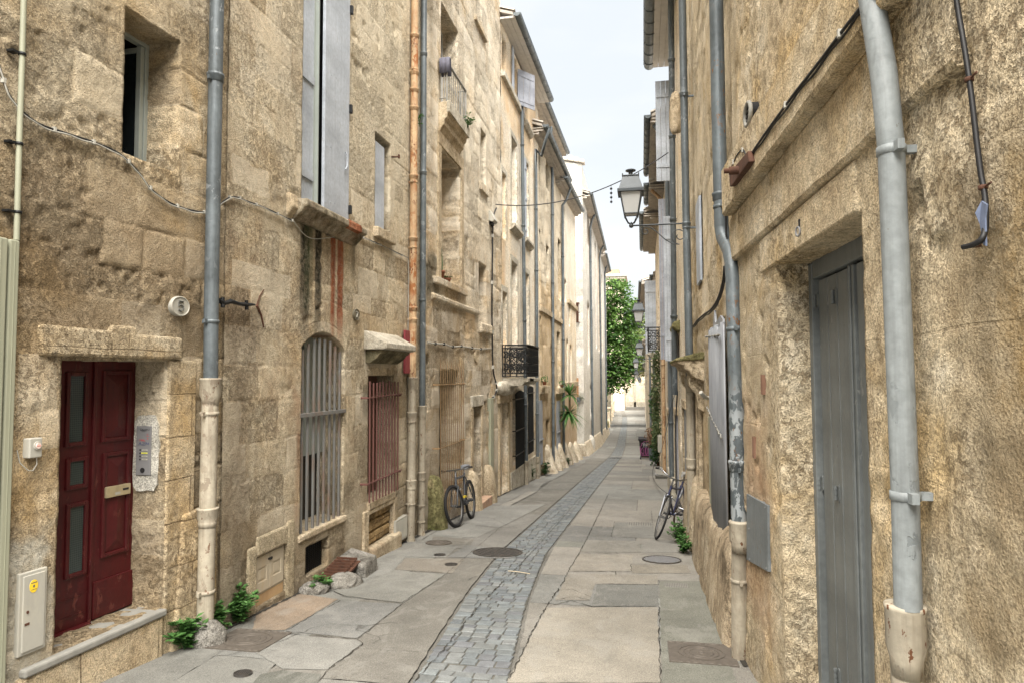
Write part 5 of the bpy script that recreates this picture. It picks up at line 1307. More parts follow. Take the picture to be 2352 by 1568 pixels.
# drainpipes of the left row
drainpipe('blue grey drainpipe above cream cast iron at the seam beside the red door house', PB, [(4.74, 5.9, .04), (4.735, 4.6, .04), (4.72, 2.2, .05), (4.715, B_(470, 872, .05)[1], .06)], .054, 'zinc',
          [(4.715, B_(470, 872, .06)[1], .06), (4.70, -.28, .06)], .061, 'cream_paint', collars=[B_(494, 176, .04)[1]], lcollars=[B_(465, 1178, .06)[1]], clips=[B_(494, 180, .04)[1]-.02, B_(478, 738, .05)[1], B_(468, 950, .06)[1], B_(464, 1362, .06)[1]], foot=False)
v2 = B_(949, 500, .07)[0]
drainpipe('rusty cream drainpipe left of the blue grey one', PB, [(B_(953, 0, .07)[0], 11.3, .07), (B_(953, 0, .07)[0], B_(953, 0, .07)[1], .07), (B_(947, 868, .07)[0], B_(947, 868, .07)[1], .07)], .055, 'rust_pipe',
          [(B_(947, 868, .07)[0], B_(947, 868, .07)[1], .07), (B_(943, 1238, .07)[0], gz(9.3)-.02, .07)], .058, 'cream_paint', collars=[B_(950, y, .07)[1] for y in (79, 165, 205, 247, 405, 549, 709, 735)], lcollars=[B_(945, y, .07)[1] for y in (951, 1106)], clips=[B_(945, y, .07)[1] for y in (152, 415, 567, 732, 968, 1156)])
drainpipe('blue grey drainpipe over cream cast iron right of the rusty one', PB, [(B_(974, 0, .06)[0], 12, .06), (B_(974, 0, .06)[0], B_(974, 0, .06)[1], .06), (B_(970, 933, .06)[0], B_(970, 933, .06)[1], .06)], .046, 'zinc',
          [(B_(970, 933, .06)[0], B_(970, 933, .06)[1], .06), (B_(968, 1226, .06)[0], gz(9.9)-.01, .06)], .05, 'cream_paint', collars=[B_(972, y, .06)[1] for y in (122, 396)], lcollars=[B_(968, 1088, .06)[1]], clips=[B_(972, y, .06)[1] for y in (690, 1158, 1195)])

# ---- house C: balcony, big stone window, tan bars ---------------------------
VC1 = PB.px(1150, 200)[0]; VD1 = 21.9
hC = empty('stone_house', PB.P(12.5, gz(12.5)), 'old limestone house with a small stone balcony and tall tan rusty window bars', 'house', 'old stone houses lining the alley')
c0 = opx(PB, 962, 986, 812, 946, .35)
c0.v0 = VB1 = max(c0.v0, B_(979, 850)[0]+.0)
VB1 = B_(977, 850)[0]; c0.v0 = VB1+.03
cbal = opx(PB, 1013, 1052, 4, 232, .32); cbal.z0 = B_(1029, 232, .17)[1]
cst = opx(PB, 1011, 1057, 343, 640, .38)
cs1 = opx(PB, 1104, 1116, 294, 418, .4); cs2 = opx(PB, 1099.5, 1117, 601, 742, .4)
cbr = opx(PB, 1010, 1054, 849, 1172, .35); cbr.z0 = gz(11)+.35
cdo = opx(PB, 1085, 1104, 934, 1165, .6); cdo.z0 = gz(13.2)+.12
csl = opx(PB, 1119.6, 1123, 903, 945, .3); chi = opx(PB, 1094, 1107, -60, 44, .35); chi.z1 = min(chi.z1, 11.6)
ct = opx(PB, 1133, 1137, 28, 45, .15)
opsC = [c0, cbal, cst, cs1, cs2, cbr, cdo, csl, chi]
stC = [grime((.14, .105, .065), -.9, 2.6, .65, 144), grime((.07, .06, .045), -.9, .8, .6, 145), sbox((.28, .21, .13), VB1, 12.5, -1, 3.2, .5, .6, 15, 1.0, 1.2), sbox((.17, .14, .09), VB1, 10.7, 4.6, 9.9, .5, .3, 16, 1.3, .6), sbox((.09, .08, .05), VB1, 10.9, 2.9, 3.7, .8, .2, 17, 2, .5),
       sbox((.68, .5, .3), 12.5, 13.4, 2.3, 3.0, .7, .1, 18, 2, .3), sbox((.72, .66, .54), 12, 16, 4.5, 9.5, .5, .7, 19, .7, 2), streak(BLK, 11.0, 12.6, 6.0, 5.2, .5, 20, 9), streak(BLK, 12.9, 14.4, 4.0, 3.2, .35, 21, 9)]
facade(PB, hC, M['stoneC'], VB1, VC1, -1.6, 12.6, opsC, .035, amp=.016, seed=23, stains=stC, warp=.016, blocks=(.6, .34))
for o_ in (c0, csl): blind(hC, PB, o_, 'dark')
window(hC, PB, cbal, mat_frame='whiteframe', pane='glass_grey', rails=2, fw=.06)
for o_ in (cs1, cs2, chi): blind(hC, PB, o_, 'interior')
blind(hC, PB, cst, M['stoneS'], .36, 'blocked_window')
b = MB(); b.pbox(PB, cst.v0, cst.v0+.09, cst.z0, cst.z1-.15, -.2, -.16); b.build('drain_strip', M['zinc'], hC)
sill(hC, PB, cst.v0-.35, cst.v1+.35, cst.z0-.0, .12, .06, 'stoneC'); sill(hC, PB, cs1.v0-.1, cs1.v1+.1, cs1.z0, .18, .05, 'stoneC'); sill(hC, PB, cs2.v0-.05, cs2.v1+.25, cs2.z0+.02, .22, .09, 'stoneC', bevel=.04); sill(hC, PB, chi.v0-.2, chi.v1+.3, chi.z0, .12, .06, 'stoneC')
b = MB(); b.profile(PB, VB1+.3, cs2.v0-.1, [(-.02, cst.z0-.28), (.05, cst.z0-.30), (.05, cst.z0-.38), (-.02, cst.z0-.42)]); b.build('string_course', M['stoneC'], hC, bevel=.02)
for (p, q, r, s) in ((cst.v1, cst.v1+.17, cst.z0, cst.z1+.05), (cst.v0-.17, cst.v0, cst.z0, cst.z1+.05), (cst.v0-.17, cst.v1+.17, cst.z1+.05, cst.z1+.28)):
    b = MB(); b.pbox(PB, p, q, r, s, -.03, .03); b.build('window_surround', M['stoneS'], hC, bevel=.012)
# balcony
bz = cbal.z0; b0, b1 = B_(1029, 232, .17)[0], B_(1074, 293, .17)[0]; BO = .17
bal = MB(); bal.profile(PB, b0, b1, [(-.03, bz), (BO+.02, bz), (BO+.02, bz-.19), (BO-.01, bz-.21), (BO-.02, bz-.27), (BO-.06, bz-.31), (BO-.07, bz-.39), (BO-.11, bz-.43), (.03, bz-.5), (-.03, bz-.52)])
ba_ = bal.build('balcony', M['stoneS'], hC, bevel=.012)
b = MB(); b.pbox(PB, b0-.008, b1+.008, bz-.19, bz+.01, BO-.02, BO+.035); b.build('slab_edge', M['stoneH'], ba_, bevel=.006)
ht = .70; b1_b = b1
def bars_rail(parent, pl, v0, v1, z0, h, o, n, mat, r=.011, name='railing'):
    b = MB(); b.pbox(pl, v0, v1, z0+h-.02, z0+h, o-.02, o+.02); b.pbox(pl, v0, v1, z0+.05, z0+.07, o-.012, o+.012)
    for k in range(n):
        v = v0+(v1-v0)*(k+.5)/n; b.tube([pl.P(v, z0+.06, o), pl.P(v, z0+.3, o), pl.P(v, z0+.34, o), pl.P(v, z0+.4, o), pl.P(v, z0+h*.8, o), pl.P(v, z0+h-.02, o)], [r, r, r*2.1, r, r, r], 6)
    return b.build(name, M[mat], parent)
M['railgrey'] = plain_mat('weathered grey iron railing', (.26, .255, .235), .7, .2, 12, dirt=(.12, .09, .06), dirtamt=.6)
bars_rail(ba_, PB, b0+.03, b1-.03, bz, ht, BO-.03, 10, 'railgrey', .008)
for vv in (b0+.03, b1-.03):
    b = MB(); b.tube([PB.P(vv, bz+ht-.01, 0), PB.P(vv, bz+ht-.01, BO-.03)], .016, 6); b.tube([PB.P(vv, bz+.06, 0), PB.P(vv, bz+.06, BO-.03)], .011, 6)
    for k in range(2): oo = .04+k*.06; b.tube([PB.P(vv, bz+.06, oo), PB.P(vv, bz+ht-.01, oo)], .011, 6)
    b.tube([PB.P(vv, bz-.02, BO-.03), PB.P(vv, bz+ht, BO-.03)], .018, 6)
    b.build('side_railing', M['railgrey'], ba_)
# cloth on the railing
e = empty('hanging_cloth', PB.P(b0+.05, bz+ht-.25, BO), 'violet grey folded cloth hanging over the corner of the stone balcony railing', 'cloth')
b = MB(); n1 = 14
for side_ in (0,):
    vs_ = []
    for i in range(n1+1):
        t = i/n1; oo = .02+.18*t; w_ = .006*math.sin(t*15)
        for (dz, dv) in ((-.22, -.03), (.02, -.035), (.05, 0), (.02, .035), (-.25, .04)): vs_.append(PB.P(b0+.03+dv+w_, bz+ht+dz, oo))
    b.add(vs_, [(i*5+k, i*5+k+1, (i+1)*5+k+1, (i+1)*5+k) for i in range(n1) for k in range(4)], True)
q_ = b.build('cloth', plain_mat('violet grey cloth', (.115, .115, .15), .9, .15, 14), e); q_.modifiers.new('t', 'SOLIDIFY').thickness = .015
# tan bars (spiked) over the large ground floor window
blind(hC, PB, cbr, 'interior', .34, 'inner_wall')
b = MB(); b.pbox(PB, cbr.v0, cbr.v0+.25, cbr.z0, cbr.z1, -.2, -.12); b.build('glazed_door_edge', M['greyframe'], hC)
za = B_(1012, 838, .1)[1]
grille(hC, PB, B_(1010, 900, .1)[0], B_(1066, 900, .1)[0], gz(11.4)+.22, za, 12, .1, 'tan_iron', .0065, [B_(1010, 883, .1)[1], B_(1010, 1029, .1)[1], gz(11)+.55], spike=.14, rise=-.05, jit=.008, seed=3, square=False, ext=.05, name='window_grille')
# door of house C
b = MB(); b.pbox(PB, cdo.v0, cdo.v1, cdo.z0, cdo.z1, -.6, -.55); b.build('door', M['stoneS'] if False else plain_mat('brown plank door', (.12, .085, .05), .7, .15, 6), hC)
b = MB(); b.pbox(PB, cdo.v0-.12, cdo.v1+.12, cdo.z1, cdo.z1+.22, -.03, .04); b.build('door_lintel', M['stoneH'], hC, bevel=.015)
for (p, q) in ((cdo.v0-.13, cdo.v0), (cdo.v1, cdo.v1+.13)):
    b = MB(); b.pbox(PB, p, q, cdo.z0-.5, cdo.z1, -.03, .03); b.build('door_jamb', M['stoneS'], hC, bevel=.012)
b = MB(); b.pbox(PB, cdo.v0-.25, cdo.v1+.1, gz(14)-.1, cdo.z0+.02, -.3, .22); b.build('door_step', M['terrastep'] if 'terrastep' in M else M['tile'], hC, bevel=.012)
for (v, hh, ww, mm, oo, lab) in ((10.45, .82, .34, 'mossy', .13, 'mossy green rounded guard stone beside the cream drainpipes'), (12.85, .72, .34, 'stoneS', .12, 'rounded tan guard stone between the bicycle and the doorway'), (14.25, .75, .5, 'stoneS', .06, 'broad worn guard stone right of the narrow doorway')):
    q = rough_rock('guard_stone', M[mm], PB.P(v, gz(v)+hh*.36, oo*.4), (.34, ww, hh*1.35), None, int(v*10), tilt=-.12, amp=.08, power=4)
    tag(q, lab, 'guard stone', 'guard stones along the walls')
plaque('small oval plaque with faded number above the tan bars', PB, 1093, 818, 9, 27, '', .012, 'stoneS')
cable('wavy white cable across the wall above the tan bars', [PBo(982, 786), PBo(1000, 789), PBo(1020, 790), PBo(1040, 796), PBo(1060, 795), PBo(1085, 799), PBo(1105, 801), PBo(1128, 800)], .011, 'white_cable', 6)
cable('black cable hanging from the white junction box down to the trunking', [PBo(1140, 478, .08), PBo(1134, 495, .05), PBo(1132, 520, .04), PBo(1131, 600, .04), PBo(1130, 700, .04), PBo(1131, 790, .04), PBo(1133, 850, .05), PBo(1139, 878, .05), PBo(1141, 893, .05), PBo(1136, 908, .04), PBo(1130, 913, .02)], .017, 'cable', 7)
cable('black cable sagging across the alley above the street lamp', [PBo(1132, 470, .02)]+[Vector(PB.P(14.9, 5.4, .05)).lerp(Vector((.72, 16.5, 6.35)), t)+Vector((0, 0, -.75*4*t*(1-t))) for t in (.1, .2, .3, .4, .5, .6, .7, .8, .9)]+[Vector((.74, 16.5, 6.35))], .013, 'cable') if False else None
a, z1 = B_(1128, 485, .05); e = empty('junction_box', PB.P(a, z1-.2, 0), 'small white sloped junction box on the wall where the street cable starts', 'junction box')
b = MB(); b.profile(PB, a-.05, a+.28, [(0, z1-.22), (.1, z1-.25), (.14, z1-.2), (.05, z1), (0, z1)]); b.build('case', M['white_plastic'], e, bevel=.008)
b = MB(); b.pbox(PB, a+.02, a+.2, z1-.30, z1-.22, .01, .08); b.tube([PB.P(a+.1, z1-.3, .04), PB.P(a+.13, z1-.42, .06), PB.P(a+.1, z1-.45, .04)], .012, 5); b.build('socket', M['cable'], e)
vbox('cream cable trunking on the wall below the hanging black cable', 'cable_trunking', 'cable trunking', PB, 1128, 1134, 914, .05, 'beige_plastic')
# potted plants on the blocked window sill
def pot(label, loc, r, h, mat='terracotta', name='plant_pot'):
    e = empty(name, loc, label, 'pot plant'); b = MB(); b.lathe(loc[0], loc[1], [(r*.72, loc[2]), (r*.95, loc[2]+h*.8), (r*1.08, loc[2]+h*.8), (r*1.08, loc[2]+h), (r*.9, loc[2]+h), (r*.85, loc[2]+h*.9)], 16); b.build('pot', M[mat], e); return e
def blade(b, base, direc, L, w_, droop=.3, seg=6, fold=True):
    d = Vector(direc).normalized(); side = d.cross(Vector((0, 0, 1))); side = side.normalized() if side.length > .05 else Vector((1, 0, 0)); pts = []
    for i in range(seg+1):
        t = i/seg; p = Vector(base)+d*L*t+Vector((0, 0, -droop*L*t*t)); ww = w_*(1-abs(2*t-.7)**1.6*.45)*(1-t**3)
        pts += [p-side*ww, p+Vector((0, 0, -ww*.35)), p+side*ww]
    b.add(pts, [(3*i+j, 3*i+j+1, 3*i+4+j, 3*i+3+j) for i in range(seg) for j in (0, 1)], True)
v, z = cst.v0+.16, cst.z0+.0; e = pot('potted snake plant on the sill of the blocked stone window', PB.P(v+.1, z, -.08), .085, .17)
b = MB(); rn = random.Random(3)
for i in range(7): blade(b, PB.P(v+.1+rn.uniform(-.03, .03), z+.14, -.08+rn.uniform(-.03, .03)), (rn.uniform(-.12, .12), rn.uniform(-.12, .12), 1), rn.uniform(.35, .62), .022, 0)
b.build('leaves', M['leafdark'], e)
e = pot('low succulent in a small pot on the sill of the blocked stone window', PB.P(cst.v0+.62, z, -.06), .07, .09)
b = MB()
for i in range(16): a_ = i*2.4; blade(b, PB.P(cst.v0+.62, z+.08, -.06), (math.cos(a_), math.sin(a_), .5), .13, .02, .1)
b.build('leaves', M['leaf'], e)

# ---- house D: peach plastered house with iron balconies ------------------
hD = empty('stone_house', PB.P(18.5, gz(18.5)), 'cream and peach plastered house with two black wrought iron balconies', 'house', 'old stone houses lining the alley')
d1 = opx(PB, 1152, 1162, 75, 158, .25); d2 = opx(PB, 1173, 1186, 105, 207, .25); d3 = opx(PB, 1204, 1213, 205, 282, .25)
d4 = opx(PB, 1174, 1187, 310, 516, .28); d5 = opx(PB, 1152.5, 1162, 392, 540, .28); d6 = opx(PB, 1203, 1213.5, 362, 548, .28)
d7 = opx(PB, 1174, 1188, 597, 792, .28); d8 = opx(PB, 1154, 1164, 668, 790, .25); d9 = opx(PB, 1202.5, 1215, 622, 792, .28)
d10 = opx(PB, 1177, 1197.5, 906, 1074, .3, .13); d11 = opx(PB, 1207, 1219, 893, 1040, .3, .1); d12 = opx(PB, 1148, 1166, 926, 1120, .45); d12.z0 = gz(16.3)+.1
dops = [d1, d2, d3, d4, d5, d6, d7, d8, d9, d10, d11, d12]
ztopD = 10.35
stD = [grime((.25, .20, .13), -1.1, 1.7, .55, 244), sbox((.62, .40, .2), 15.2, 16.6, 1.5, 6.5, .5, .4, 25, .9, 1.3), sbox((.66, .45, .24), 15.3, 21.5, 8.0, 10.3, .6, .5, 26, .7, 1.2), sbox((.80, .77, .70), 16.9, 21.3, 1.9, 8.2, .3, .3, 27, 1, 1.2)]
VC1 = max(VC1, 15.2)
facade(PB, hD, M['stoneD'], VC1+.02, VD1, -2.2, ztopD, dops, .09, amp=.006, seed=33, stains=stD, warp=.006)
gutter_eave(hD, PB, VC1-.1, VD1, ztopD, .38, 'boards', za=.35, depth=6.2, tile='tilegrey')
for o_ in (d1, d3, d4, d6, d7, d9): window(hD, PB, o_, pane='glass_grey', mat_frame='whiteframe')
for o_ in (d2, d5, d8): blind(hD, PB, o_, 'stoneD', .2)
window(hD, PB, d12, pane='glass', mat_frame='greyframe', mull=0, name='door'); blind(hD, PB, d10, 'dark'); blind(hD, PB, d11, 'dark')
shutter_out(hD, PB, d2.v1-.05, d2.z0-.05, d2.z1-.25, .03, .42, mat='lilac', yaw=1.4); shutter_leaf(hD, PB, d2.v0, d2.v0+.25, d2.z0, d2.z1, .02, .03, 'shutter', 1, battens=False)
shutter_leaf(hD, PB, d3.v0, d3.v0+.4, d3.z0, d3.z1, -.1, .03, 'lilac', 2); shutter_leaf(hD, PB, d6.v0, d6.v0+.28, d6.z0, d6.z1, .0, .03, 'shutter', 1)
for o_ in (d4, d6, d7, d9, d5, d8):
    w_ = .11
    for (p, q, r, s) in ((o_.v0-w_, o_.v0, o_.z0, o_.z1+w_*1.3), (o_.v1, o_.v1+w_, o_.z0, o_.z1+w_*1.3), (o_.v0, o_.v1, o_.z1, o_.z1+w_*1.3)):
        b = MB(); b.pbox(PB, p, q, r, s, -.03, .012); b.build('window_surround', M['stoneH'], hD, bevel=.006)
for o_ in (d4, d6, d3): 
    b = MB(); b.profile(PB, o_.v0-.25, o_.v1+.25, [(-.02, o_.z0), (.14, o_.z0), (.14, o_.z0-.07), (.06, o_.z0-.16), (-.02, o_.z0-.18)]); b.build('sill', M['stoneH'], hD, bevel=.01)
b = MB(); b.pbox(PB, VC1+.03, d2.v1+.9, d2.z0-.17, d2.z0-.02, -.02, .1, za=.0); b.build('string_course', M['stoneH'], hD, bevel=.01)
# balconies of wrought iron with scrolls
def spiral(c, r0, turns, pl, sgn=1, sgz=1, o=0, ax='v', n=18, flip=1):
    out = []
    for i in range(n+1):
        t = i/n; a_ = t*turns*2*math.pi; r = r0*(1-t*.8)
        out.append((c[0]+sgn*(r*math.cos(a_)-0), c[1]+sgz*r*math.sin(a_)))
    return out
def scroll_panel(b, mk, W_, H_, r=.011):
    """C- and S-scrolls mirrored about the middle, mk maps (across, up) to a point"""
    for (x0_, x1_) in ((0, 0), (W_, W_)): b.tube([mk(x0_, 0), mk(x0_, H_)], r*1.3, 5)
    for z in (0, H_*.1, H_*.9, H_): b.tube([mk(0, z), mk(W_, z)], r, 5)
    for zc, s in ((H_*.2, 1), (H_*.42, -1), (H_*.6, 1), (H_*.8, -1)):
        for sg in (-1, 1):
            pts = spiral((W_/2+sg*W_*.25, zc), W_*.2, 1.25, None, sg, s); b.tube([mk(*q) for q in pts], r*.8, 4)
            b.tube([mk(W_/2, zc), mk(W_/2+sg*W_*.22, zc+s*H_*.08), mk(W_/2+sg*W_*.45, zc)], r*.8, 4)
def iron_balcony(parent, pl, v0, v1, z, out, h, lab):
    s = MB(); s.profile(pl, v0, v1, [(-.03, z), (out+.03, z), (out+.03, z-.08), (out-.06, z-.1), (out-.12, z-.17), (.06, z-.2), (-.03, z-.3)]); sl = s.build('balcony', M['stoneH'], parent, bevel=.008)
    for vv in (v0+.03, v1-.03):
        b = MB(); scroll_panel(b, lambda a_, c_: pl.P(vv, z+.04+c_, .02+a_), out-.03, h-.04, .012); b.build('side_railing', M['iron'], sl)
    n = max(4, int((v1-v0)/.17)); w_ = (v1-v0-.06)/n
    for k in range(n):
        b = MB(); v_ = v0+.03+k*w_; mk = lambda a_, c_: pl.P(v_+a_, z+.04+c_, out)
        for zz in (0, h*.14, h*.4, h*.66, h*.86, h-.04): b.tube([mk(0, zz), mk(w_, zz)], .012, 5)
        for x in (0, w_*.5): b.tube([mk(x, 0), mk(x, h-.04)], .011, 5)
        for zc in (h*.27, h*.53, h*.76):
            b.tube([mk(w_*.5+.055*math.cos(t*math.pi/4), zc+.07*math.sin(t*math.pi/4)) for t in range(8)], .012, 4, closed=True)
            b.tube([mk(w_*.08, zc-.05), mk(w_*.3, zc), mk(w_*.08, zc+.05)], .012, 4)
        b.build('front_railing', M['iron'], sl)
    b = MB(); b.pbox(pl, v0, v1, z+h-.01, z+h+.015, out-.025, out+.025); b.build('handrail', M['iron'], sl)
    return sl
zb = B_(1188, 868, .55)[1]; hb = B_(1188, 787, .55)[1]-zb
iron_balcony(hD, PB, B_(1172, 830, .02)[0]-.05, B_(1210, 830, .6)[0], zb, .6, hb, '')
iron_balcony(hD, PB, B_(1210, 830, .6)[0]+.25, B_(1237, 830, .6)[0], zb, .6, hb, '')
grille(hD, PB, d10.v0+.08, d10.v1+.12, d10.z0-.05, d10.z1+.02, 13, .06, 'iron', .013, [d10.z0+.3, (d10.z0+d10.z1)/2, d10.z1-.12], square=False, ext=.1, rise=.08, name='window_grille')
grille(hD, PB, d11.v0+.08, d11.v1+.12, d11.z0-.05, d11.z1+.02, 12, .06, 'iron', .013, [d11.z0+.3, d11.z1-.12], square=False, ext=.1, rise=.06, name='window_grille')
b = MB(); v_ = B_(1120, 900)[0]
q_ = rough_rock('corbel_stone', M['stoneH'], PB.P(B_(1155, 905)[0], B_(1155, 892, .15)[1], .05), (.28, 1.5, .34), hD, 5, amp=.12, power=3)
for (p, q) in ((d12.v0-.18, d12.v0), (d12.v1, d12.v1+.18)):
    b = MB(); b.pbox(PB, p, q, d12.z0-.4, d12.z1, -.03, .03); b.build('door_jamb', M['stoneS'], hD, bevel=.01)
b = MB(); b.pbox(PB, d12.v0-.3, d12.v1+.3, d12.z1, d12.z1+.2, -.03, .06); b.build('door_lintel', M['stoneS'], hD, bevel=.01)
b = MB(); b.pbox(PB, d10.v0-.3, VD1-.1, gz(21)-.3, d10.z0-.09, -.03, .03); b.build('base_render', M['stoneH'], hD, bevel=.01)
drainpipe('blue grey drainpipe running down between the two iron balconies', PB, [(B_(1199, 200, .1)[0], 9.4, .1), (B_(1199, 300, .1)[0], B_(1199, 300, .1)[1], .1), (B_(1209, 1058, .1)[0], B_(1209, 1058, .1)[1], .1)], .05, 'zinc',
          [(B_(1209, 1058, .1)[0], B_(1209, 1058, .1)[1]-.0, .1), (B_(1209, 1118, .1)[0], gz(19)-.0, .1)], .055, 'cream_paint', collars=[B_(1203, y, .1)[1] for y in (340, 520, 735, 930)], n=8)
xe = B_(1232, 600, .08)[0]
drainpipe('blue grey drainpipe at the right end of the peach house', PB, [(xe, B_(1240, 318, .1)[1], .5), (xe, B_(1230, 320, .3)[1]-.05, .25), (xe, B_(1228, 335, .1)[1], .08), (xe, B_(1233, 1050, .08)[1], .08)], .05, 'zinc',
          [(xe, B_(1233, 1050, .08)[1], .08), (xe, gz(xe), .08)], .055, 'cream_paint', collars=[B_(1231, y, .08)[1] for y in (480, 620, 800, 950)], lcollars=[B_(1233, 1092, .08)[1]], n=8)

# ---- house E, F -----------------------------------------------------------
VE1 = 28.0; VF1 = 34.2
hE = empty('stone_house', PB.P(25, gz(25)), 'golden stone house with a tiled eave and a yucca beside its gate', 'house', 'old stone houses lining the alley')
e1 = opx(PB, 1236, 1243, 725, 887, .3); e2 = opx(PB, 1279.5, 1287, 762, 890, .3); e3 = opx(PB, 1234.5, 1240.5, 523, 690, .3); e4 = opx(PB, 1254, 1260, 562, 664, .3)
e5 = opx(PB, 1281, 1287.5, 546, 686, .3); e6 = opx(PB, 1253.5, 1262, 360, 428, .3); e7 = opx(PB, 1235, 1241, 335, 420, .3); e8 = opx(PB, 1254, 1262, 965, 1090, .35); e9 = opx(PB, 1236.5, 1244.5, 937, 1070, .12); e10 = opx(PB, 1277.5, 1285.5, 935, 1040, .12)
e8.z0 = gz(e8.v0)+.1
ztE = 9.55
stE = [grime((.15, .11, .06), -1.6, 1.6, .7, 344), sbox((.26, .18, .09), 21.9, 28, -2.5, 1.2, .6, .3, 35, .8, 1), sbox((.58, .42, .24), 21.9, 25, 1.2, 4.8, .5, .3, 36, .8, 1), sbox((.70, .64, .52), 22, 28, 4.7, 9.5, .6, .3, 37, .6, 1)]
facade(PB, hE, M['stoneE'], VD1+.02, VE1, -2.8, ztE, [e1, e2, e3, e4, e5, e6, e7, e8, e9, e10], .06, amp=.008, seed=43, stains=stE, warp=.01, blocks=(.5, .3))
gutter_eave(hE, PB, VD1-1.2, VE1-.1, ztE-.15, .36, 'tiles', za=.3, depth=6.2, tile='tilegrey')
for o_ in (e1, e2, e3, e4, e5, e6, e7): window(hE, PB, o_, pane='glass', mat_frame='greyframe', fw=.07)
blind(hE, PB, e8, 'dark'); 
for o_ in (e9, e10):
    b = MB(); n = 12; w_ = (o_.v1-o_.v0)/n
    for i in range(n): b.pbox(PB, o_.v0+i*w_+.01, o_.v0+(i+.6)*w_, o_.z0, o_.z1+.12*((i*5) % 3), -.04, .03)
    b.pbox(PB, o_.v0-.05, o_.v1+.05, o_.z0+(o_.z1-o_.z0)*.42, o_.z0+(o_.z1-o_.z0)*.45, .03, .05); b.build('metal_gate', M['corrug'], hE); blind(hE, PB, o_, 'dark')
b = MB(); b.pbox(PB, VD1+.03, e1.v1+1.5, e1.z0-.25, e1.z0, -.03, .10); b.pbox(PB, e1.v0-.1, e1.v1+.1, e1.z0-.05, e1.z0+.03, .1, .16); b.build('string_course', M['stoneS'], hE, bevel=.015)
b = MB(); b.pbox(PB, VD1+.03, VE1+.0, e3.z0-.3, e3.z0-.12, -.03, .07); b.build('string_course', M['stoneS'], hE, bevel=.015)
b = MB(); b.pbox(PB, e2.v0-.5, VE1-.05, e2.z0-.22, e2.z0, -.03, .12); b.build('string_course', M['stoneS'], hE, bevel=.015)
# taller rear block above house E
hE2 = empty('stone_house', (-7.3, 26, 0), 'taller cream house with terracotta roof edge rising behind the golden house', 'house', 'old stone houses lining the alley')
PE2 = Plane(-3.75, 0, 1)
facade(PE2, hE2, M['stoneD'], VD1+.5, 30.6, 8.2, 11.5, [], .3, amp=.006, seed=53, stains=[sbox((.62, .45, .25), 21, 31, 8, 12, .5, .5, 5, .5, 1)], warp=.006)
gutter_eave(hE2, PE2, VD1+.35, 30.7, 11.35, .4, 'tiles', za=.45, depth=5, tile='tilegrey')
xe = B_(1270, 600, .08)[0]
drainpipe('tall blue grey drainpipe down the middle of the golden house', PB, [(xe, 10.9, .05), (xe, 9.9, .02), (xe, B_(1269, 400, .08)[1], .08), (B_(1271, 1040, .08)[0], gz(24.9)+.1, .08)], .055, 'zinc', collars=[B_(1270, y, .08)[1] for y in (495, 650, 830, 925, 990)], n=8)
hF = empty('stone_house', PB.P(31, gz(31)), 'narrow pale stone house with a tiled eave before the white gable', 'house', 'old stone houses lining the alley')
f1 = opx(PB, 1301, 1304.5, 785, 880, .25, .15); f2 = opx(PB, 1309, 1312.5, 793, 888, .25); f3 = opx(PB, 1296.5, 1300, 643, 688, .25); f4 = opx(PB, 1293.5, 1297, 475, 530, .25); f5 = opx(PB, 1306, 1309.5, 690, 745, .25)
ztF = 10.0
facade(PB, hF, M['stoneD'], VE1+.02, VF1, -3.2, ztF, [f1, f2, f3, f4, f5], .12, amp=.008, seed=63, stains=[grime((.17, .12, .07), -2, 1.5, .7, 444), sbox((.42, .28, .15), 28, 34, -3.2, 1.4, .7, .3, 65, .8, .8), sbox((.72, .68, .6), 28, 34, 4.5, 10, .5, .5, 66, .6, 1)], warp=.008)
gutter_eave(hF, PB, VE1-1.7, VF1-.3, ztF-.6, .36, 'tiles', za=.45, depth=6, tile='tilegrey')
for o_ in (f1, f2, f3, f4, f5): blind(hF, PB, o_, 'interior')
b = MB(); b.pbox(PB, VE1, VF1-.1, B_(1312, 882)[1]-.1, B_(1312, 882)[1]+.12, -.03, .1); b.pbox(PB, VE1+2.2, VF1-.1, B_(1312, 700)[1]-.1, B_(1312, 700)[1]+.1, -.03, .1); b.build('string_course', M['stoneS'], hF, bevel=.02)
xe = B_(1293, 600, .08)[0]
drainpipe('blue grey drainpipe behind the yucca on the narrow pale house', PB, [(xe, B_(1312, 440, .4)[1], .42), (xe, B_(1300, 450, .3)[1], .25), (xe, B_(1291, 470, .08)[1], .08), (B_(1295, 1020, .08)[0], gz(29)+.2, .08)], .055, 'zinc', collars=[B_(1293, y, .08)[1] for y in (590, 700, 780, 880)], n=8)

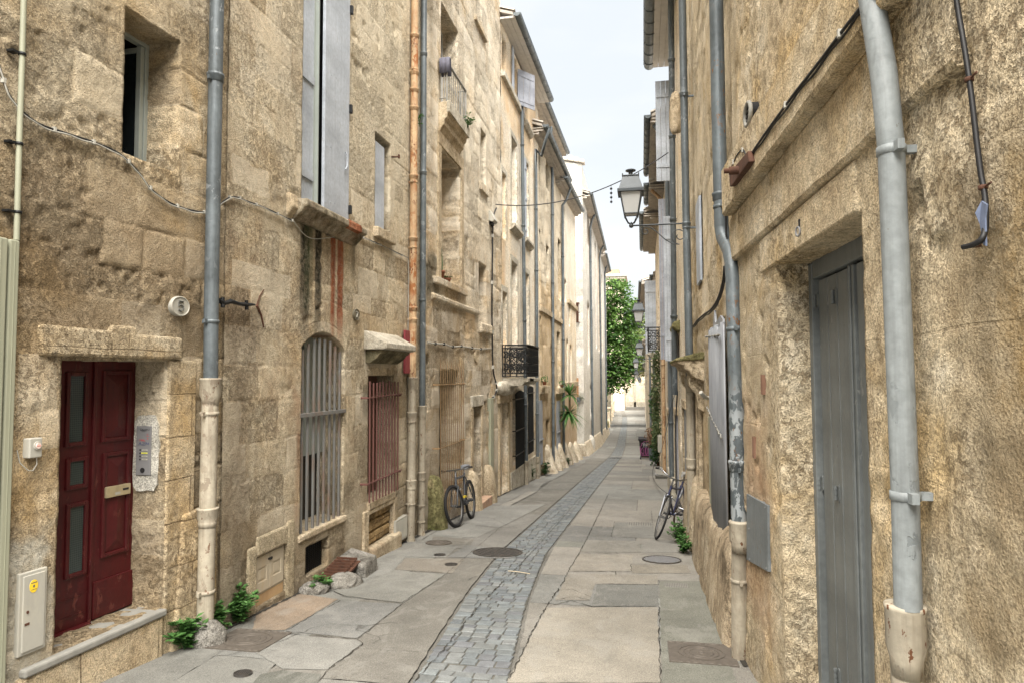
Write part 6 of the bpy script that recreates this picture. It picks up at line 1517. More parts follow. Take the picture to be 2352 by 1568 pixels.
# ---- leaning guard stones --------------------------------------------------
GS = [(1190, 1262, 40, 92), (1226, 1237, 30, 90), (1246, 1226, 24, 78), (1269, 1208, 24, 74), (1290, 1191, 30, 70), (1318, 1172, 34, 62)]
lg = ['tallest leaning pale guard stone nearest the weeds', 'second leaning guard stone of the row, white and narrow', 'third leaning guard stone of the row, yellowish and cracked', 'fourth leaning guard stone of the row, grey and slim', 'fifth leaning guard stone of the row, pale and broad', 'last leaning guard stone of the row at the house corner']
vv_ = [23.3, 24.9, 26.6, 28.6, 30.6, 32.9]
for i, v in enumerate(vv_):
    hgt = 1.12 - .02*i; wd = (.75, .7, .75, .8, 1.1, 1.2)[i]
    b = MB(); base = gz(v)-.15; rn = random.Random(i)
    # slab leaning on the wall: rounded box with noise
    n1, n2 = 10, 12; vs_ = []; nseg = 16
    for j in range(n2+1):
        t = j/n2; oo = .34*(1-t)+.04; wv = wd*(1-.18*t); 
        if t > .85: wv *= math.sqrt(max(.02, 1-((t-.85)/.15)**2))*.6+.4*(1-(t-.85)/.15*.6)
        for k in range(nseg):
            a_ = 2*math.pi*k/nseg; s = (abs(math.cos(a_))**5+abs(math.sin(a_))**5)**(-.2)
            q = float(fbm(np.array(v+math.cos(a_)*.8+t), np.array(t*2+math.sin(a_)), 2.2, i, 3))-.5
            vs_.append(PB.P(v+wv/2*math.cos(a_)*s*(1+.15*q), base+hgt*t, oo-.12+(.17*math.sin(a_)*s)*(1+.5*q)))
    b.add(vs_, [(j*nseg+k, j*nseg+(k+1) % nseg, (j+1)*nseg+(k+1) % nseg, (j+1)*nseg+k) for j in range(n2) for k in range(nseg)], True); b.add(vs_[-nseg:], [tuple(range(nseg))], True)
    tag(b.build('guard_stone', M['stoneW'], None), lg[i], 'guard stone', 'row of leaning guard stones')
u, v, _ = ground(1345, 1036)
tag(rough_rock('guard_stone', M['stoneG'], (u, v, gz(v)+.32), (1.15, 1.1, 1.5), None, 77, tilt=.1, amp=.10, power=2.6), 'big round whitewashed guard stone at the corner of the white house', 'guard stone', 'guard stones along the walls')

# ---- house G: white gable house -------------------------------------------
PG = Plane(-2.62, -.0156, 1)
hG = empty('stone_house', (-3.4, 50, gz(50)), 'tall whitewashed house whose rough gable juts into the alley', 'house', 'old stone houses lining the alley')
gv0, gv1 = 36.6, 69.5; gz1 = 13.1
fG = []
for (xl, xr, yt, yb) in ((1349, 1353, 700, 832), (1356.5, 1359.5, 520, 700), (1366, 1368.5, 560, 800), (1372.5, 1375.5, 570, 810), (1381, 1383, 640, 820), (1348.5, 1352, 480, 560), (1355, 1358, 890, 960)):
    fG.append(opx(PG, xl, xr, yt, yb, .15))
facade(PG, hG, M['stoneG'], gv0, gv1, -5, gz1, fG, .25, amp=.012, seed=73, stains=[grime((.35, .3, .22), -2.4, 1.4, .6, 544, -.06)], warp=.01, za=.8)
for o_ in fG[:-1]: blind(hG, PG, o_, 'orangepanel', .1)
blind(hG, PG, fG[-1], 'glass', .1)
# gable wall facing the camera
xg = PG.P(gv0, 0)[0]; rn = random.Random(8)
gb = MB(); nx, nz2 = 26, 90; x0_, x1_ = xg-6.0, xg+.01; vs_ = []
X_, Z_ = np.meshgrid(np.linspace(x0_, x1_, nx), np.linspace(-3.6, gz1, nz2), indexing='ij')
Yd = gv0-.02-(fbm(X_, Z_, 2.2, 9, 4)-.5)*.14
gb.add(list(zip(X_.ravel().tolist(), Yd.ravel().tolist(), Z_.ravel().tolist())), [(i*nz2+j, (i+1)*nz2+j, (i+1)*nz2+j+1, i*nz2+j+1) for i in range(nx-1) for j in range(nz2-1)], True)
gb.build('gable_wall', M['stoneG'], hG)
b = MB()   # pitched top of the gable and its stone coping
P3_ = [(x0_, gv0-.03, gz1), (x1_, gv0-.03, gz1), (x1_, gv0+.3, gz1), (x0_, gv0+.3, gz1)]; top = [(x, y, z+(.0 if x > x0_+1 else 1.2)) for x, y, z in P3_]
b.box8(P3_[:4]+[(x, y, z+.02+(1.3 if x < x0_+1 else 0)) for x, y, z in P3_]); b.build('gable_top', M['stoneG'], hG)
b = MB(); n = 20
for i in range(n):
    t0, t1 = i/n, (i+1)/n; xa_, xb_ = x1_+.15-(x1_-x0_)*t0, x1_+.15-(x1_-x0_)*t1+.01; za_, zb_ = gz1+.02+1.3*t0, gz1+.02+1.3*t1; hh = .2+.06*((i*7) % 3)
    b.box8([(xb_, gv0-.16, zb_), (xa_, gv0-.16, za_), (xa_, gv0+.4, za_), (xb_, gv0+.4, zb_), (xb_, gv0-.16, zb_+hh), (xa_, gv0-.16, za_+hh), (xa_, gv0+.4, za_+hh), (xb_, gv0+.4, zb_+hh)])
b.build('gable_coping', M['tilegrey'], hG, bevel=.04)
gutter_eave(hG, PG, gv0+.5, gv0+21, gz1-1.5, .42, 'tiles', za=.6, depth=5, tile='tilegrey'); gutter_eave(hG, PG, gv0+21.5, gv1, gz1-1.1, .42, 'tiles', za=.2, depth=5, tile='tilegrey')
# small details on the gable
def gpx(x, y): d = ray(x, y); t = (gv0-.1)/d.y; return d.x*t, CZ+d.z*t
xa, za_ = gpx(1322, 697); xb, zb_ = gpx(1330, 741); b = MB()
for i in range(5): x = xa+(xb-xa)*(i+.5)/5; b.tube([(x, gv0-.32, zb_), (x, gv0-.32, za_)], .02, 5)
for z in (za_, zb_, (za_+zb_)/2): b.tube([(xa-.05, gv0-.3, z), (xb+.05, gv0-.3, z)], .025, 5)
for x in (xa, xb): 
    for z in (za_, zb_): b.tube([(x, gv0-.3, z), (x, gv0, z)], .02, 5)
b.build('window_grille', M['rust'], hG)
b = MB(); b.box(xa+.05, xb-.05, gv0-.14, gv0, zb_+.1, za_-.1); b.build('window', M['glass'], hG)
xa, za_ = gpx(1322, 867); xb, zb_ = gpx(1329.5, 911); b = MB()
for i in range(3): b.box(xa+(xb-xa)*i/3+.005, xa+(xb-xa)*(i+1)/3-.005, gv0-.2, gv0-.13, zb_, za_)
b.build('wooden_shutter', plain_mat('orange brown boards', (.38, .19, .08), .7, .2, 6), hG); b = MB(); b.box(xa, xb+.1, gv0-.3, gv0-.1, zb_-.25, zb_); b.build('sill', M['zinc'], hG)
xa, za_ = gpx(1333.5, 896); xb, zb_ = gpx(1341, 912); b = MB(); b.box(xa, xb, gv0-.3, gv0-.1, zb_, za_-.1); b.box(xa+.05, xb+.05, gv0-.26, gv0-.1, zb_-.15, zb_); b.build('meter_box', M['white_plastic'], hG, bevel=.02)
b = MB(); b.box(xg-3, xg+.12, gv0-.3, gv0+.1, gz(gv0)-.3, gz(gv0)+.65); b.build('plinth', M['stoneW'], hG, bevel=.04)
b = MB(); b.profile(PG, gv0, gv1, [(-.05, gz(gv0)+.7), (.06, gz(gv0)+.7), (.32, gz(gv0)-.25), (-.05, gz(gv0)-.25)], za=gz(gv1)-gz(gv0)); b.build('plinth', M['stoneW'], hG, bevel=.03)
Gx = lambda x, y, o=.08: PG.px(x, y, o)
for i, (xt, yt_, xb_, yb_, lab) in enumerate(((1355, 465, 1359, 950, 'first blue grey drainpipe on the white house after its gable'), (1377, 545, 1380, 990, 'second blue grey drainpipe on the white house'), (1389.5, 640, 1392, 960, 'last blue grey drainpipe at the far end of the white house'))):
    va, za_ = Gx(xt, yt_); vb, zb_ = Gx(xb_, yb_); vm = (va+vb)/2; vm = min(vm, gv1-.2)
    zt_ = gz1-1.4+.25*i
    drainpipe(lab, PG, [(vm, zt_, .42), (vm, zt_-.35, .2), (vm, zt_-.9, .09), (vm, gz(vm)+.6, .12)], .075, 'zinc', collars=[zt_-3, zt_-6, zt_-9, zt_-12], n=8)
VG1 = gv1

# ================================================================ RIGHT ROW
R1 = Plane(.976, -.06, -1); R2 = Plane(.73, 0, -1)
R_ = R1.px; S_ = R2.px
def hit_v(x, v, y=850):   # X of the picture column x at street position v
    d = ray(x, y); return d.x/d.y*v
VR = 5.22
# ---- R1: near golden house with the grey plank door ------------------------
h1 = empty('stone_house', R1.P(3.5, gz(3.5)), 'nearest rough golden house on the right with a tall grey plank door', 'house', 'old stone houses lining the alley')
rv1 = R_(1785, 700)[0]; rv0 = R_(1981, 600)[0]; rz1 = 2.262
rdep = hit_v(1862, rv1) - R1.P(rv1, 0)[0]
rd = Op(rv0, rv1, -.55, rz1, rdep)
fo = lambda V, Z: np.where((Z > 0) & (V < 2.15), (fbm(V, Z, 3.2, 90, 4)-.5)*.03, 0)
st1 = [sbox((.20, .14, .07), 1.3, 2.1, .9, 2.3, .55, .15, 7, 4, .7), sbox((.30, .20, .08), 1.2, 1.9, 1.5, 2.2, .7, .1, 27, 5, .5), sbox((.60, .54, .43), .2, 1.7, -.5, 4, .4, .5, 8, .9, 1.5), sbox((.18, .14, .09), 4.0, VR, .3, 2.4, .4, .5, 9, 1.5, 1.2),
       sbox((.22, .175, .11), 1.88, 2.02, .2, 2.2, .5, .06, 14, 7, .22), sbox((.42, .25, .15), 4.2, VR, .0, 1.6, .45, .3, 19, 1.6, .8), grime((.16, .12, .08), -.3, .8, .5, 28), sbox((.16, .125, .08), 4.9, VR+.1, 2.8, 5.5, .5, .15, 29, 2, .5)]
facade(R1, h1, M['stoneR'], -.2, VR, -.7, 9.5, [rd], .018, 4.4, amp=.024, seed=103, stains=st1, extra=fo, warp=.007)
rn = random.Random(9)
def corbel(name, v0, v1, z0, z1, o, seed, mat='stoneR', chamfer=.02):
    n = 60; vs_ = []; prof = [(-.04, z1+.02), (o*.3, z1), (o, z1-.05), (o, z0+.02), (o-chamfer*.6, z0), (-.04, z0)]
    vl = np.linspace(v0, v1, n); b = MB(); m_ = len(prof)
    for i, v in enumerate(vl):
        j = (float(fbm(np.array(v), np.array(0.3), 5, seed, 4))-.5)*.014; k_ = (float(fbm(np.array(v), np.array(1.3), 7, seed+3, 4))-.5)*.013
        for (oo, z) in prof: vs_.append(R1.P(v, z+(k_ if oo > 0 else 0), oo+(j if oo > 0 else 0)))
    b.add(vs_, [(i*m_+q, i*m_+(q+1) % m_, (i+1)*m_+(q+1) % m_, (i+1)*m_+q) for i in range(n-1) for q in range(m_)], False)
    b.add(vs_[:m_], [tuple(range(m_))]); b.add(vs_[-m_:], [tuple(range(m_))[::-1]])
    return b.build(name, M[mat], h1)
zU = R1.px(1800, 335, .11)[1]; 
corbel('upper_string_course', 1.86, VR-.12, 2.80, 3.18, .10, 4)
corbel('lower_string_course', 1.98, VR-.02, 2.475, 2.83, .035, 5)
b = MB(); b.pbox(R1, rv0+.02, rv1+.34, rz1+.006, 2.47, -.03, .014); b.build('door_lintel', M['stoneR'], h1, bevel=.01)
# plank door
dz = .006; o0 = -rdep-.03
b = MB(); b.pbox(R1, rv1-.05, rv1+.01, -.6, rz1, o0-.06, o0+.03); b.pbox(R1, rv0-.6, rv1-.05, R1.px(1880, 640, o0)[1], rz1+.04, o0-.06, o0+.025); db = b.build('door_frame', M['grey_door'], h1, bevel=.006)
vL = R1.px(1881, 700, o0)[0]; vM = R1.px(1962, 700, o0)[0]; zt = R1.px(1885, 652, o0)[1]+.02
leaf = MB(); n = 7; w_ = (vL-vM)/n
for i in range(n): leaf.pbox(R1, vM+i*w_+.0015, vM+(i+1)*w_-.0015, -.5, zt, o0-.03, o0+.0+(.002 if i % 2 else 0))
lf = leaf.build('door_leaf', M['grey_door'], db, bevel=.002)
b = MB(); b.pbox(R1, vM-.05, vM-.004, -.5, zt, o0-.03, o0+.02); b.pbox(R1, vM-.03, vM-.012, -.5, zt, o0+.02, o0+.03); b.build('cover_strip', M['grey_door'], db, bevel=.006)
b = MB(); b.pbox(R1, vM-.062, vM-.05, -.5, zt+.1, o0-.02, o0+.0); b.build('gap', M['dark'], db)
b = MB(); b.pbox(R1, vM-.9, vM-.064, -.5, zt, o0-.03, o0+.008); b.build('door_leaf', M['grey_door'], db, bevel=.003)
for (x, y) in ((1877, 692), (1919, 682), (1888, 1108), (1926, 1131), (1888, 1528), (1926, 1550)):
    v, z = R1.px(x, y, o0); b = MB()
    b.tube([R1.P(v, z-.035, o0+.014), R1.P(v, z+.035, o0+.014)], .008, 8)
    for k in range(3): b.tube([R1.P(v, z-.035+k*.026, o0+.014), R1.P(v, z-.02+k*.026, o0+.014)], .0105, 8)
    b.pbox(R1, v-.032, v+.0, z-.03, z+.03, o0, o0+.006); b.disc(R1, v-.02, z+.032, .008, .012, o0, o0+.006, 8); b.disc(R1, v-.02, z-.032, .008, .012, o0, o0+.006, 8)
    b.build('hinge', M['grey_door'], lf)
gutter_eave(h1, R1, -.2, VR, 9.5, .5, 'tiles')
# metal plate, render strip, red slots
pv = [R1.px(x, y, .012) for x, y in ((1716, 1133), (1764, 1160), (1765, 1312), (1716, 1284))]
e = empty('metal_plate', R1.P(*pv[3], 0), 'flat grey metal plate screwed to the wall right of the cream cast iron pipe', 'metal plate')
b = MB(); b.prism(R1, pv, -.01, .016); b.build('plate', M['zincflat'] if 'zincflat' in M else M['corrug'], e, bevel=.002)
b = MB()
for t, s in ((.1, .05), (.9, .05), (.1, .95), (.9, .95), (.1, .5)):
    v = pv[0][0]+(pv[1][0]-pv[0][0])*t; z = (pv[0][1]+(pv[1][1]-pv[0][1])*t)*(1-s)+(pv[3][1]+(pv[2][1]-pv[3][1])*t)*s; b.disc(R1, v, z+.0, .006, .006, .016, .019, 8)
b.build('screws', M['steel'], e)
for i, (x, y0, y1, lab) in enumerate(((1754, 860, 905, 'upper narrow brick red slot in the render between pipe and grey door'), (1734, 1002, 1050, 'lower narrow brick red slot in the render beside the pipe'))):
    v, z1_ = R_(x, y0); z0_ = R_(x, y1)[1]; e = empty('vent_slot', R1.P(v, z0_, 0), lab, 'vent slot')
    b = MB(); w_ = .022
    for (p, q, r, s) in ((v-w_, v-w_*.35, z0_, z1_), (v+w_*.35, v+w_, z0_, z1_), (v-w_*.35, v+w_*.35, z0_, z0_+.015)): b.pbox(R1, p, q, r, s, -.03, .014)
    b.build('frame', plain_mat('brick red clay', (.16, .085, .055), .8), e); b = MB(); b.pbox(R1, v-w_*.4, v+w_*.4, z0_, z1_, -.03, .006); b.build('opening', M['rust'], e)
# round vent, ring hook, anchor plate
v, z = R_(1735, 262); e = empty('round_vent', R1.P(v, z, 0), 'small round grey vent grille high on the right wall beside the big pipe', 'vent')
b = MB(); N = 24; rv_, rz_ = .085, .07
b.tube([R1.P(v+rv_*math.cos(2*math.pi*k/N), z+rz_*math.sin(2*math.pi*k/N), .045) for k in range(N)], .014, 6, closed=True); b.build('rim', M['concrete'], e)
b = MB(); b.disc(R1, v, z, rv_, rz_, -.02, .036, 24); b.build('opening', M['dark'], e)
b = MB()
for k in range(5): zz = z-rz_*.7+rz_*1.4*k/4; hw = rv_*math.sqrt(max(.05, 1-((zz-z)/rz_)**2))*.9; b.pbox(R1, v-hw, v+hw, zz-.004, zz+.004, .035, .044)
b.build('louvres', M['iron'], e)
v, z = R_(1845, 527); e = empty('wall_ring', R1.P(v, z, 0), 'small grey iron ring hanging above the lintel of the grey door', 'ring')
b = MB(); b.pbox(R1, v-.004, v+.010, z, z+.05, -.01, .02); b.build('hook', M['iron'], e)
b = MB(); b.tube([R1.P(v+.012*math.cos(a), z-.01+.022*math.sin(a), .025+.006*math.cos(a)) for a in [2*math.pi*k/16 for k in range(16)]], .005, 6, closed=True); b.build('ring', M['steel'], e)
e = empty('anchor_plate', R1.P(*R_(1698, 395), 0), 'rusty brown iron anchor plate and bolt beside the big grey drainpipe', 'anchor plate')
ap = [R1.px(x, y, .13) for x, y in ((1676, 398), (1719, 347), (1722, 372), (1684, 425), (1678, 430))]
b = MB(); b.prism(R1, ap, -.02, .135); b.build('plate', M['rust'], e, bevel=.006)
b = MB(); v, z = R_(1690, 392, .15); b.tube([R1.P(v, z, .11), R1.P(v, z, .19)], .026, 8); b.tube([R1.P(v, z, .19), R1.P(v, z, .22)], .016, 8); b.build('bolt', M['rust'], e)
Rp = lambda x, y, o=.03: R1.P(*R1.px(x, y, o), o)
cable('double black cable climbing the right wall along the string course', [Rp(2010, -25, .11), Rp(1985, 8, .11), Rp(1940, 65, .11), Rp(1880, 145, .11), Rp(1825, 215, .11), Rp(1770, 290, .11), Rp(1735, 340, .11), Rp(1718, 366, .10), Rp(1711, 350, .1), Rp(1705, 345, .1), Rp(1695, 355, .1), Rp(1684, 378, .1), Rp(1672, 420, .06), Rp(1668, 460, .05), Rp(1667, 510, .05), Rp(1668, 545, .05)], .0065, 'cable', 13, second=('cable', .012))
cable('thick black cable hanging down the near right wall, its end bent outwards', [Rp(2194, -20, .03), Rp(2203, 40, .03), Rp(2212, 90, .03), Rp(2226, 180, .03), Rp(2236, 260, .03), Rp(2244, 330, .03), Rp(2253, 400, .03), Rp(2261, 440, .03), Rp(2264, 480, .035), Rp(2264, 520, .045), Rp(2256, 548, .06), Rp(2236, 562, .07), Rp(2212, 568, .08)], .0075, 'cable', None)
for (x, y, lab) in ((2226, 183, 'rusty wire clamp on the thick hanging cable'), (2258, 431, 'lower rusty wire clamp on the thick hanging cable'), (2243, 563, 'small rusty clamp at the bent cable end')):
    c_ = Vector(Rp(x, y, .03)); b = MB(); b.tube([c_+Vector((0, -.012, 0)), c_+Vector((0, -.04, .002))], .003, 5); b.lathe(c_.x, c_.y, [(.0085, c_.z-.006), (.011, c_.z-.005), (.011, c_.z+.005), (.0085, c_.z+.006)], 10); tag(b.build('cable_clamp', M['rust']), lab, 'clamp')
b = MB(); q = [Rp(2258, 462, .045), Rp(2270, 470, .05), Rp(2266, 500, .05), Rp(2268, 565, .05), Rp(2262, 562, .05), Rp(2254, 515, .05), Rp(2243, 490, .055)]
b.add([Vector(p) for p in q], [(0, 1, 2), (0, 2, 5, 6), (2, 3, 4, 5)]); o_ = b.build('plastic_scrap', plain_mat('blue plastic scrap', (.13, .16, .24), .5, .2, 20)); o_.modifiers.new('t', 'SOLIDIFY').thickness = .004; tag(o_, 'torn scrap of dark blue plastic caught on the hanging cable', 'plastic scrap')
# big pale drainpipe in the foreground
PO = .075
drainpipe('pale grey drainpipe in the right foreground ending in cream cast iron', R1, [(R_(1992, -60, PO+.03)[0], R_(1992, -60, PO+.03)[1], PO+.03), (R_(2002, 0, PO+.02)[0], R_(2002, 0, PO+.02)[1], PO+.02), (R_(2030, 170, PO+.02)[0], R_(2030, 170, PO+.02)[1], PO+.02), (R_(2047, 345, PO)[0], R_(2047, 345, PO)[1], PO), (R_(2079, 1135, PO)[0], R_(2079, 1135, PO)[1], PO), (R_(2086, 1396, PO)[0], R_(2086, 1396, PO)[1], PO)], .0385, 'zinc_light',
          [(R_(2079, 1400, PO)[0], R_(2079, 1396, PO)[1], PO), (R_(2079, 1568, PO)[0], gz(2)-.02, PO)], .0435, 'cream_paint', clips=[R_(2047, 347, PO)[1], R_(2079, 1137, PO)[1]], n=24)
# grey pipe at the seam, with the offset bend
q1 = lambda x, y, o: (S_(x, y, o)[0], S_(x, y, o)[1], o)
drainpipe('big blue grey drainpipe with an offset bend above rusty cream cast iron', R2, [q1(1641, -300, .13), q1(1645, 0, .13), q1(1650, 250, .13), q1(1655, 440, .13), q1(1657, 520, .13), q1(1661, 545, .12), q1(1676, 575, .10), q1(1681, 600, .09), q1(1684, 640, .09), q1(1691, 900, .09), q1(1698, 1205, .09)], .0545, 'zincflake' if 'zincflake' in M else 'zinc',
          [q1(1699, 1200, .09), q1(1699, 1536, .09)], .0565, 'cream_paint', collars=[S_(1656, 447, .13)[1], S_(1694, 1062, .09)[1]], clips=[S_(1656, 475, .13)[1], S_(1688, 755, .09)[1], S_(1697, 1078, .09)[1], S_(1699, 1332, .09)[1]], n=20)

# ---- R2 ----------------------------------------------------------------------
h2 = empty('stone_house', R2.P(8, gz(8)), 'rough golden house on the right with a mossy stone hood over its doorway', 'house', 'old stone houses lining the alley')
VR2 = 11.0
s1 = opx(R2, 1602.5, 1613, 474, 662, .12); s2 = opx(R2, 1593, 1609, 905, 1160, .3); s3 = opx(R2, 1651, 1666, 742, 1200, .2)
st2 = [grime((.13, .10, .06), -.55, 1.4, .6, 61), sbox((.36, .27, .16), VR, VR2, -.6, 2.4, .4, .4, 62, 1.2, 1), sbox((.58, .5, .36), VR, VR2, 3.2, 10, .45, .5, 63, .8, 1.4), sbox((.12, .09, .055), 8.9, VR2, -.5, 1.8, .6, .2, 64, 2, .6)]
facade(R2, h2, M['stoneR'], VR, VR2, -1.4, 10.5, [s1, s2, s3], .04, amp=.022, seed=113, stains=st2, warp=.014, blocks=(.45, .26))
gutter_eave(h2, R2, VR, VR2, 10.5, .3, 'tiles')
shutter_leaf(h2, R2, s1.v0+.13, s1.v1-.0, s1.z0, s1.z1, -.0, .03, 'shutter', 1, battens=False); blind(h2, R2, s1, 'interior'); blind(h2, R2, s3, 'dark'); blind(h2, R2, s2, plain_mat('dark brown door boards', (.11, .075, .04), .7, .2, 8), name='door')
for (p, q) in ((s2.v0-.2, s2.v0-.0), (s2.v1, s2.v1+.22)):
    b = MB(); b.pbox(R2, p, q, -1.2, s2.z1+.25, -.03, .05); b.pbox(R2, p+.03, q-.03, -.2, s2.z1+.15, .05, .075); b.build('pilaster', M['stoneS'], h2, bevel=.012)
hz = S_(1620, 846, .05)[1]; 
b = MB(); b.profile(R2, 8.75, 10.7, [(-.03, hz+.20), (.05, hz+.20), (.33, hz+.13), (.34, hz+.08), (.25, hz+.05), (.24, hz+.0), (.18, hz-.02), (.16, hz-.08), (.08, hz-.12), (-.03, hz-.16)]); hd_ = b.build('hood', M['stoneS'], h2, bevel=.02)
b = MB(); b.profile(R2, 8.72, 10.73, [(-.02, hz+.215), (.06, hz+.21), (.35, hz+.135), (.35, hz+.10), (-.02, hz+.12)]); b.build('moss', M['mossy'], hd_, bevel=.02)
b = MB(); 
for vv in (8.95, 10.4): b.prism(R2, [(vv, hz-.1), (vv+.18, hz-.1), (vv+.15, hz-.45), (vv+.05, hz-.5)], -.02, .12)
b.build('brackets', M['stoneS'], hd_, bevel=.03) if False else None
for vv in (8.9, 10.4):
    b = MB(); b.profile(R2, vv, vv+.17, [(-.02, hz-.1), (.2, hz-.06), (.18, hz-.2), (.09, hz-.32), (.07, hz-.5), (-.02, hz-.55)]); b.build('bracket', M['stoneS'], hd_, bevel=.02)
# corrugated sheet with ropes
e = empty('corrugated_sheet', R2.P(7.2, S_(1650, 1200)[1], 0), 'tall grey corrugated metal sheet tied with rope beside the big drainpipe', 'metal sheet')
va, vb = S_(1672, 900, .03)[0], S_(1637, 900, .03)[0]; z1_, z0_ = S_(1650, 757, .03)[1], S_(1655, 1205, .03)[1]-.15; n = 64; b = MB(); vs_ = []
for i in range(n+1):
    v = va+(vb-va)*i/n; o = .05+.018*math.sin(i*2*math.pi/4)+.03*math.sin(math.pi*i/n)
    vs_ += [R2.P(v, z0_+.14*(i/n)*-1, o), R2.P(v, z1_+.03*math.sin(i*.4), o)]
b.add(vs_, [(2*i, 2*i+1, 2*i+3, 2*i+2) for i in range(n)], True); q_ = b.build('sheet', M['corrug'], e); q_.modifiers.new('t', 'SOLIDIFY').thickness = .003
b = MB(); b.prism(R2, [(va+.25, z1_-.1), (vb-.1, z1_-.1), (vb-.15, z1_+.05), (vb-.3, z1_+.22), (vb-.38, z1_+.08), (va+.5, z1_+.12), (va+.3, z1_+.07)], .01, .03); b.build('old_shutter_top', M['corrug'], e)
for (zz, dz_) in ((z1_-.06, .03), (S_(1655, 975, .08)[1], .10)):
    b = MB(); b.tube([R2.P(va+.0+(vb-va)*t, zz+dz_*(1-2*t)*-1+.006*math.sin(t*90), .09+.006*math.sin(t*60)) for t in [k/40 for k in range(41)]], .008, 6); b.build('rope', M['concrete'], e)
# worn guard stones at the foot
for i, (v, lw, hh, ou, lab) in enumerate(((8.45, 1.25, .80, .17, 'tall worn guard stone with dark streaks at the foot of the right wall'), (7.35, 1.0, .78, .16, 'worn guard stone in the middle of the right wall plinth'), (6.45, .95, .74, .15, 'streaked worn guard stone below the corrugated sheet'), (5.75, .75, .76, .15, 'narrow rounded guard stone left of the cream cast iron pipe'))):
    q = rough_rock('guard_stone', M['guard'], (R2.P(v, 0, .02)[0], v, gz(v)+hh*.32), (.30, lw, hh*1.45), None, 50+i*3, tilt=.06, amp=.10, power=6)
    tag(q, lab, 'guard stone', 'guard stones along the walls')
for i, (v, lw, hh, lab) in enumerate(((9.7, .8, 1.02, 'brown guard stone under the cream cast iron pipe behind the weeds'), (10.6, .7, 1.0, 'tan guard stone beside the leaning right bicycle'))):
    q = rough_rock('guard_stone', M['stoneS'], (R2.P(v, 0, .02)[0], v, gz(v)+hh*.35), (.30, lw, hh*1.35), None, 70+i*3, tilt=.05, amp=.08, power=6)
    tag(q, lab, 'guard stone', 'guard stones along the walls')
vbox('cream cable trunking below the white bent pipe beside the mossy hood', 'cable_trunking', 'cable trunking', R2, 1626, 1634, 955, .05, 'beige_plastic')
e = empty('overflow_pipe', R2.P(*S_(1625, 912), 0), 'short white bent plastic pipe sticking out beside the mossy hooded doorway', 'pipe')
b = MB(); b.tube([R2.P(*S_(1632, 913, .02), .0), R2.P(*S_(1628, 913, .04), .06), R2.P(*S_(1620, 908, .1), .12), R2.P(*S_(1616, 900, .12), .15)], .022, 8); b.build('pipe', M['white_plastic'], e)
cable('twisted black cable crossing the right wall above the mossy hood', [R2.P(*S_(x, y, .03), .03) for x, y in ((1664, 612), (1662, 640), (1655, 670), (1645, 695), (1632, 712), (1618, 722), (1603, 735), (1592, 748), (1583, 752))], .012, 'cable', None, second=('cable', .02))
drainpipe('blue grey drainpipe that carries the nearest street lamp', R2, [q1(1566, -250, .13), q1(1567, 0, .13), q1(1576, 500, .13), q1(1583, 805, .13), q1(1584, 868, .13)], .052, 'zinc', [q1(1585, 866, .13), (S_(1588, 1130, .13)[0], gz(11)+.35, .13)], .058, 'cream_paint', collars=[S_(1571, 215, .13)[1], S_(1577, 512, .13)[1]], lcollars=[S_(1588, 1058, .13)[1]], clips=[S_(1571, 222, .13)[1], S_(1577, 522, .13)[1]], n=12)

# ---- R3 .. far ------------------------------------------------------------------
RP = lambda ul, sl=0.0: Plane(ul, sl, -1)
def rhouse(label, ua, ub, v0, v1, ztop, mat, over, seed, kind='tiles', wins=(), tile='tilegrey', res=.14, za=0.0, eave=True, st=None, rg=.085):
    sl = (ub-ua)/(v1-v0); pl = Plane(ua-sl*v0, sl, -1)
    h = empty('stone_house', pl.P((v0+v1)/2, gz((v0+v1)/2)), label, 'house', 'old stone houses lining the alley')
    ops = [Op(*w_) for w_ in wins]
    facade(pl, h, M[mat], v0+.01, v1-.01, gz(v1)-.6, ztop, ops, res, amp=.010, seed=seed, stains= st or [grime((.3, .24, .16), -1.2, 1.6, .5, seed+1)], warp=.01)
    if eave: gutter_eave(h, pl, v0, v1, ztop-.05, over, kind, tile=tile, depth=5, za=za, rg=rg)
    return h, pl, ops
h3, P3r, o3 = rhouse('pale rubble house on the right with an arched niche and boarded soffit', .73, .72, VR2, 17.0, 9.4, 'stoneD', .42, 203, 'boards', [(14.2, 14.9, .2, 1.75, .3), (12.3, 13.0, 4.2, 5.9, .2), (14.8, 15.7, 6.2, 7.9, .2)], rg=.13)
a_ = P3r.px(1563, 780)[0]; blind(h3, P3r, o3[0], 'corrug', .05, 'door')
for o_ in o3[1:]: window(h3, P3r, o_, pane='glass_grey')
v, z = P3r.px(1558, 800); b = MB(); b.prism(P3r, [(v-.35, z-.45), (v+.35, z-.45), (v+.35, z+.1), (v+.2, z+.33), (v, z+.4), (v-.2, z+.33), (v-.35, z+.1)], -.02, .012); b.build('arched_niche', M['interior'], h3)
b = MB(); b.profile(P3r, v-.9, v+.55, [(-.02, z+.55), (.14, z+.5), (.16, z+.42), (.1, z+.35), (-.02, z+.3)]); b.build('niche_hood', M['mossy'], h3, bevel=.03)
q_ = rough_rock('corbel', M['stoneS'], P3r.P(P3r.px(1556, 230)[0]-1.2, P3r.px(1556, 200, .1)[1]-.2, .1), (.22, .35, .8), h3, 9, amp=.3)
drainpipe('thin blue grey drainpipe behind the lamp pipe on the pale rubble house', P3r, [(v_, z_, o_) for (v_, z_, o_) in ((P3r.px(1540, 0, .1)[0], 9.3, .1), (P3r.px(1541, 0, .1)[0], P3r.px(1541, 0, .1)[1], .1), (P3r.px(1550, 900, .1)[0], P3r.px(1550, 905, .1)[1], .1))], .062, 'zinc', collars=[P3r.px(1544, y, .1)[1] for y in (120, 315, 515, 735)], n=10)
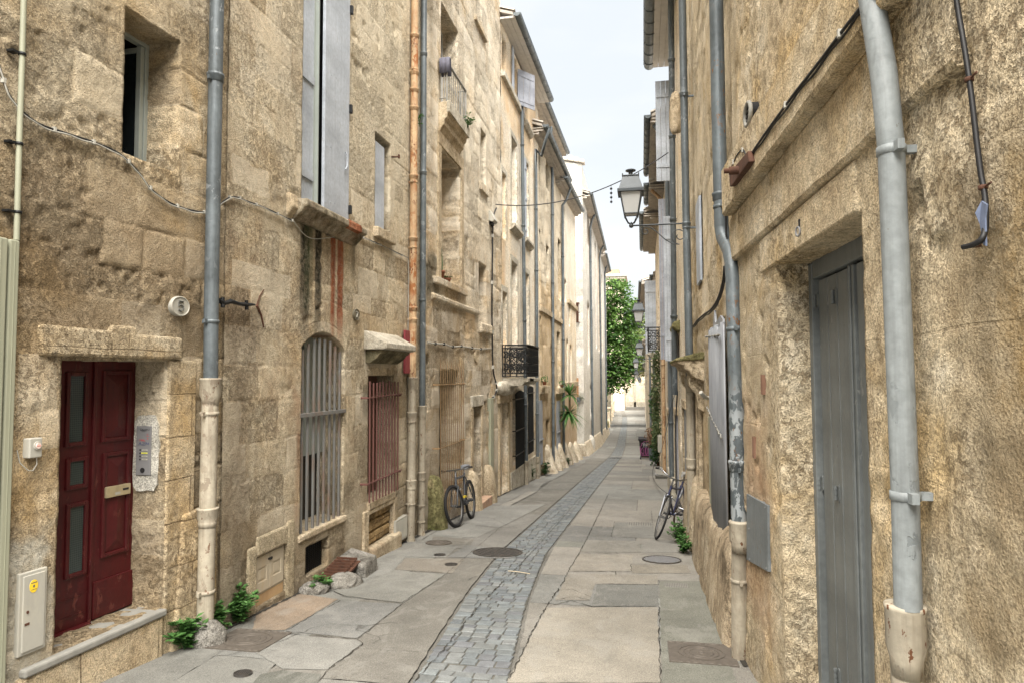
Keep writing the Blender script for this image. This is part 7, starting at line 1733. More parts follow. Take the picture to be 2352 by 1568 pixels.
h4, P4r, o4 = rhouse('white painted house on the right with tall lilac grey shutters', .72, .70, 17.0, 22.0, 8.1, 'stoneG', .5, 213, 'tiles', [(18.0, 19.0, 4.4, 6.4, .2), (18.2, 19.3, .2, 2.6, .15)])
for o_ in o4: window(h4, P4r, o_, pane='glass_grey')
shutter_out(h4, P4r, 17.4, 2.2, 7.6, .02, .15, .05, 'lilac', yaw=.2); shutter_out(h4, P4r, 19.4, 2.1, 6.6, .02, .26, .05, 'lilac', yaw=.2); shutter_out(h3, P3r, 16.2, 6.2, 8.6, .02, .38, .05, 'shutter')
shutter_out(h3, P3r, 16.8, 2.0, 5.5, .02, .22, .05, 'shutter')
drainpipe('slim grey drainpipe on the white house with lilac shutters', P4r, [(17.15, 7.9, .4), (17.15, 7.6, .2), (17.15, 7.2, .1), (17.15, gz(17.15), .1)], .055, 'zinc', collars=[5, 2.5, .5], n=8)
h5, P5r, o5 = rhouse('small cream house with an eave of dark tiles on the right', .70, .70, 22.0, 24.6, 7.8, 'stoneD', .5, 223, 'tiles', [(22.6, 23.5, 3.6, 5.4, .2)])
blind(h5, P5r, o5[0], 'glass')
drainpipe('rust stained drainpipe on the small cream house', P5r, [(22.2, 7.6, .4), (22.2, 7.3, .1), (22.2, gz(22.2), .12)], .06, 'rust_pipe', collars=[6, 5, 4, 3, 2], n=8)
h6, P6r, o6 = rhouse('pale yellow house with a small hanging balcony on the right', .58, .56, 24.6, 32.0, 7.5, 'stoneD', .55, 233, 'tiles', [(26, 27.2, 2.6, 4.8, .2), (29, 30.2, 2.6, 4.8, .2), (27, 28, -1.6, .8, .2)])
for o_ in o6: window(h6, P6r, o_, pane='glass')
iron_balcony(h6, P6r, 25.7, 27.5, 2.5, .42, .9, '')
shutter_out(h6, P6r, 30.4, 2.6, 5.8, .02, .5, .05, 'shutter')
h7, P7r, o7 = rhouse('cream house with a curved cornice line on the right before the tree', .56, .48, 32.0, 42.0, 6.3, 'stoneD', .12, 243, 'tiles', [(34, 35.2, 1.2, 3.6, .2), (38, 39.4, 1.2, 3.6, .2), (36, 37, -2.4, -.3, .2)])
for o_ in o7: window(h7, P7r, o_, pane='glass')
drainpipe('grey drainpipe between the pale yellow house and the cream house', P7r, [(32.2, 6.0, .12), (32.2, gz(32.2), .12)], .07, 'zinc', collars=[4, 2, 0], n=8)
h8, P8r, o8 = rhouse('far cream house with a blue grey gutter on the right', .48, .22, 42.0, 60.0, 7.4, 'stoneD', .6, 253, 'tiles', [(46, 47.4, 1.2, 3.8, .2), (51, 52.4, 1.2, 3.8, .2), (55, 56.2, -3, -.6, .2)], res=.3)
for o_ in o8: window(h8, P8r, o_, pane='glass')
drainpipe('thin drainpipe on the far cream house', P8r, [(43, 7.0, .3), (43, 6.5, .12), (43, gz(43), .12)], .07, 'zinc', n=8)
h9, P9r, o9 = rhouse('farthest row house on the right with grey shutters', .22, .10, 60.0, 92.0, 4.6, 'stoneC', .4, 263, 'tiles', [(64, 65.5, -.6, 1.8, .2), (72, 73.5, -.6, 1.8, .2), (80, 81.5, -.6, 1.8, .2)], res=.4)
for o_ in o9: blind(h9, P9r, o_, 'lilac', .02)
h10, P10r, o10 = rhouse('pale garden house at the far right end of the alley', .10, .05, 92.0, 150.0, 3.2, 'stoneD', .3, 273, 'tiles', [(100, 102, -2.2, .4, .2), (120, 122, -2.2, .4, .2)], res=.6)
for o_ in o10: blind(h10, P10r, o_, 'glass')
# doors, steps and meter boxes low on the right
for (pl, v, w_, hh, mat, hs, cc) in ((P3r, 12.4, .8, 1.95, 'corrug', h3, 0), (P3r, 16.0, .7, 1.9, 'lilac', h3, 0), (P4r, 20.7, .8, 2.0, 'shutter', h4, 0), (P5r, 23.8, .7, 1.9, 'greyframe', h5, 0), (P6r, 30.9, .9, 2.0, 'shutter', h6, 0)):
    b = MB(); b.pbox(pl, v-w_/2, v+w_/2, gz(v)-.1, gz(v)+hh, -.02, .03); d_ = b.build('door', M[mat], hs, bevel=.01)
    b = MB(); b.pbox(pl, v-w_/2-.1, v+w_/2+.1, gz(v)+hh, gz(v)+hh+.16, -.02, .07); b.build('door_lintel', M['stoneS'], hs, bevel=.015)
    b = MB(); b.pbox(pl, v+w_/2, v+w_/2+.1, gz(v)-.1, gz(v)+hh, -.02, .06); b.build('door_jamb', M['stoneS'], hs, bevel=.01)
e = empty('stone_step', (.45, 22.4, gz(22.4)), 'low grey stone step jutting into the alley on the right', 'step')
b = MB(); b.box(.30, .75, 21.9, 23.6, gz(22)-.35, gz(22)+.10); b.build('lower_slab', M['concrete'], e, bevel=.04, seg=3); b = MB(); b.box(.29, .74, 21.85, 23.65, gz(22)+.07, gz(22)+.17); b.build('top_slab', M['concrete'], e, bevel=.04, seg=3)
b = MB(); b.pbox(R2, 16.2, 19.0, gz(18)-.3, gz(16.2)+.36, -.02, .16); b.build('pale_plinth', M['stoneH'], h4, bevel=.04)
e = empty('meter_box', P6r.P(25.2, gz(25)+.8, 0), 'small white meter box low on the right wall behind the climbing plant', 'meter box'); b = MB(); b.pbox(P6r, 25.0, 25.5, gz(25)+.7, gz(25)+1.3, -.02, .14); b.build('case', M['white_plastic'], e, bevel=.02)
cable('loose black cable arching from the right wall down past the stone step', [P4r.P(14.9, 1.35, .05), P4r.P(16, 1.0, .12), P4r.P(18, .1, .22), P4r.P(20, -.65, .32), P4r.P(22, -1.1, .42), P4r.P(21.5, -1.38, .5), P4r.P(18, -1.15, .42), P4r.P(14.5, -.80, .25), P4r.P(13.0, -.75, .12)], .007, 'cable', None, n=5)
cable('bundle of black cables hanging down the right wall beside the white rope', [P4r.P(14.9, 1.35, .05), P4r.P(14.9, .6, .1), P4r.P(14.6, 0, .12), P4r.P(14.2, -.7, .14)], .012, 'cable', None, n=5, second=('cable', .03))

# ================================================================ STREET LAMPS
def make_lamp(label):
    """wall lantern; origin at the wall end of the arm, arm points to local -X"""
    e = empty('street_lamp', (0, 0, 0), label, 'street lamp', 'lanterns on wall brackets')
    L = .93
    b = MB(); b.tube([(0, 0, 0), (-L, 0, 0)], .014, 8); arm = b.build('arm', M['lampmetal'], e)
    b = MB(); b.tube([(-.0, -.03, -.09), (-.0, -.03, .09)], .02, 6); b.tube([(-.01, 0, -.07), (-.01, 0, .07)], .024, 8); b.build('wall_bracket', M['lampmetal'], e)
    b = MB(); pts = []
    for i in range(30):       # big scroll at the wall
        t = i/29; a = math.pi*(.5)-t*2*math.pi*1.35; r = .14*(1-t*.78); pts.append((-.16+r*math.cos(a+math.pi)*1, 0, -.20+r*math.sin(a+math.pi)))
    pts2 = [(-.16, 0, -.34), (-.27, 0, -.33), (-.40, 0, -.24), (-.52, 0, -.12), (-.62, 0, -.04), (-.70, 0, -.025)]
    b.tube(pts[::-1]+[], .009, 5); b.tube(pts2, .009, 5)
    p3 = []
    for i in range(20):
        t = i/19; a = math.pi/2+t*2*math.pi*1.1; r = .075*(1-t*.75); p3.append((-.70+r*math.cos(a)*1.0, 0, -.10+r*math.sin(a)))
    b.tube(p3, .009, 5); b.build('scroll', M['lampmetal'], arm)
    cx = -L; z0 = .19      # underside of the lantern body
    b = MB(); b.lathe(cx, 0, [(.001, -.04), (.03, -.028), (.04, 0), (.03, .028), (.012, .04), (.012, .06), (.001, .062)], 12); b.build('ball_joint', M['lampmetal'], e)
    la = MB(); s0, s1, H = .105, .175, .37
    for sx in (-1, 1):
        for sy in (-1, 1):
            la.tube([(cx+sx*.01, sy*.01, .03), (cx+sx*.05, sy*.05, .05), (cx+sx*s0*.98, sy*s0*.98, z0-.03), (cx+sx*s0, sy*s0, z0)], .009, 5)
            la.tube([(cx+sx*s0, sy*s0, z0-.035), (cx+sx*s1, sy*s1, z0+H)], .011, 5)
    for (s, z) in ((s0, z0), (s1, z0+H)):
        c = [(cx-s, -s, z), (cx+s, -s, z), (cx+s, s, z), (cx-s, s, z)]
        for i in range(4): la.tube([c[i], c[(i+1) % 4]], .011, 5)
    fr = la.build('lantern_frame', M['lampmetal'], e)
    for k in range(4):
        g = MB(); a = math.pi/2*k; ca, sa = math.cos(a), math.sin(a)
        def rt(x, y, z): return (cx+x*ca-y*sa, x*sa+y*ca, z)
        g.add([rt(s0-.003, -s0, z0), rt(s0-.003, s0, z0), rt(s1-.003, s1, z0+H), rt(s1-.003, -s1, z0+H), rt(s0-.008, -s0, z0), rt(s0-.008, s0, z0), rt(s1-.008, s1, z0+H), rt(s1-.008, -s1, z0+H)], [(0, 1, 2, 3), (4, 7, 6, 5)])
        g.build('glass_pane', M['lampglass'], fr)
    g = MB(); g.box(cx-s0, cx+s0, -s0, s0, z0-.004, z0+.004); g.build('bottom_plate', M['lampglass'], fr)
    r = MB(); zt = z0+H
    prof = [(.215, zt-.03), (.215, zt+.02), (.19, zt+.035), (.135, zt+.22), (.13, zt+.235), (.14, zt+.245), (.14, zt+.26), (.05, zt+.27)]
    vs = [];
    for (s, z) in prof: vs += [(cx-s, -s, z), (cx+s, -s, z), (cx+s, s, z), (cx-s, s, z)]
    r.add(vs, [(i*4+k, i*4+(k+1) % 4, (i+1)*4+(k+1) % 4, (i+1)*4+k) for i in range(len(prof)-1) for k in range(4)]+[(3, 2, 1, 0), tuple(range(len(vs)-4, len(vs)))])
    for sx in (-1, 1):
        for sy in (-1, 1): r.tube([(cx+sx*.13, sy*.13, zt+.25), (cx+sx*.13, sy*.13, zt+.285)], .012, 5)
    rf = r.build('lantern_roof', M['lampmetal'], e, bevel=.004)
    f = MB(); f.lathe(cx, 0, [(.06, zt+.26), (.035, zt+.29), (.035, zt+.33), (.05, zt+.345), (.085, zt+.355), (.085, zt+.37), (.05, zt+.385), (.001, zt+.39)], 16); f.build('finial', M['lampmetal'], rf)
    return e
lamp0 = make_lamp('nearest and largest wall lantern hanging over the alley from the right')
L0 = [('', 11.35), ('second wall lantern along the right wall, in front of the tree', 23.4), ('third wall lantern from the camera, small against the tree', 35.2), ('fourth wall lantern, just left of and below the third', 46.5), ('fifth wall lantern, half hidden below the fourth', 58.5), ('farthest and smallest wall lantern at the end of the alley', 74.0)]
pxl = [(1450, 518), (1453+6, 751), (1468, 823), (1461, 850), (1462, 876), (1469, 884)]
for i, (lab, v) in enumerate(L0):
    o = lamp0 if i == 0 else copy_tree(lamp0)
    if i: o['label'] = lab
    x, y = ((1450, 519), (1467, 752), (1469, 824), (1461, 851), (1462, 876), (1469, 872))[i]
    d = ray(x, y); t = v/d.y
    ux, z = d.x*t, CZ+d.z*t
    if i > 0: z = gz(v)+4.95 if i > 3 else z
    o.location = (ux+.93, v, z)

cable('long black cable sagging across the alley above the nearest street lamp', [PB.P(*B_(1138, 470, .05), .05)]+[Vector(PB.P(*B_(1138, 470, .05), .05)).lerp(Vector((.60, 15.6, P3r.px(1531, 405, .1)[1])), t)+Vector((0, 0, -.40*4*t*(1-t))) for t in (.12, .25, .38, .5, .62, .75, .88)]+[Vector((.60, 15.6, P3r.px(1531, 405, .1)[1]))], .012, 'cable', None, n=5)
pc = Vector(PB.P(*B_(1138, 470, .05), .05)).lerp(Vector((.60, 15.6, P3r.px(1531, 405, .1)[1])), .67)+Vector((0, 0, -.40*4*.67*.33))
e = empty('hanging_ornament', pc, 'small chain of dark ornaments dangling from the cable left of the lamp', 'ornament')
b = MB(); b.tube([pc, pc+Vector((0, 0, -.42))], .004, 4); b.build('string', M['cable'], e)
for k in range(4):
    b = MB(); q = pc+Vector((0, 0, -.08-.1*k)); b.lathe(q.x, q.y, [(.002, q.z-.03), (.035, q.z-.01), (.012, q.z), (.035, q.z+.01), (.002, q.z+.03)], 7); b.build('bead', M['iron'], e)

# ================================================================ BICYCLES
M['tyre'] = M['black']; M['rim'] = plain_mat('dull alloy rim', (.16, .16, .16), .35, .1, 20, metal=.8)
M['chrome'] = plain_mat('worn chrome', (.30, .31, .33), .25, .1, 20, metal=.9)
M['framegrey'] = plain_mat('dark grey bike paint', (.03, .034, .042), .35, .15, 10, spec=.5)
M['frameblue'] = plain_mat('dark blue bike paint', (.02, .025, .07), .35, .15, 10, spec=.5)
M['framesilver'] = plain_mat('silver bike paint', (.28, .295, .33), .35, .15, 10, metal=.4)
M['saddlegrey'] = plain_mat('pale grey saddle', (.30, .30, .29), .6, .1, 10)
M['yellow'] = plain_mat('yellow bike lock', (.45, .34, .015), .5)
M['gumtyre'] = plain_mat('tan side tyre', (.16, .13, .10), .8, .1, 20)
def wheel(parent, c, R, tyre_r, steer=0.0, spokes=28, tyre='tyre', sx=1):
    """wheel in the local XZ plane around c, turned by steer about Z"""
    ca, sa = math.cos(steer), math.sin(steer)
    def W(r, a, w=0.0): x = r*math.cos(a); return (c[0]+x*ca-w*sa, c[1]+x*sa+w*ca, c[2]+r*math.sin(a))
    N = 40; h = MB(); h.tube([W(0, 0, -.04), W(0, 0, .04)], .018, 8); hub = h.build('wheel', M['chrome'], parent)
    t = MB(); t.tube([W(R-tyre_r, 2*math.pi*k/N) for k in range(N)], tyre_r, 9, closed=True)
    if tyre_r > .02:
        for k in range(64):
            a = 2*math.pi*k/64
            for w in (-.012, .012): t.tube([W(R-.003, a+(.02 if w > 0 else 0), w-.006), W(R-.003, a+(.02 if w > 0 else 0), w+.006)], .006, 4)
    t.build('tyre', M[tyre], hub)
    r = MB(); r.tube([W(R-tyre_r*2.1, 2*math.pi*k/N) for k in range(N)], .011, 6, closed=True); r.build('rim', M['rim'], hub)
    s = MB()
    for k in range(spokes):
        a = 2*math.pi*k/spokes; w = .028 if k % 2 else -.028; s.tube([W(.02, a+(1.2 if k % 4 < 2 else -1.2), w), W(R-tyre_r*2.2, a, 0)], .0010, 3, caps=False)
    s.build('spokes', M['chrome'], hub)
    return hub
def bicycle(label, loc, heading, lean, steer, style):
    e = empty('bicycle', loc, label, 'bicycle'); e.rotation_mode = 'XYZ'
    mtb = style == 'mtb'; R = .33 if mtb else .335; tr = .025 if mtb else .016; fm = 'framegrey' if mtb else 'frameblue'
    rear = (0, 0, R); front = (1.06, 0, R); bb = (.43, 0, .30); st = (.29, 0, .76 if mtb else .74); hd1 = (.86, 0, .78); hd0 = (.90, 0, .63)
    k = .018 if mtb else .015
    # steering axis through hd0-hd1
    ax = (Vector(hd1)-Vector(hd0)).normalized(); Rm = Matrix.Translation(hd0) @ Matrix.Rotation(steer, 4, ax) @ Matrix.Translation(-Vector(hd0))
    def S(p): return tuple(Rm @ Vector(p))
    b = MB()
    if mtb: b.tube([st, (.85, 0, .745)], k, 10)
    else: b.tube([(.31, 0, .68), (.86, 0, .74)], k, 10)
    b.tube([bb, (.885, 0, .665)], k*1.1, 10); b.tube([bb, (.27, 0, .80)], k*.9, 10); b.tube([hd0, hd1], k*1.15, 10)
    for s in (-1, 1):
        b.tube([(rear[0], s*.06, R), (.2, s*.045, R-.01), (.43, s*.03, .30)], .009, 6); b.tube([(rear[0], s*.06, R), (.18, s*.045, .55), (.29, s*.02, .73)], .009, 6)
    b.tube([(.43, -.04, .30), (.43, .04, .30)], .024, 10); fo = b.build('frame', M[fm], e)
    f = MB()
    for s in (-1, 1): f.tube([S((1.06, s*.055, R)), S((.97, s*.055, R+.24)), S((.905, s*.05, .61)), S((.90, s*.0, .64))], [.010, .012, .014, .014], 8)
    f.build('fork', M['framegrey' if mtb else 'framesilver'], e)
    br = MB()
    for s in (-1, 1): br.tube([S((.93, s*.05, .58)), S((.94, s*.04, .66))], .008, 6); br.pbox if False else None; br.tube([S((.95, s*.028, R+.28)), S((.95, s*.055, R+.30))], .009, 5)
    br.build('brake', M['chrome'], e)
    # front wheel turned with the fork
    wf_ = wheel(e, (0, 0, 0), R, tr, 0, 32, 'tyre'); wf_.matrix_parent_inverse = Matrix.Identity(4)
    for w__ in (wf_,): w__.matrix_local = Rm @ Matrix.Translation(front)
    wheel(e, rear, R, tr, 0, 32, 'tyre' if mtb else 'gumtyre')
    h = MB(); h.tube([hd1, S((.845, 0, .86))], .013, 8); h.tube([S((.845, 0, .86)), S((.90, 0, .885))], .014, 8)
    if mtb: h.tube([S((.83, -.31, .90)), S((.88, -.16, .89)), S((.90, 0, .885)), S((.88, .16, .89)), S((.83, .31, .90))], .0115, 8)
    else: h.tube([S((.70, -.27, .93)), S((.86, -.22, .96)), S((.91, -.08, .90)), S((.90, 0, .885)), S((.91, .08, .90)), S((.86, .22, .96)), S((.70, .27, .93))], .0105, 8)
    hb = h.build('handlebar', M['chrome'], e)
    for s in (-1, 1):
        g = MB(); g.tube([S((.83, s*.31, .90)), S((.855, s*.21, .895))] if mtb else [S((.68, s*.27, .925)), S((.79, s*.245, .95))], .017, 8); g.build('grip', M['black'], hb)
        g = MB(); g.tube([S((.88, s*.17, .88)), S((.90, s*.24, .865)), S((.885, s*.29, .87))], .006, 5); g.build('brake_lever', M['chrome'], hb)
    c = MB(); c.tube([S((.90, .12, .88)), S((1.0, .05, .92)), S((1.0, 0, .8)), S((.93, 0, .66))], .003, 4); c.tube([S((.90, -.12, .88)), S((1.02, -.03, .90)), S((.97, 0, .78)), (.6, 0, .74)], .003, 4); c.build('brake_cable', M['black'], e)
    s = MB(); s.tube([(.28, 0, .74), (.255, 0, .87)], .0135, 8); sp_ = s.build('seat_post', M['chrome'], e)
    # saddle
    vs = []; N = 16; prof = [(-.13, .075, 0), (-.11, .082, .012), (-.04, .07, .014), (.03, .04, .006), (.1, .024, 0), (.15, .018, -.006)]
    rings = []
    for (x, w_, dz) in prof:
        for k_ in range(N): a = 2*math.pi*k_/N; vs.append((.255+x, w_*math.cos(a), .905+dz+.026*math.sin(a)*(1 if math.sin(a) > 0 else 1.0)))
    q = MB(); q.add(vs, [(i*N+j, i*N+(j+1) % N, (i+1)*N+(j+1) % N, (i+1)*N+j) for i in range(len(prof)-1) for j in range(N)], True); q.add(vs[:N], [tuple(range(N))[::-1]]); q.add(vs[-N:], [tuple(range(N))])
    q.build('saddle', M['saddlegrey'] if not mtb else plain_mat('grey black saddle', (.16, .17, .19), .5), e)
    # drivetrain
    d = MB(); d.tube([(.43+.09*math.cos(2*math.pi*k_/24), -.05, .30+.09*math.sin(2*math.pi*k_/24)) for k_ in range(24)], .005, 5, closed=True); d.tube([(.43, -.06, .30), (.43, -.045, .30)], .04, 12)
    d.build('chainring', M['black'], e)
    for s_, a in ((-1, math.radians(200)), (1, math.radians(20))):
        x1, z1_ = .43+.17*math.cos(a), .30+.17*math.sin(a); cr = MB(); cr.tube([(.43, s_*.07, .30), (x1, s_*.085, z1_)], .009, 6); ck = cr.build('crank', M['chrome'], e)
        p = MB(); p.box(x1-.045, x1+.045, min(s_*.095, s_*.18), max(s_*.095, s_*.18), z1_-.013, z1_+.013); p.build('pedal', M['black'], ck, bevel=.006)
    ch = MB(); ch.tube([(.43, -.05, .39), (0, -.05, R+.035)], .004, 4); ch.tube([(.43, -.05, .21), (.03, -.05, R-.07), (0, -.05, R-.035)], .004, 4); ch.build('chain', M['rust'], e)
    if not mtb:
        m_ = MB()
        for (cc, a0, a1, tf) in ((rear, .15, 2.7, None),):
            ring = []
            for i in range(16):
                a = a0+(a1-a0)*i/15
                for w_ in (-.025, 0, .025): ring.append((cc[0]+(R+.02+(.006 if w_ == 0 else 0))*math.cos(a), w_, cc[2]+(R+.02+(.006 if w_ == 0 else 0))*math.sin(a)))
            m_.add(ring, [(3*i+j, 3*i+j+1, 3*i+4+j, 3*i+3+j) for i in range(15) for j in (0, 1)], True)
        mo = m_.build('mudguard', M['framesilver'], e); mo.modifiers.new('t', 'SOLIDIFY').thickness = .003
        rf = MB(); rf.box(-.38, -.36, -.02, .02, R+.05, R+.09); rf.build('reflector', plain_mat('red reflector', (.4, .02, .02), .3), e)
    else:
        y = MB(); y.tube([(.5, .05, .42), (.62, .05, .43)], .022, 8); y.build('lock', M['yellow'], e)
        bt = MB(); bt.tube([(.62+.05*math.cos(t_), 0+.05*math.sin(t_), .56) for t_ in [i*.5 for i in range(13)]], .003, 4); bt.build('bottle_cage', M['chrome'], e)
    e.rotation_euler = (lean, 0, heading)
    return e
gF = ground(1041, 1211); gR_ = ground(1072, 1193)
hx, hy = gF[0]-gR_[0], gF[1]-gR_[1]; hd = math.atan2(hy, hx)
slope_b = -.071
def lean_bike(e, rear, heading, lean):
    """lay the bicycle on the slope: local x along heading, leaning about its wheel line"""
    f = Vector((math.cos(heading), math.sin(heading), slope_b*math.sin(heading))).normalized(); s = Vector((0, 0, 1)).cross(f).normalized(); u = f.cross(s).normalized()
    m = Matrix((f, s, u)).transposed().to_4x4(); m = m @ Matrix.Rotation(lean, 4, 'X')
    m.translation = Vector(rear); q = m.to_euler('XYZ'); e.rotation_euler = q; e.location = rear
b1 = bicycle('black mountain bicycle leaning against the tan window bars, facing the camera', (0, 0, 0), 0, 0, -.20, 'mtb')
hd = math.atan2(gF[1]-gR_[1]-.0, gF[0]-gR_[0])
rx = gF[0]-1.05*math.cos(hd); ry = gF[1]-1.05*math.sin(hd)
lean_bike(b1, (rx+.06, ry, gz(ry)+.012), hd, rad(6))
gf2 = ground(1511, 1238); rr2 = (.47, 11.3)
# the front wheel is turned and touches the ground nearest the camera
hd2 = math.atan2(gf2[1]+.10-rr2[1], gf2[0]+.0-rr2[0]); b2 = bicycle('blue and silver bicycle with pale saddle leaning on the right wall, front wheel turned', (0, 0, 0), 0, 0, .42, 'city')
lean_bike(b2, (rr2[0], rr2[1], gz(rr2[1])+.012), hd2, rad(-13))

# ================================================================ BIN AND POTS
bx, by, bz_ = ground(1482, 1050); bx += .05; by = 34.6; bz_ = gz(by)
e = empty('wheelie_bin', (bx, by, bz_), 'black wheelie bin covered in pink and white graffiti', 'wheelie bin')
M['binblack'] = plain_mat('black bin plastic', (.012, .011, .014), .5, .15, 8)
def taper(b, x0, x1, y0, y1, z0, z1, k):
    cx, cy = (x0+x1)/2, (y0+y1)/2
    lo = [(cx+(x-cx)*k, cy+(y-cy)*k, z0) for x, y in ((x0, y0), (x1, y0), (x1, y1), (x0, y1))]; b.box8(lo+[(x, y, z1) for x, y in ((x0, y0), (x1, y0), (x1, y1), (x0, y1))])
b = MB(); taper(b, bx-.34, bx+.34, by-.34, by+.36, bz_+.10, bz_+.98, .80); b.build('body', M['binblack'], e, bevel=.03)
b = MB(); b.box(bx-.37, bx+.37, by-.37, by+.39, bz_+.93, bz_+.99); b.build('rim', M['binblack'], e, bevel=.01)
b = MB(); b.add([(bx-.38, by-.38, bz_+.99), (bx+.38, by-.38, bz_+.99), (bx+.38, by+.4, bz_+.99), (bx-.38, by+.4, bz_+.99), (bx-.38, by-.38, bz_+1.03), (bx+.38, by-.38, bz_+1.03), (bx+.33, by-.1, bz_+1.10), (bx-.33, by-.1, bz_+1.10), (bx+.38, by+.4, bz_+1.08), (bx-.38, by+.4, bz_+1.08)], [(3, 2, 1, 0), (0, 1, 5, 4), (4, 5, 6, 7), (7, 6, 8, 9), (1, 2, 8, 6, 5), (3, 0, 4, 7, 9), (2, 3, 9, 8)]); b.build('lid', M['binblack'], e, bevel=.01)
for s in (-1, 1):
    b = MB(); b.tube([(bx+s*.24, by-.32, bz_+.10), (bx+s*.30, by-.32, bz_+.10)], .10, 14); b.build('wheel', M['binblack'], e)
b = MB(); b.tube([(bx-.27, by-.36, bz_+.14), (bx+.27, by-.36, bz_+.14)], .015, 6); b.build('axle', M['rust'], e)
pink = plain_mat('pink spray paint', (.34, .08, .24), .6, .1); wht = plain_mat('white spray paint', (.42, .42, .44), .6, .05)
def binface(a, c): t = (c-.10)/.88; return (bx-.27-.06*t+a, by-.285-.062*t, bz_+c)
b = writing('KNDH', lambda p, q: binface(.03+p, .27+q), .10, .33, .011, .22); b.build('graffiti', pink, e)
b = writing('SEAMO', lambda p, q: binface(.14+p+q*.1, .72+q), .055, .11, .009, .3); b.build('graffiti', wht, e)
b = writing('CITY', lambda p, q: binface(.17+p+q*.1, .62+q), .05, .09, .008, .3); b.build('graffiti', wht, e)
b = MB(); b.tube([binface(*q) for q in ((.02, .25), (.0, .55), (.02, .66), (.08, .68), (.1, .8), (.18, .84), (.22, .9), (.45, .9))], .011, 5); b.tube([binface(*q) for q in ((.05, .23), (.5, .23))], .011, 5); b.build('graffiti', pink, e)

def leafball(name, mat, c, r, n, size, parent=None, seed=0, up=.4, flat=.0, squash=1.0, shell=.35, lobes=None):
    rn = random.Random(seed); b = MB()
    for i in range(n):
        if lobes: lc = rn.choice(lobes); cc = lc[0]; rr = lc[1]
        else: cc = c; rr = r
        d = Vector((rn.gauss(0, 1), rn.gauss(0, 1), rn.gauss(0, 1))).normalized(); q = rn.random()**shell; p = Vector(cc)+Vector((d.x*rr*q, d.y*rr*q, d.z*rr*q*squash))
        t = Vector((rn.gauss(0, 1), rn.gauss(0, 1), rn.gauss(0, 1)+up)).normalized(); s = t.cross(Vector((rn.gauss(0, 1), rn.gauss(0, 1), rn.gauss(0, 1)))).normalized(); L = size*rn.uniform(.6, 1.3)
        b.add([p-t*L*.5, p-s*L*.30+t*L*.05, p+t*L*.5, p+s*L*.30+t*L*.05], [(0, 1, 2, 3)])
    return b.build(name, mat, parent)
def bush(label, c, w_, h, n=160, seed=0, mat='leaf', leaf=.05, cat='weed', name='weed', stems=9, grp=None):
    """a weed: several arching stems with pairs of leaves"""
    rn = random.Random(seed); e = empty(name, c, label, cat, grp); b = MB(); st = MB()
    for i in range(stems):
        a = rn.uniform(0, 2*math.pi); out = rn.uniform(.15, 1)*w_/2; hh = h*rn.uniform(.55, 1.05)*(1.1-.5*out/(w_/2)); pts = []
        for k in range(8):
            t = k/7; pts.append(Vector((c[0]+math.cos(a)*out*t**1.3, c[1]+math.sin(a)*out*t**1.3, c[2]+hh*math.sin(t*1.7)/math.sin(1.57))))
        st.tube(pts, [.004*(1-t/9) for t in range(8)], 4, caps=False)
        for k in range(n//stems):
            t = rn.uniform(.12, 1); f = t*7; i0 = min(6, int(f)); p = pts[i0].lerp(pts[i0+1], f-i0)
            aa = rn.uniform(0, 2*math.pi); d = Vector((math.cos(aa), math.sin(aa), rn.uniform(-.15, .6))).normalized(); L = leaf*rn.uniform(.6, 1.25); s = d.cross(Vector((0, 0, 1))).normalized()*L*.33; m_ = d*L
            q = p+d*.012; b.add([q, q+m_*.45-s+Vector((0, 0, .005)), q+m_, q+m_*.45+s+Vector((0, 0, .005)), q+m_*.5-Vector((0, 0, .004))], [(0, 1, 4), (1, 2, 4), (2, 3, 4), (3, 0, 4)])
    b.build('leaves', mat if not isinstance(mat, str) else M[mat], e); st.build('stems', M['leafdark'], e); return e
def leafmat(name, c1, c2, sc=4.0, trans=.25):
    b = NB(name); co = b.coord(); n = b.noise(co, sc, 4, .6); n2 = b.noise(co, sc*9, 2, .6)
    c = b.mix(b.mr(b.math('ADD', b.math('MULTIPLY', n, .6), b.math('MULTIPLY', n2, .4)), .4, .62, 0, 1), c1, c2); m_ = b.fin(c, .55, None, spec=.3)
    tr = b.n('ShaderNodeBsdfTranslucent'); b.l(c, tr.inputs['Color']); mx_ = b.n('ShaderNodeMixShader'); mx_.inputs[0].default_value = trans
    b.l(b.b.outputs[0], mx_.inputs[1]); b.l(tr.outputs[0], mx_.inputs[2]); b.l(mx_.outputs[0], b.o.inputs['Surface']); return m_
M['leaf'] = leafmat('fresh green weed leaves', (.045, .12, .03), (.10, .21, .055), 22)
M['leafdark'] = leafmat('dark green leaves', (.02, .06, .02), (.05, .11, .035), 22)
M['treeleaf'] = leafmat('plane tree leaves', (.02, .062, .012), (.125, .225, .045), .55, .3)  # broad dark green clumps paint inner shade into the leaf colour for depth
M['treeleaf2'] = leafmat('yellow green leaves', (.08, .13, .035), (.26, .30, .10), .8, .3)
gp3 = lambda x, y: ground(x, y)
WG = 'weeds growing where wall meets pavement'
bush('leafy green weed at the foot of the doorstep of the red door', gp3(424, 1492), .36, .24, 330, 1, leaf=.062, stems=14, grp=WG)
bush('slim weed growing just right of the cream pipe foot', gp3(499, 1455), .18, .26, 150, 2, leaf=.062, stems=8, grp=WG)
bush('bushy green weed below the blackened wall left of the cream hatch', gp3(546, 1432), .42, .30, 460, 3, leaf=.055, stems=18, grp=WG)
bush('small weed in front of the rough rock by the rusty grating', gp3(733, 1358), .26, .17, 200, 4, leaf=.05, stems=10, grp=WG)
bush('green weed on the right under the leaning bicycle', gp3(1561, 1247), .44, .32, 360, 5, leaf=.06, stems=14, grp=WG)
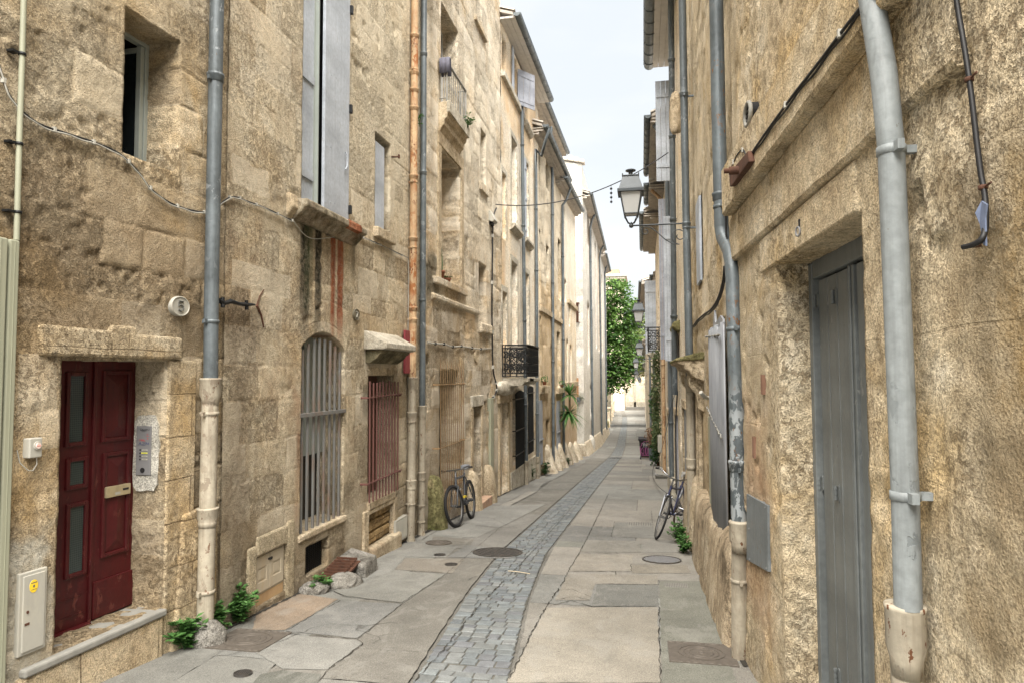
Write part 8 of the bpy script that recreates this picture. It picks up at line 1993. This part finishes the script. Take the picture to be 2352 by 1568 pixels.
bush('green weed at the right wall foot beside the worn guard stone', gp3(1570, 1270), .42, .24, 260, 6, leaf=.06, stems=12, grp=WG)
bush('weed at the foot of the tallest leaning guard stone', gp3(1251, 1091), .6, .45, 220, 7, 'leafdark', .10, stems=10, grp=WG)
bush('weed at the foot of the wall below the right iron balcony', gp3(1221, 1103), .4, .6, 140, 8, 'leafdark', .09, stems=8, grp=WG)
bush('small weed between two leaning guard stones', PB.P(28.0, gz(28)+.0, .25), .4, .4, 90, 12, 'leafdark', .09, stems=7, grp=WG)
bush('tuft growing out of the stone balcony slab edge', PB.P(b1_b-.15, bz-.05, BO+.04), .34, .26, 130, 9, 'leaf', .05, stems=10, grp=None)
bush('tiny weed sprouting from the side of the rusty drainpipe', PB.P(B_(962, 285, .05)[0], B_(962, 292, .05)[1], .06), .12, .22, 40, 10, 'leaf', .04, stems=4)
# yucca on the golden house
yc = Vector(PB.P(27.0, B_(1291, 960, .35)[1]+.25, .42)); e = empty('yucca', yc, 'large spiky green yucca hanging over the gate of the golden house', 'yucca')
b = MB(); rn = random.Random(5)
for (c, n, up) in ((yc+Vector((.0, 0, .55)), 55, .5), (yc+Vector((-.05, .05, -.15)), 80, -.15)):
    for i in range(n):
        a = rn.uniform(0, 2*math.pi); el = rn.uniform(-.5, 1.2)+up*.5; blade(b, c, (math.cos(a)*math.cos(el), math.sin(a)*math.cos(el), math.sin(el)), rn.uniform(.55, .95), .035, rn.uniform(.15, .7))
b.build('leaves', M['leaf'], e)
b = MB(); b.tube([PB.P(27.0, yc.z-.5, .05), yc+Vector((0, 0, -.2)), yc, yc+Vector((0, 0, .55))], [.04, .05, .05, .04], 8); b.build('trunk', M['rust'] if False else plain_mat('brown yucca stem', (.16, .11, .06), .9, .2, 9), e)
e = empty('climbing_plant', (.42, 29.5, gz(29.5)), 'tall dark climbing plant with trailing shoots on the right wall behind the bin', 'climbing plant')
lob = [((.47, 29+.5*math.sin(z*2), z), .28+.06*math.sin(z*3)) for z in np.arange(gz(29.5)+.2, 1.0, .3)]
leafball('leaves', M['leafdark'], None, 0, 1500, .13, e, 4, lobes=[(tuple(c), r) for c, r in lob], shell=.5)
b = MB(); b.tube([(.5, 29, gz(29)), (.48, 29.4, -1), (.5, 29, 1.0)], .03, 6); b.build('stem', M['rust'], e)
e = empty('hanging_plant', (.42, 25.2, 1.8), 'feathery plant with brown roots hanging high on the right wall below the lamp arms', 'hanging plant')
lob = [((.44, 25.6+.2*math.sin(z*4), z), .22) for z in np.arange(-.9, 2.6, .22)]
leafball('leaves', leafmat('dusty green leaves', (.06, .09, .035), (.16, .19, .09), 5), None, 0, 1300, .10, e, 5, lobes=[(tuple(c), r) for c, r in lob], shell=.5)
ex, ey, ez = .36, 33.2, gz(33.2)
e = empty('potted_shrub', (ex, ey, ez), 'dry brown potted shrub in a square grey planter beside the bin', 'pot plant')
b = MB(); taper(b, ex-.23, ex+.23, ey-.23, ey+.23, ez, ez+.56, .78); b.build('planter', M['zinc'], e, bevel=.012)
leafball('dry_leaves', leafmat('dry brown leaves', (.16, .10, .06), (.34, .22, .14), 5), (ex, ey, ez+1.1), .42, 900, .085, e, 6, squash=1.35, shell=.6)
b = MB(); rn = random.Random(3)
for i in range(9): a = rn.uniform(0, 6.28); b.tube([(ex, ey, ez+.5), (ex+.15*math.cos(a), ey+.15*math.sin(a), ez+1.0), (ex+.3*math.cos(a), ey+.3*math.sin(a), ez+1.5)], .008, 4)
b.build('stems', M['rust'], e)
for (v_, lab) in ((24.6, 'small potted flowers on the first string course of the golden house'), (27.0, 'flower pot with trailing green on the sill above the yucca')):
    z = B_(1285, 892, .1)[1]+.02 if v_ > 26 else B_(1238, 887, .1)[1]+.03
    c = PB.P(27.1 if v_ > 26 else 22.3, z, .1); e = pot(lab, c, .07, .12); leafball('leaves', M['leaf'], (c[0], c[1], c[2]+.2), .13, 90, .06, e, 3)

# stones and rusty grating below the vent; rock under the pipe
u, v, z = ground(473, 1478)
tag(rough_rock('rock', M['rockgrey'], (-3.22, 4.66, gz(4.66)+.05), (.25, .22, .26), None, 3, amp=.22, power=2.6), 'pale grey rough rock wedged under the foot of the cream drainpipe', 'rock')
c0_ = ground(775, 1345); ca_ = ground(700, 1362)
e = empty('vent_kerb', (-3.1, 6.75, gz(6.75)), 'cut stone block with a rusty iron plate lying against the wall below the basement vent', 'stone kerb')
b = MB(); b.box8([(-3.30, 7.05, gz(7)-.05), (-2.93, 6.95, gz(7)-.05), (-2.97, 7.42, gz(7.4)-.05), (-3.32, 7.45, gz(7.4)-.05), (-3.30, 7.02, gz(7)+.20), (-2.95, 6.93, gz(7)+.14), (-3.0, 7.40, gz(7)+.14), (-3.32, 7.42, gz(7)+.21)]); b.build('stone_block', M['rockgrey'], e, bevel=.025, seg=3)
b = MB(); b.box8([(-3.31, 6.42, gz(6.5)+.03), (-3.02, 6.50, gz(6.5)+.04), (-3.03, 7.02, gz(7)+.15), (-3.31, 7.05, gz(7)+.17), (-3.31, 6.42, gz(6.5)+.05), (-3.02, 6.50, gz(6.5)+.06), (-3.03, 7.02, gz(7)+.17), (-3.31, 7.05, gz(7)+.19)])
for k in range(9): t = k/9; b.box(-3.28, -3.05, 6.5+.52*t, 6.52+.52*t, gz(6.5)+.055+.115*t, gz(6.5)+.075+.115*t)
b.build('rusty_plate', M['rust'], e)
tag(rough_rock('rock', M['rockgrey'], (-3.02, 6.62, gz(6.62)+.03), (.30, .36, .18), None, 8, amp=.25, power=2.6), 'rounded tan rock in front of the rusty plate below the vent', 'rock')
tag(rough_rock('rock', M['rockgrey'], (-3.20, 6.30, gz(6.3)+.02), (.28, .30, .16), None, 18, amp=.25, power=2.6), 'low dark rough rock at the left end of the rusty plate', 'rock')

# ================================================================ GARDEN, TREES AND THE FAR END
PGa = Plane(-1.55, -.0325, 1)
e = empty('garden_wall', PGa.P(90, gz(90)), 'cream garden wall with gateway pillars below the overhanging tree', 'garden wall')
for (v0_, v1_, hh) in ((70, 82, .75), (92, 103, 4.3), (105, 118, 4.6), (120, 140, 2.2)):
    b = MB(); n = 6
    for i in range(n):
        a_, c_ = v0_+(v1_-v0_)*i/n, v0_+(v1_-v0_)*(i+1)/n; b.pbox(PGa, a_, c_, gz(c_)-.6, gz(a_)+hh, -.4, .0)
    b.build('wall', M['mossy'] if v0_ == 70 else M['stoneD'], e, bevel=.03)
for v in (82.5, 91.5, 104, 119, 140.5):
    b = MB(); b.pbox(PGa, v-.45, v+.45, gz(v)-.6, gz(v)+(4.5 if v > 90 and v < 130 else 2.2), -.5, .15); b.pbox(PGa, v-.55, v+.55, gz(v)+(4.5 if v > 90 and v < 130 else 2.2), gz(v)+(4.7 if v > 90 and v < 130 else 2.4), -.6, .25); b.build('pillar', M['stoneC'], e, bevel=.04)
e = empty('garden_fence', PGa.P(76, gz(76)), 'dark green iron garden fence on the low wall past the white house', 'fence')
b = MB()
for z in (.8, 3.0): b.tube([PGa.P(70.2, gz(70)+z, -.2), PGa.P(82, gz(82)+z, -.2)], .04, 5)
b.build('rail', M['iron'], e)
for i in range(58):
    v = 70.4+i*.2; b = MB(); b.tube([PGa.P(v, gz(v)+.6, -.2), PGa.P(v, gz(v)+3.25, -.2)], .025, 4); b.build('bar', M['iron'], e)
e = empty('hedge', (-6, 78, gz(78)), 'dark green shrubs behind the iron garden fence', 'hedge')
leafball('leaves', M['leafdark'], None, 0, 1500, .35, e, 9, lobes=[((PGa.P(v, 0, -1.2)[0], v, gz(v)+z), 1.2) for v in range(71, 90, 2) for z in (.8, 2.0, 3.4)], shell=.5)
def tree(label, base, h, lobes, mat, n, leaf, seed, tr=.35, hole=None):
    e = empty('tree', base, label, 'tree'); rn = random.Random(seed); B = Vector(base)
    b = MB(); top = B+Vector((.2, .1, h*.55)); b.tube([B, B+Vector((.1, 0, h*.25)), top], [tr, tr*.75, tr*.4], 9)
    for (c, r) in lobes: c = Vector(c); mid_ = top.lerp(c, .5)+Vector((0, 0, -.4)); b.tube([B+Vector((.12, 0, h*rn.uniform(.25, .5))), mid_, c], [tr*.4, tr*.22, tr*.05], 6)
    b.build('trunk', M['bark'], e)
    lb = MB()
    # leaf clumps: each lobe carries twigs with sprays of leaves, denser at the surface
    tot = sum(r**2 for c, r in lobes)
    for (c, r) in lobes:
        for k in range(int(n*r*r/tot/9)):
            d = Vector((rn.gauss(0, 1), rn.gauss(0, 1), rn.gauss(0, 1)+.2)).normalized(); rr = r*rn.uniform(.55, 1.08); p = Vector(c)+Vector((d.x*rr, d.y*rr, d.z*rr*.8))
            for j in range(9):
                q = p+Vector((rn.gauss(0, .32), rn.gauss(0, .32), rn.gauss(0, .2)))*leaf*3.2; t = Vector((rn.gauss(0, .8)+d.x, rn.gauss(0, .8)+d.y, rn.gauss(0, .5)-.25)).normalized(); s = t.cross(Vector((rn.gauss(0, .4), rn.gauss(0, .4), 1))).normalized(); L = leaf*rn.uniform(.7, 1.3)
                lb.add([q-t*L*.5, q-s*L*.42, q+t*L*.5-Vector((0, 0, L*.15)), q+s*L*.42], [(0, 1, 2, 3)])
    lb.build('crown', mat, e); return e
M['bark'] = plain_mat('grey brown bark', (.16, .13, .10), .9, .3, 6, bump=.02)
def at(x, y, v): d = ray(x, y); t = v/d.y; return Vector((d.x*t, v, CZ+d.z*t))
px_l = []
for (x, y, r) in ((1405, 665, 1.7), (1432, 665, 1.1), (1400, 705, 2.2), (1440, 700, 1.5), (1415, 735, 2.2), (1448, 735, 1.3), (1400, 770, 2.4), (1438, 770, 1.8), (1452, 790, 1.1), (1405, 815, 2.2), (1435, 820, 1.7), (1450, 835, 1.0), (1400, 855, 2.0), (1425, 860, 1.7), (1444, 862, 1.1), (1410, 885, 1.5), (1375, 700, 2.5), (1375, 760, 2.5), (1375, 830, 2.5), (1365, 880, 2.0)):
    px_l.append((tuple(at(x, y, 86+((x*7+y*3) % 5)-2)), r))
tree('big bright green leafy tree rising behind the white house at the end of the alley', (-7.2, 87, gz(87)), 14, px_l, M['treeleaf'], 15000, .34, 5, .45)
px_2 = [(tuple(at(x, y, 118+(x % 5))), r) for (x, y, r) in ((1462, 700, 1.2), (1470, 722, 1.7), (1458, 745, 2.2), (1470, 775, 2.4), (1462, 805, 2.4), (1472, 835, 2.0), (1480, 740, 1.5), (1486, 790, 2.0), (1484, 850, 1.7), (1455, 840, 2.0), (1448, 800, 2.4))]
tree('paler yellow green tree further back, behind the distant street lamps', (-6.8, 119, gz(119)), 13, px_2, M['treeleaf2'], 8000, .34, 15, .35)
# far buildings
e = empty('stone_house', (-4, 176, gz(176)), 'cream house closing the far end of the alley', 'house', 'houses beyond the alley')
b = MB(); b.box(-16, 14, 172, 180, gz(172)-1, gz(172)+8.2); b.build('wall', M['stoneD'], e)
b = MB(); b.box(-16.3, 14.3, 171.7, 180.3, gz(172)+8.2, gz(172)+8.6); b.build('roof', M['tile'], e)
for x in (-7.4, 3.0):
    b = MB(); b.box(x-.8, x+.8, 171.9, 172.05, gz(172)+2.2, gz(172)+5.0); w_ = b.build('window', M['glass'], e)
    for k in range(7): q = MB(); q.tube([(x-.8+k*.27, 171.75, gz(172)+2), (x-.8+k*.27, 171.75, gz(172)+5.2)], .04, 4); q.build('bar', M['rust'], w_)
b = MB(); b.box(-16, 14, 171.6, 172, gz(172)-1, gz(172)+1.2); b.build('base', M['stoneH'], e)
b = MB(); b.box(-2.6, -2.1, 171.6, 172.1, gz(172), gz(172)+8.2); b.build('pilaster', M['stoneH'], e)
p1_ = at(1391, 634, 150); p2_ = at(1437, 634, 150)
e = empty('apartment_block', ((p1_.x+p2_.x)/2, 155, 0), 'distant cream building with a flat tiled top rising above the tree', 'building', 'houses beyond the alley')
zt_ = at(1400, 636, 150).z
b = MB(); b.box(p1_.x-9, p2_.x-.6, 150, 160, -8, zt_); b.build('wall', M['stoneD'], e)
b = MB(); b.box(p1_.x-9.4, p2_.x+.2, 149.4, 160.4, zt_, zt_+.55); b.box(p1_.x-9.2, p2_.x-.1, 149.7, 160.2, zt_-.5, zt_); b.build('cornice', M['stoneH'], e)
b = MB(); b.box(p1_.x-9, p2_.x-1.4, 150.2, 160, zt_+.55, zt_+1.6); b.build('roof', M['tile'], e)
b = MB(); b.box(p1_.x+1.3, p1_.x+3.0, 149.9, 150.05, zt_-3, zt_-.8); b.build('window', M['glass'], e)
# row closing the view on both sides beyond the alley
e = empty('stone_house', (12, 165, gz(165)), 'pale far house behind the end of the right row', 'house', 'houses beyond the alley')
b = MB(); b.box(.5, 16, 152, 168, -8, 3.4); b.build('wall', M['stoneD'], e); b = MB(); b.box(.2, 16.3, 151.7, 168.3, 3.4, 3.8); b.build('roof', M['tile'], e)
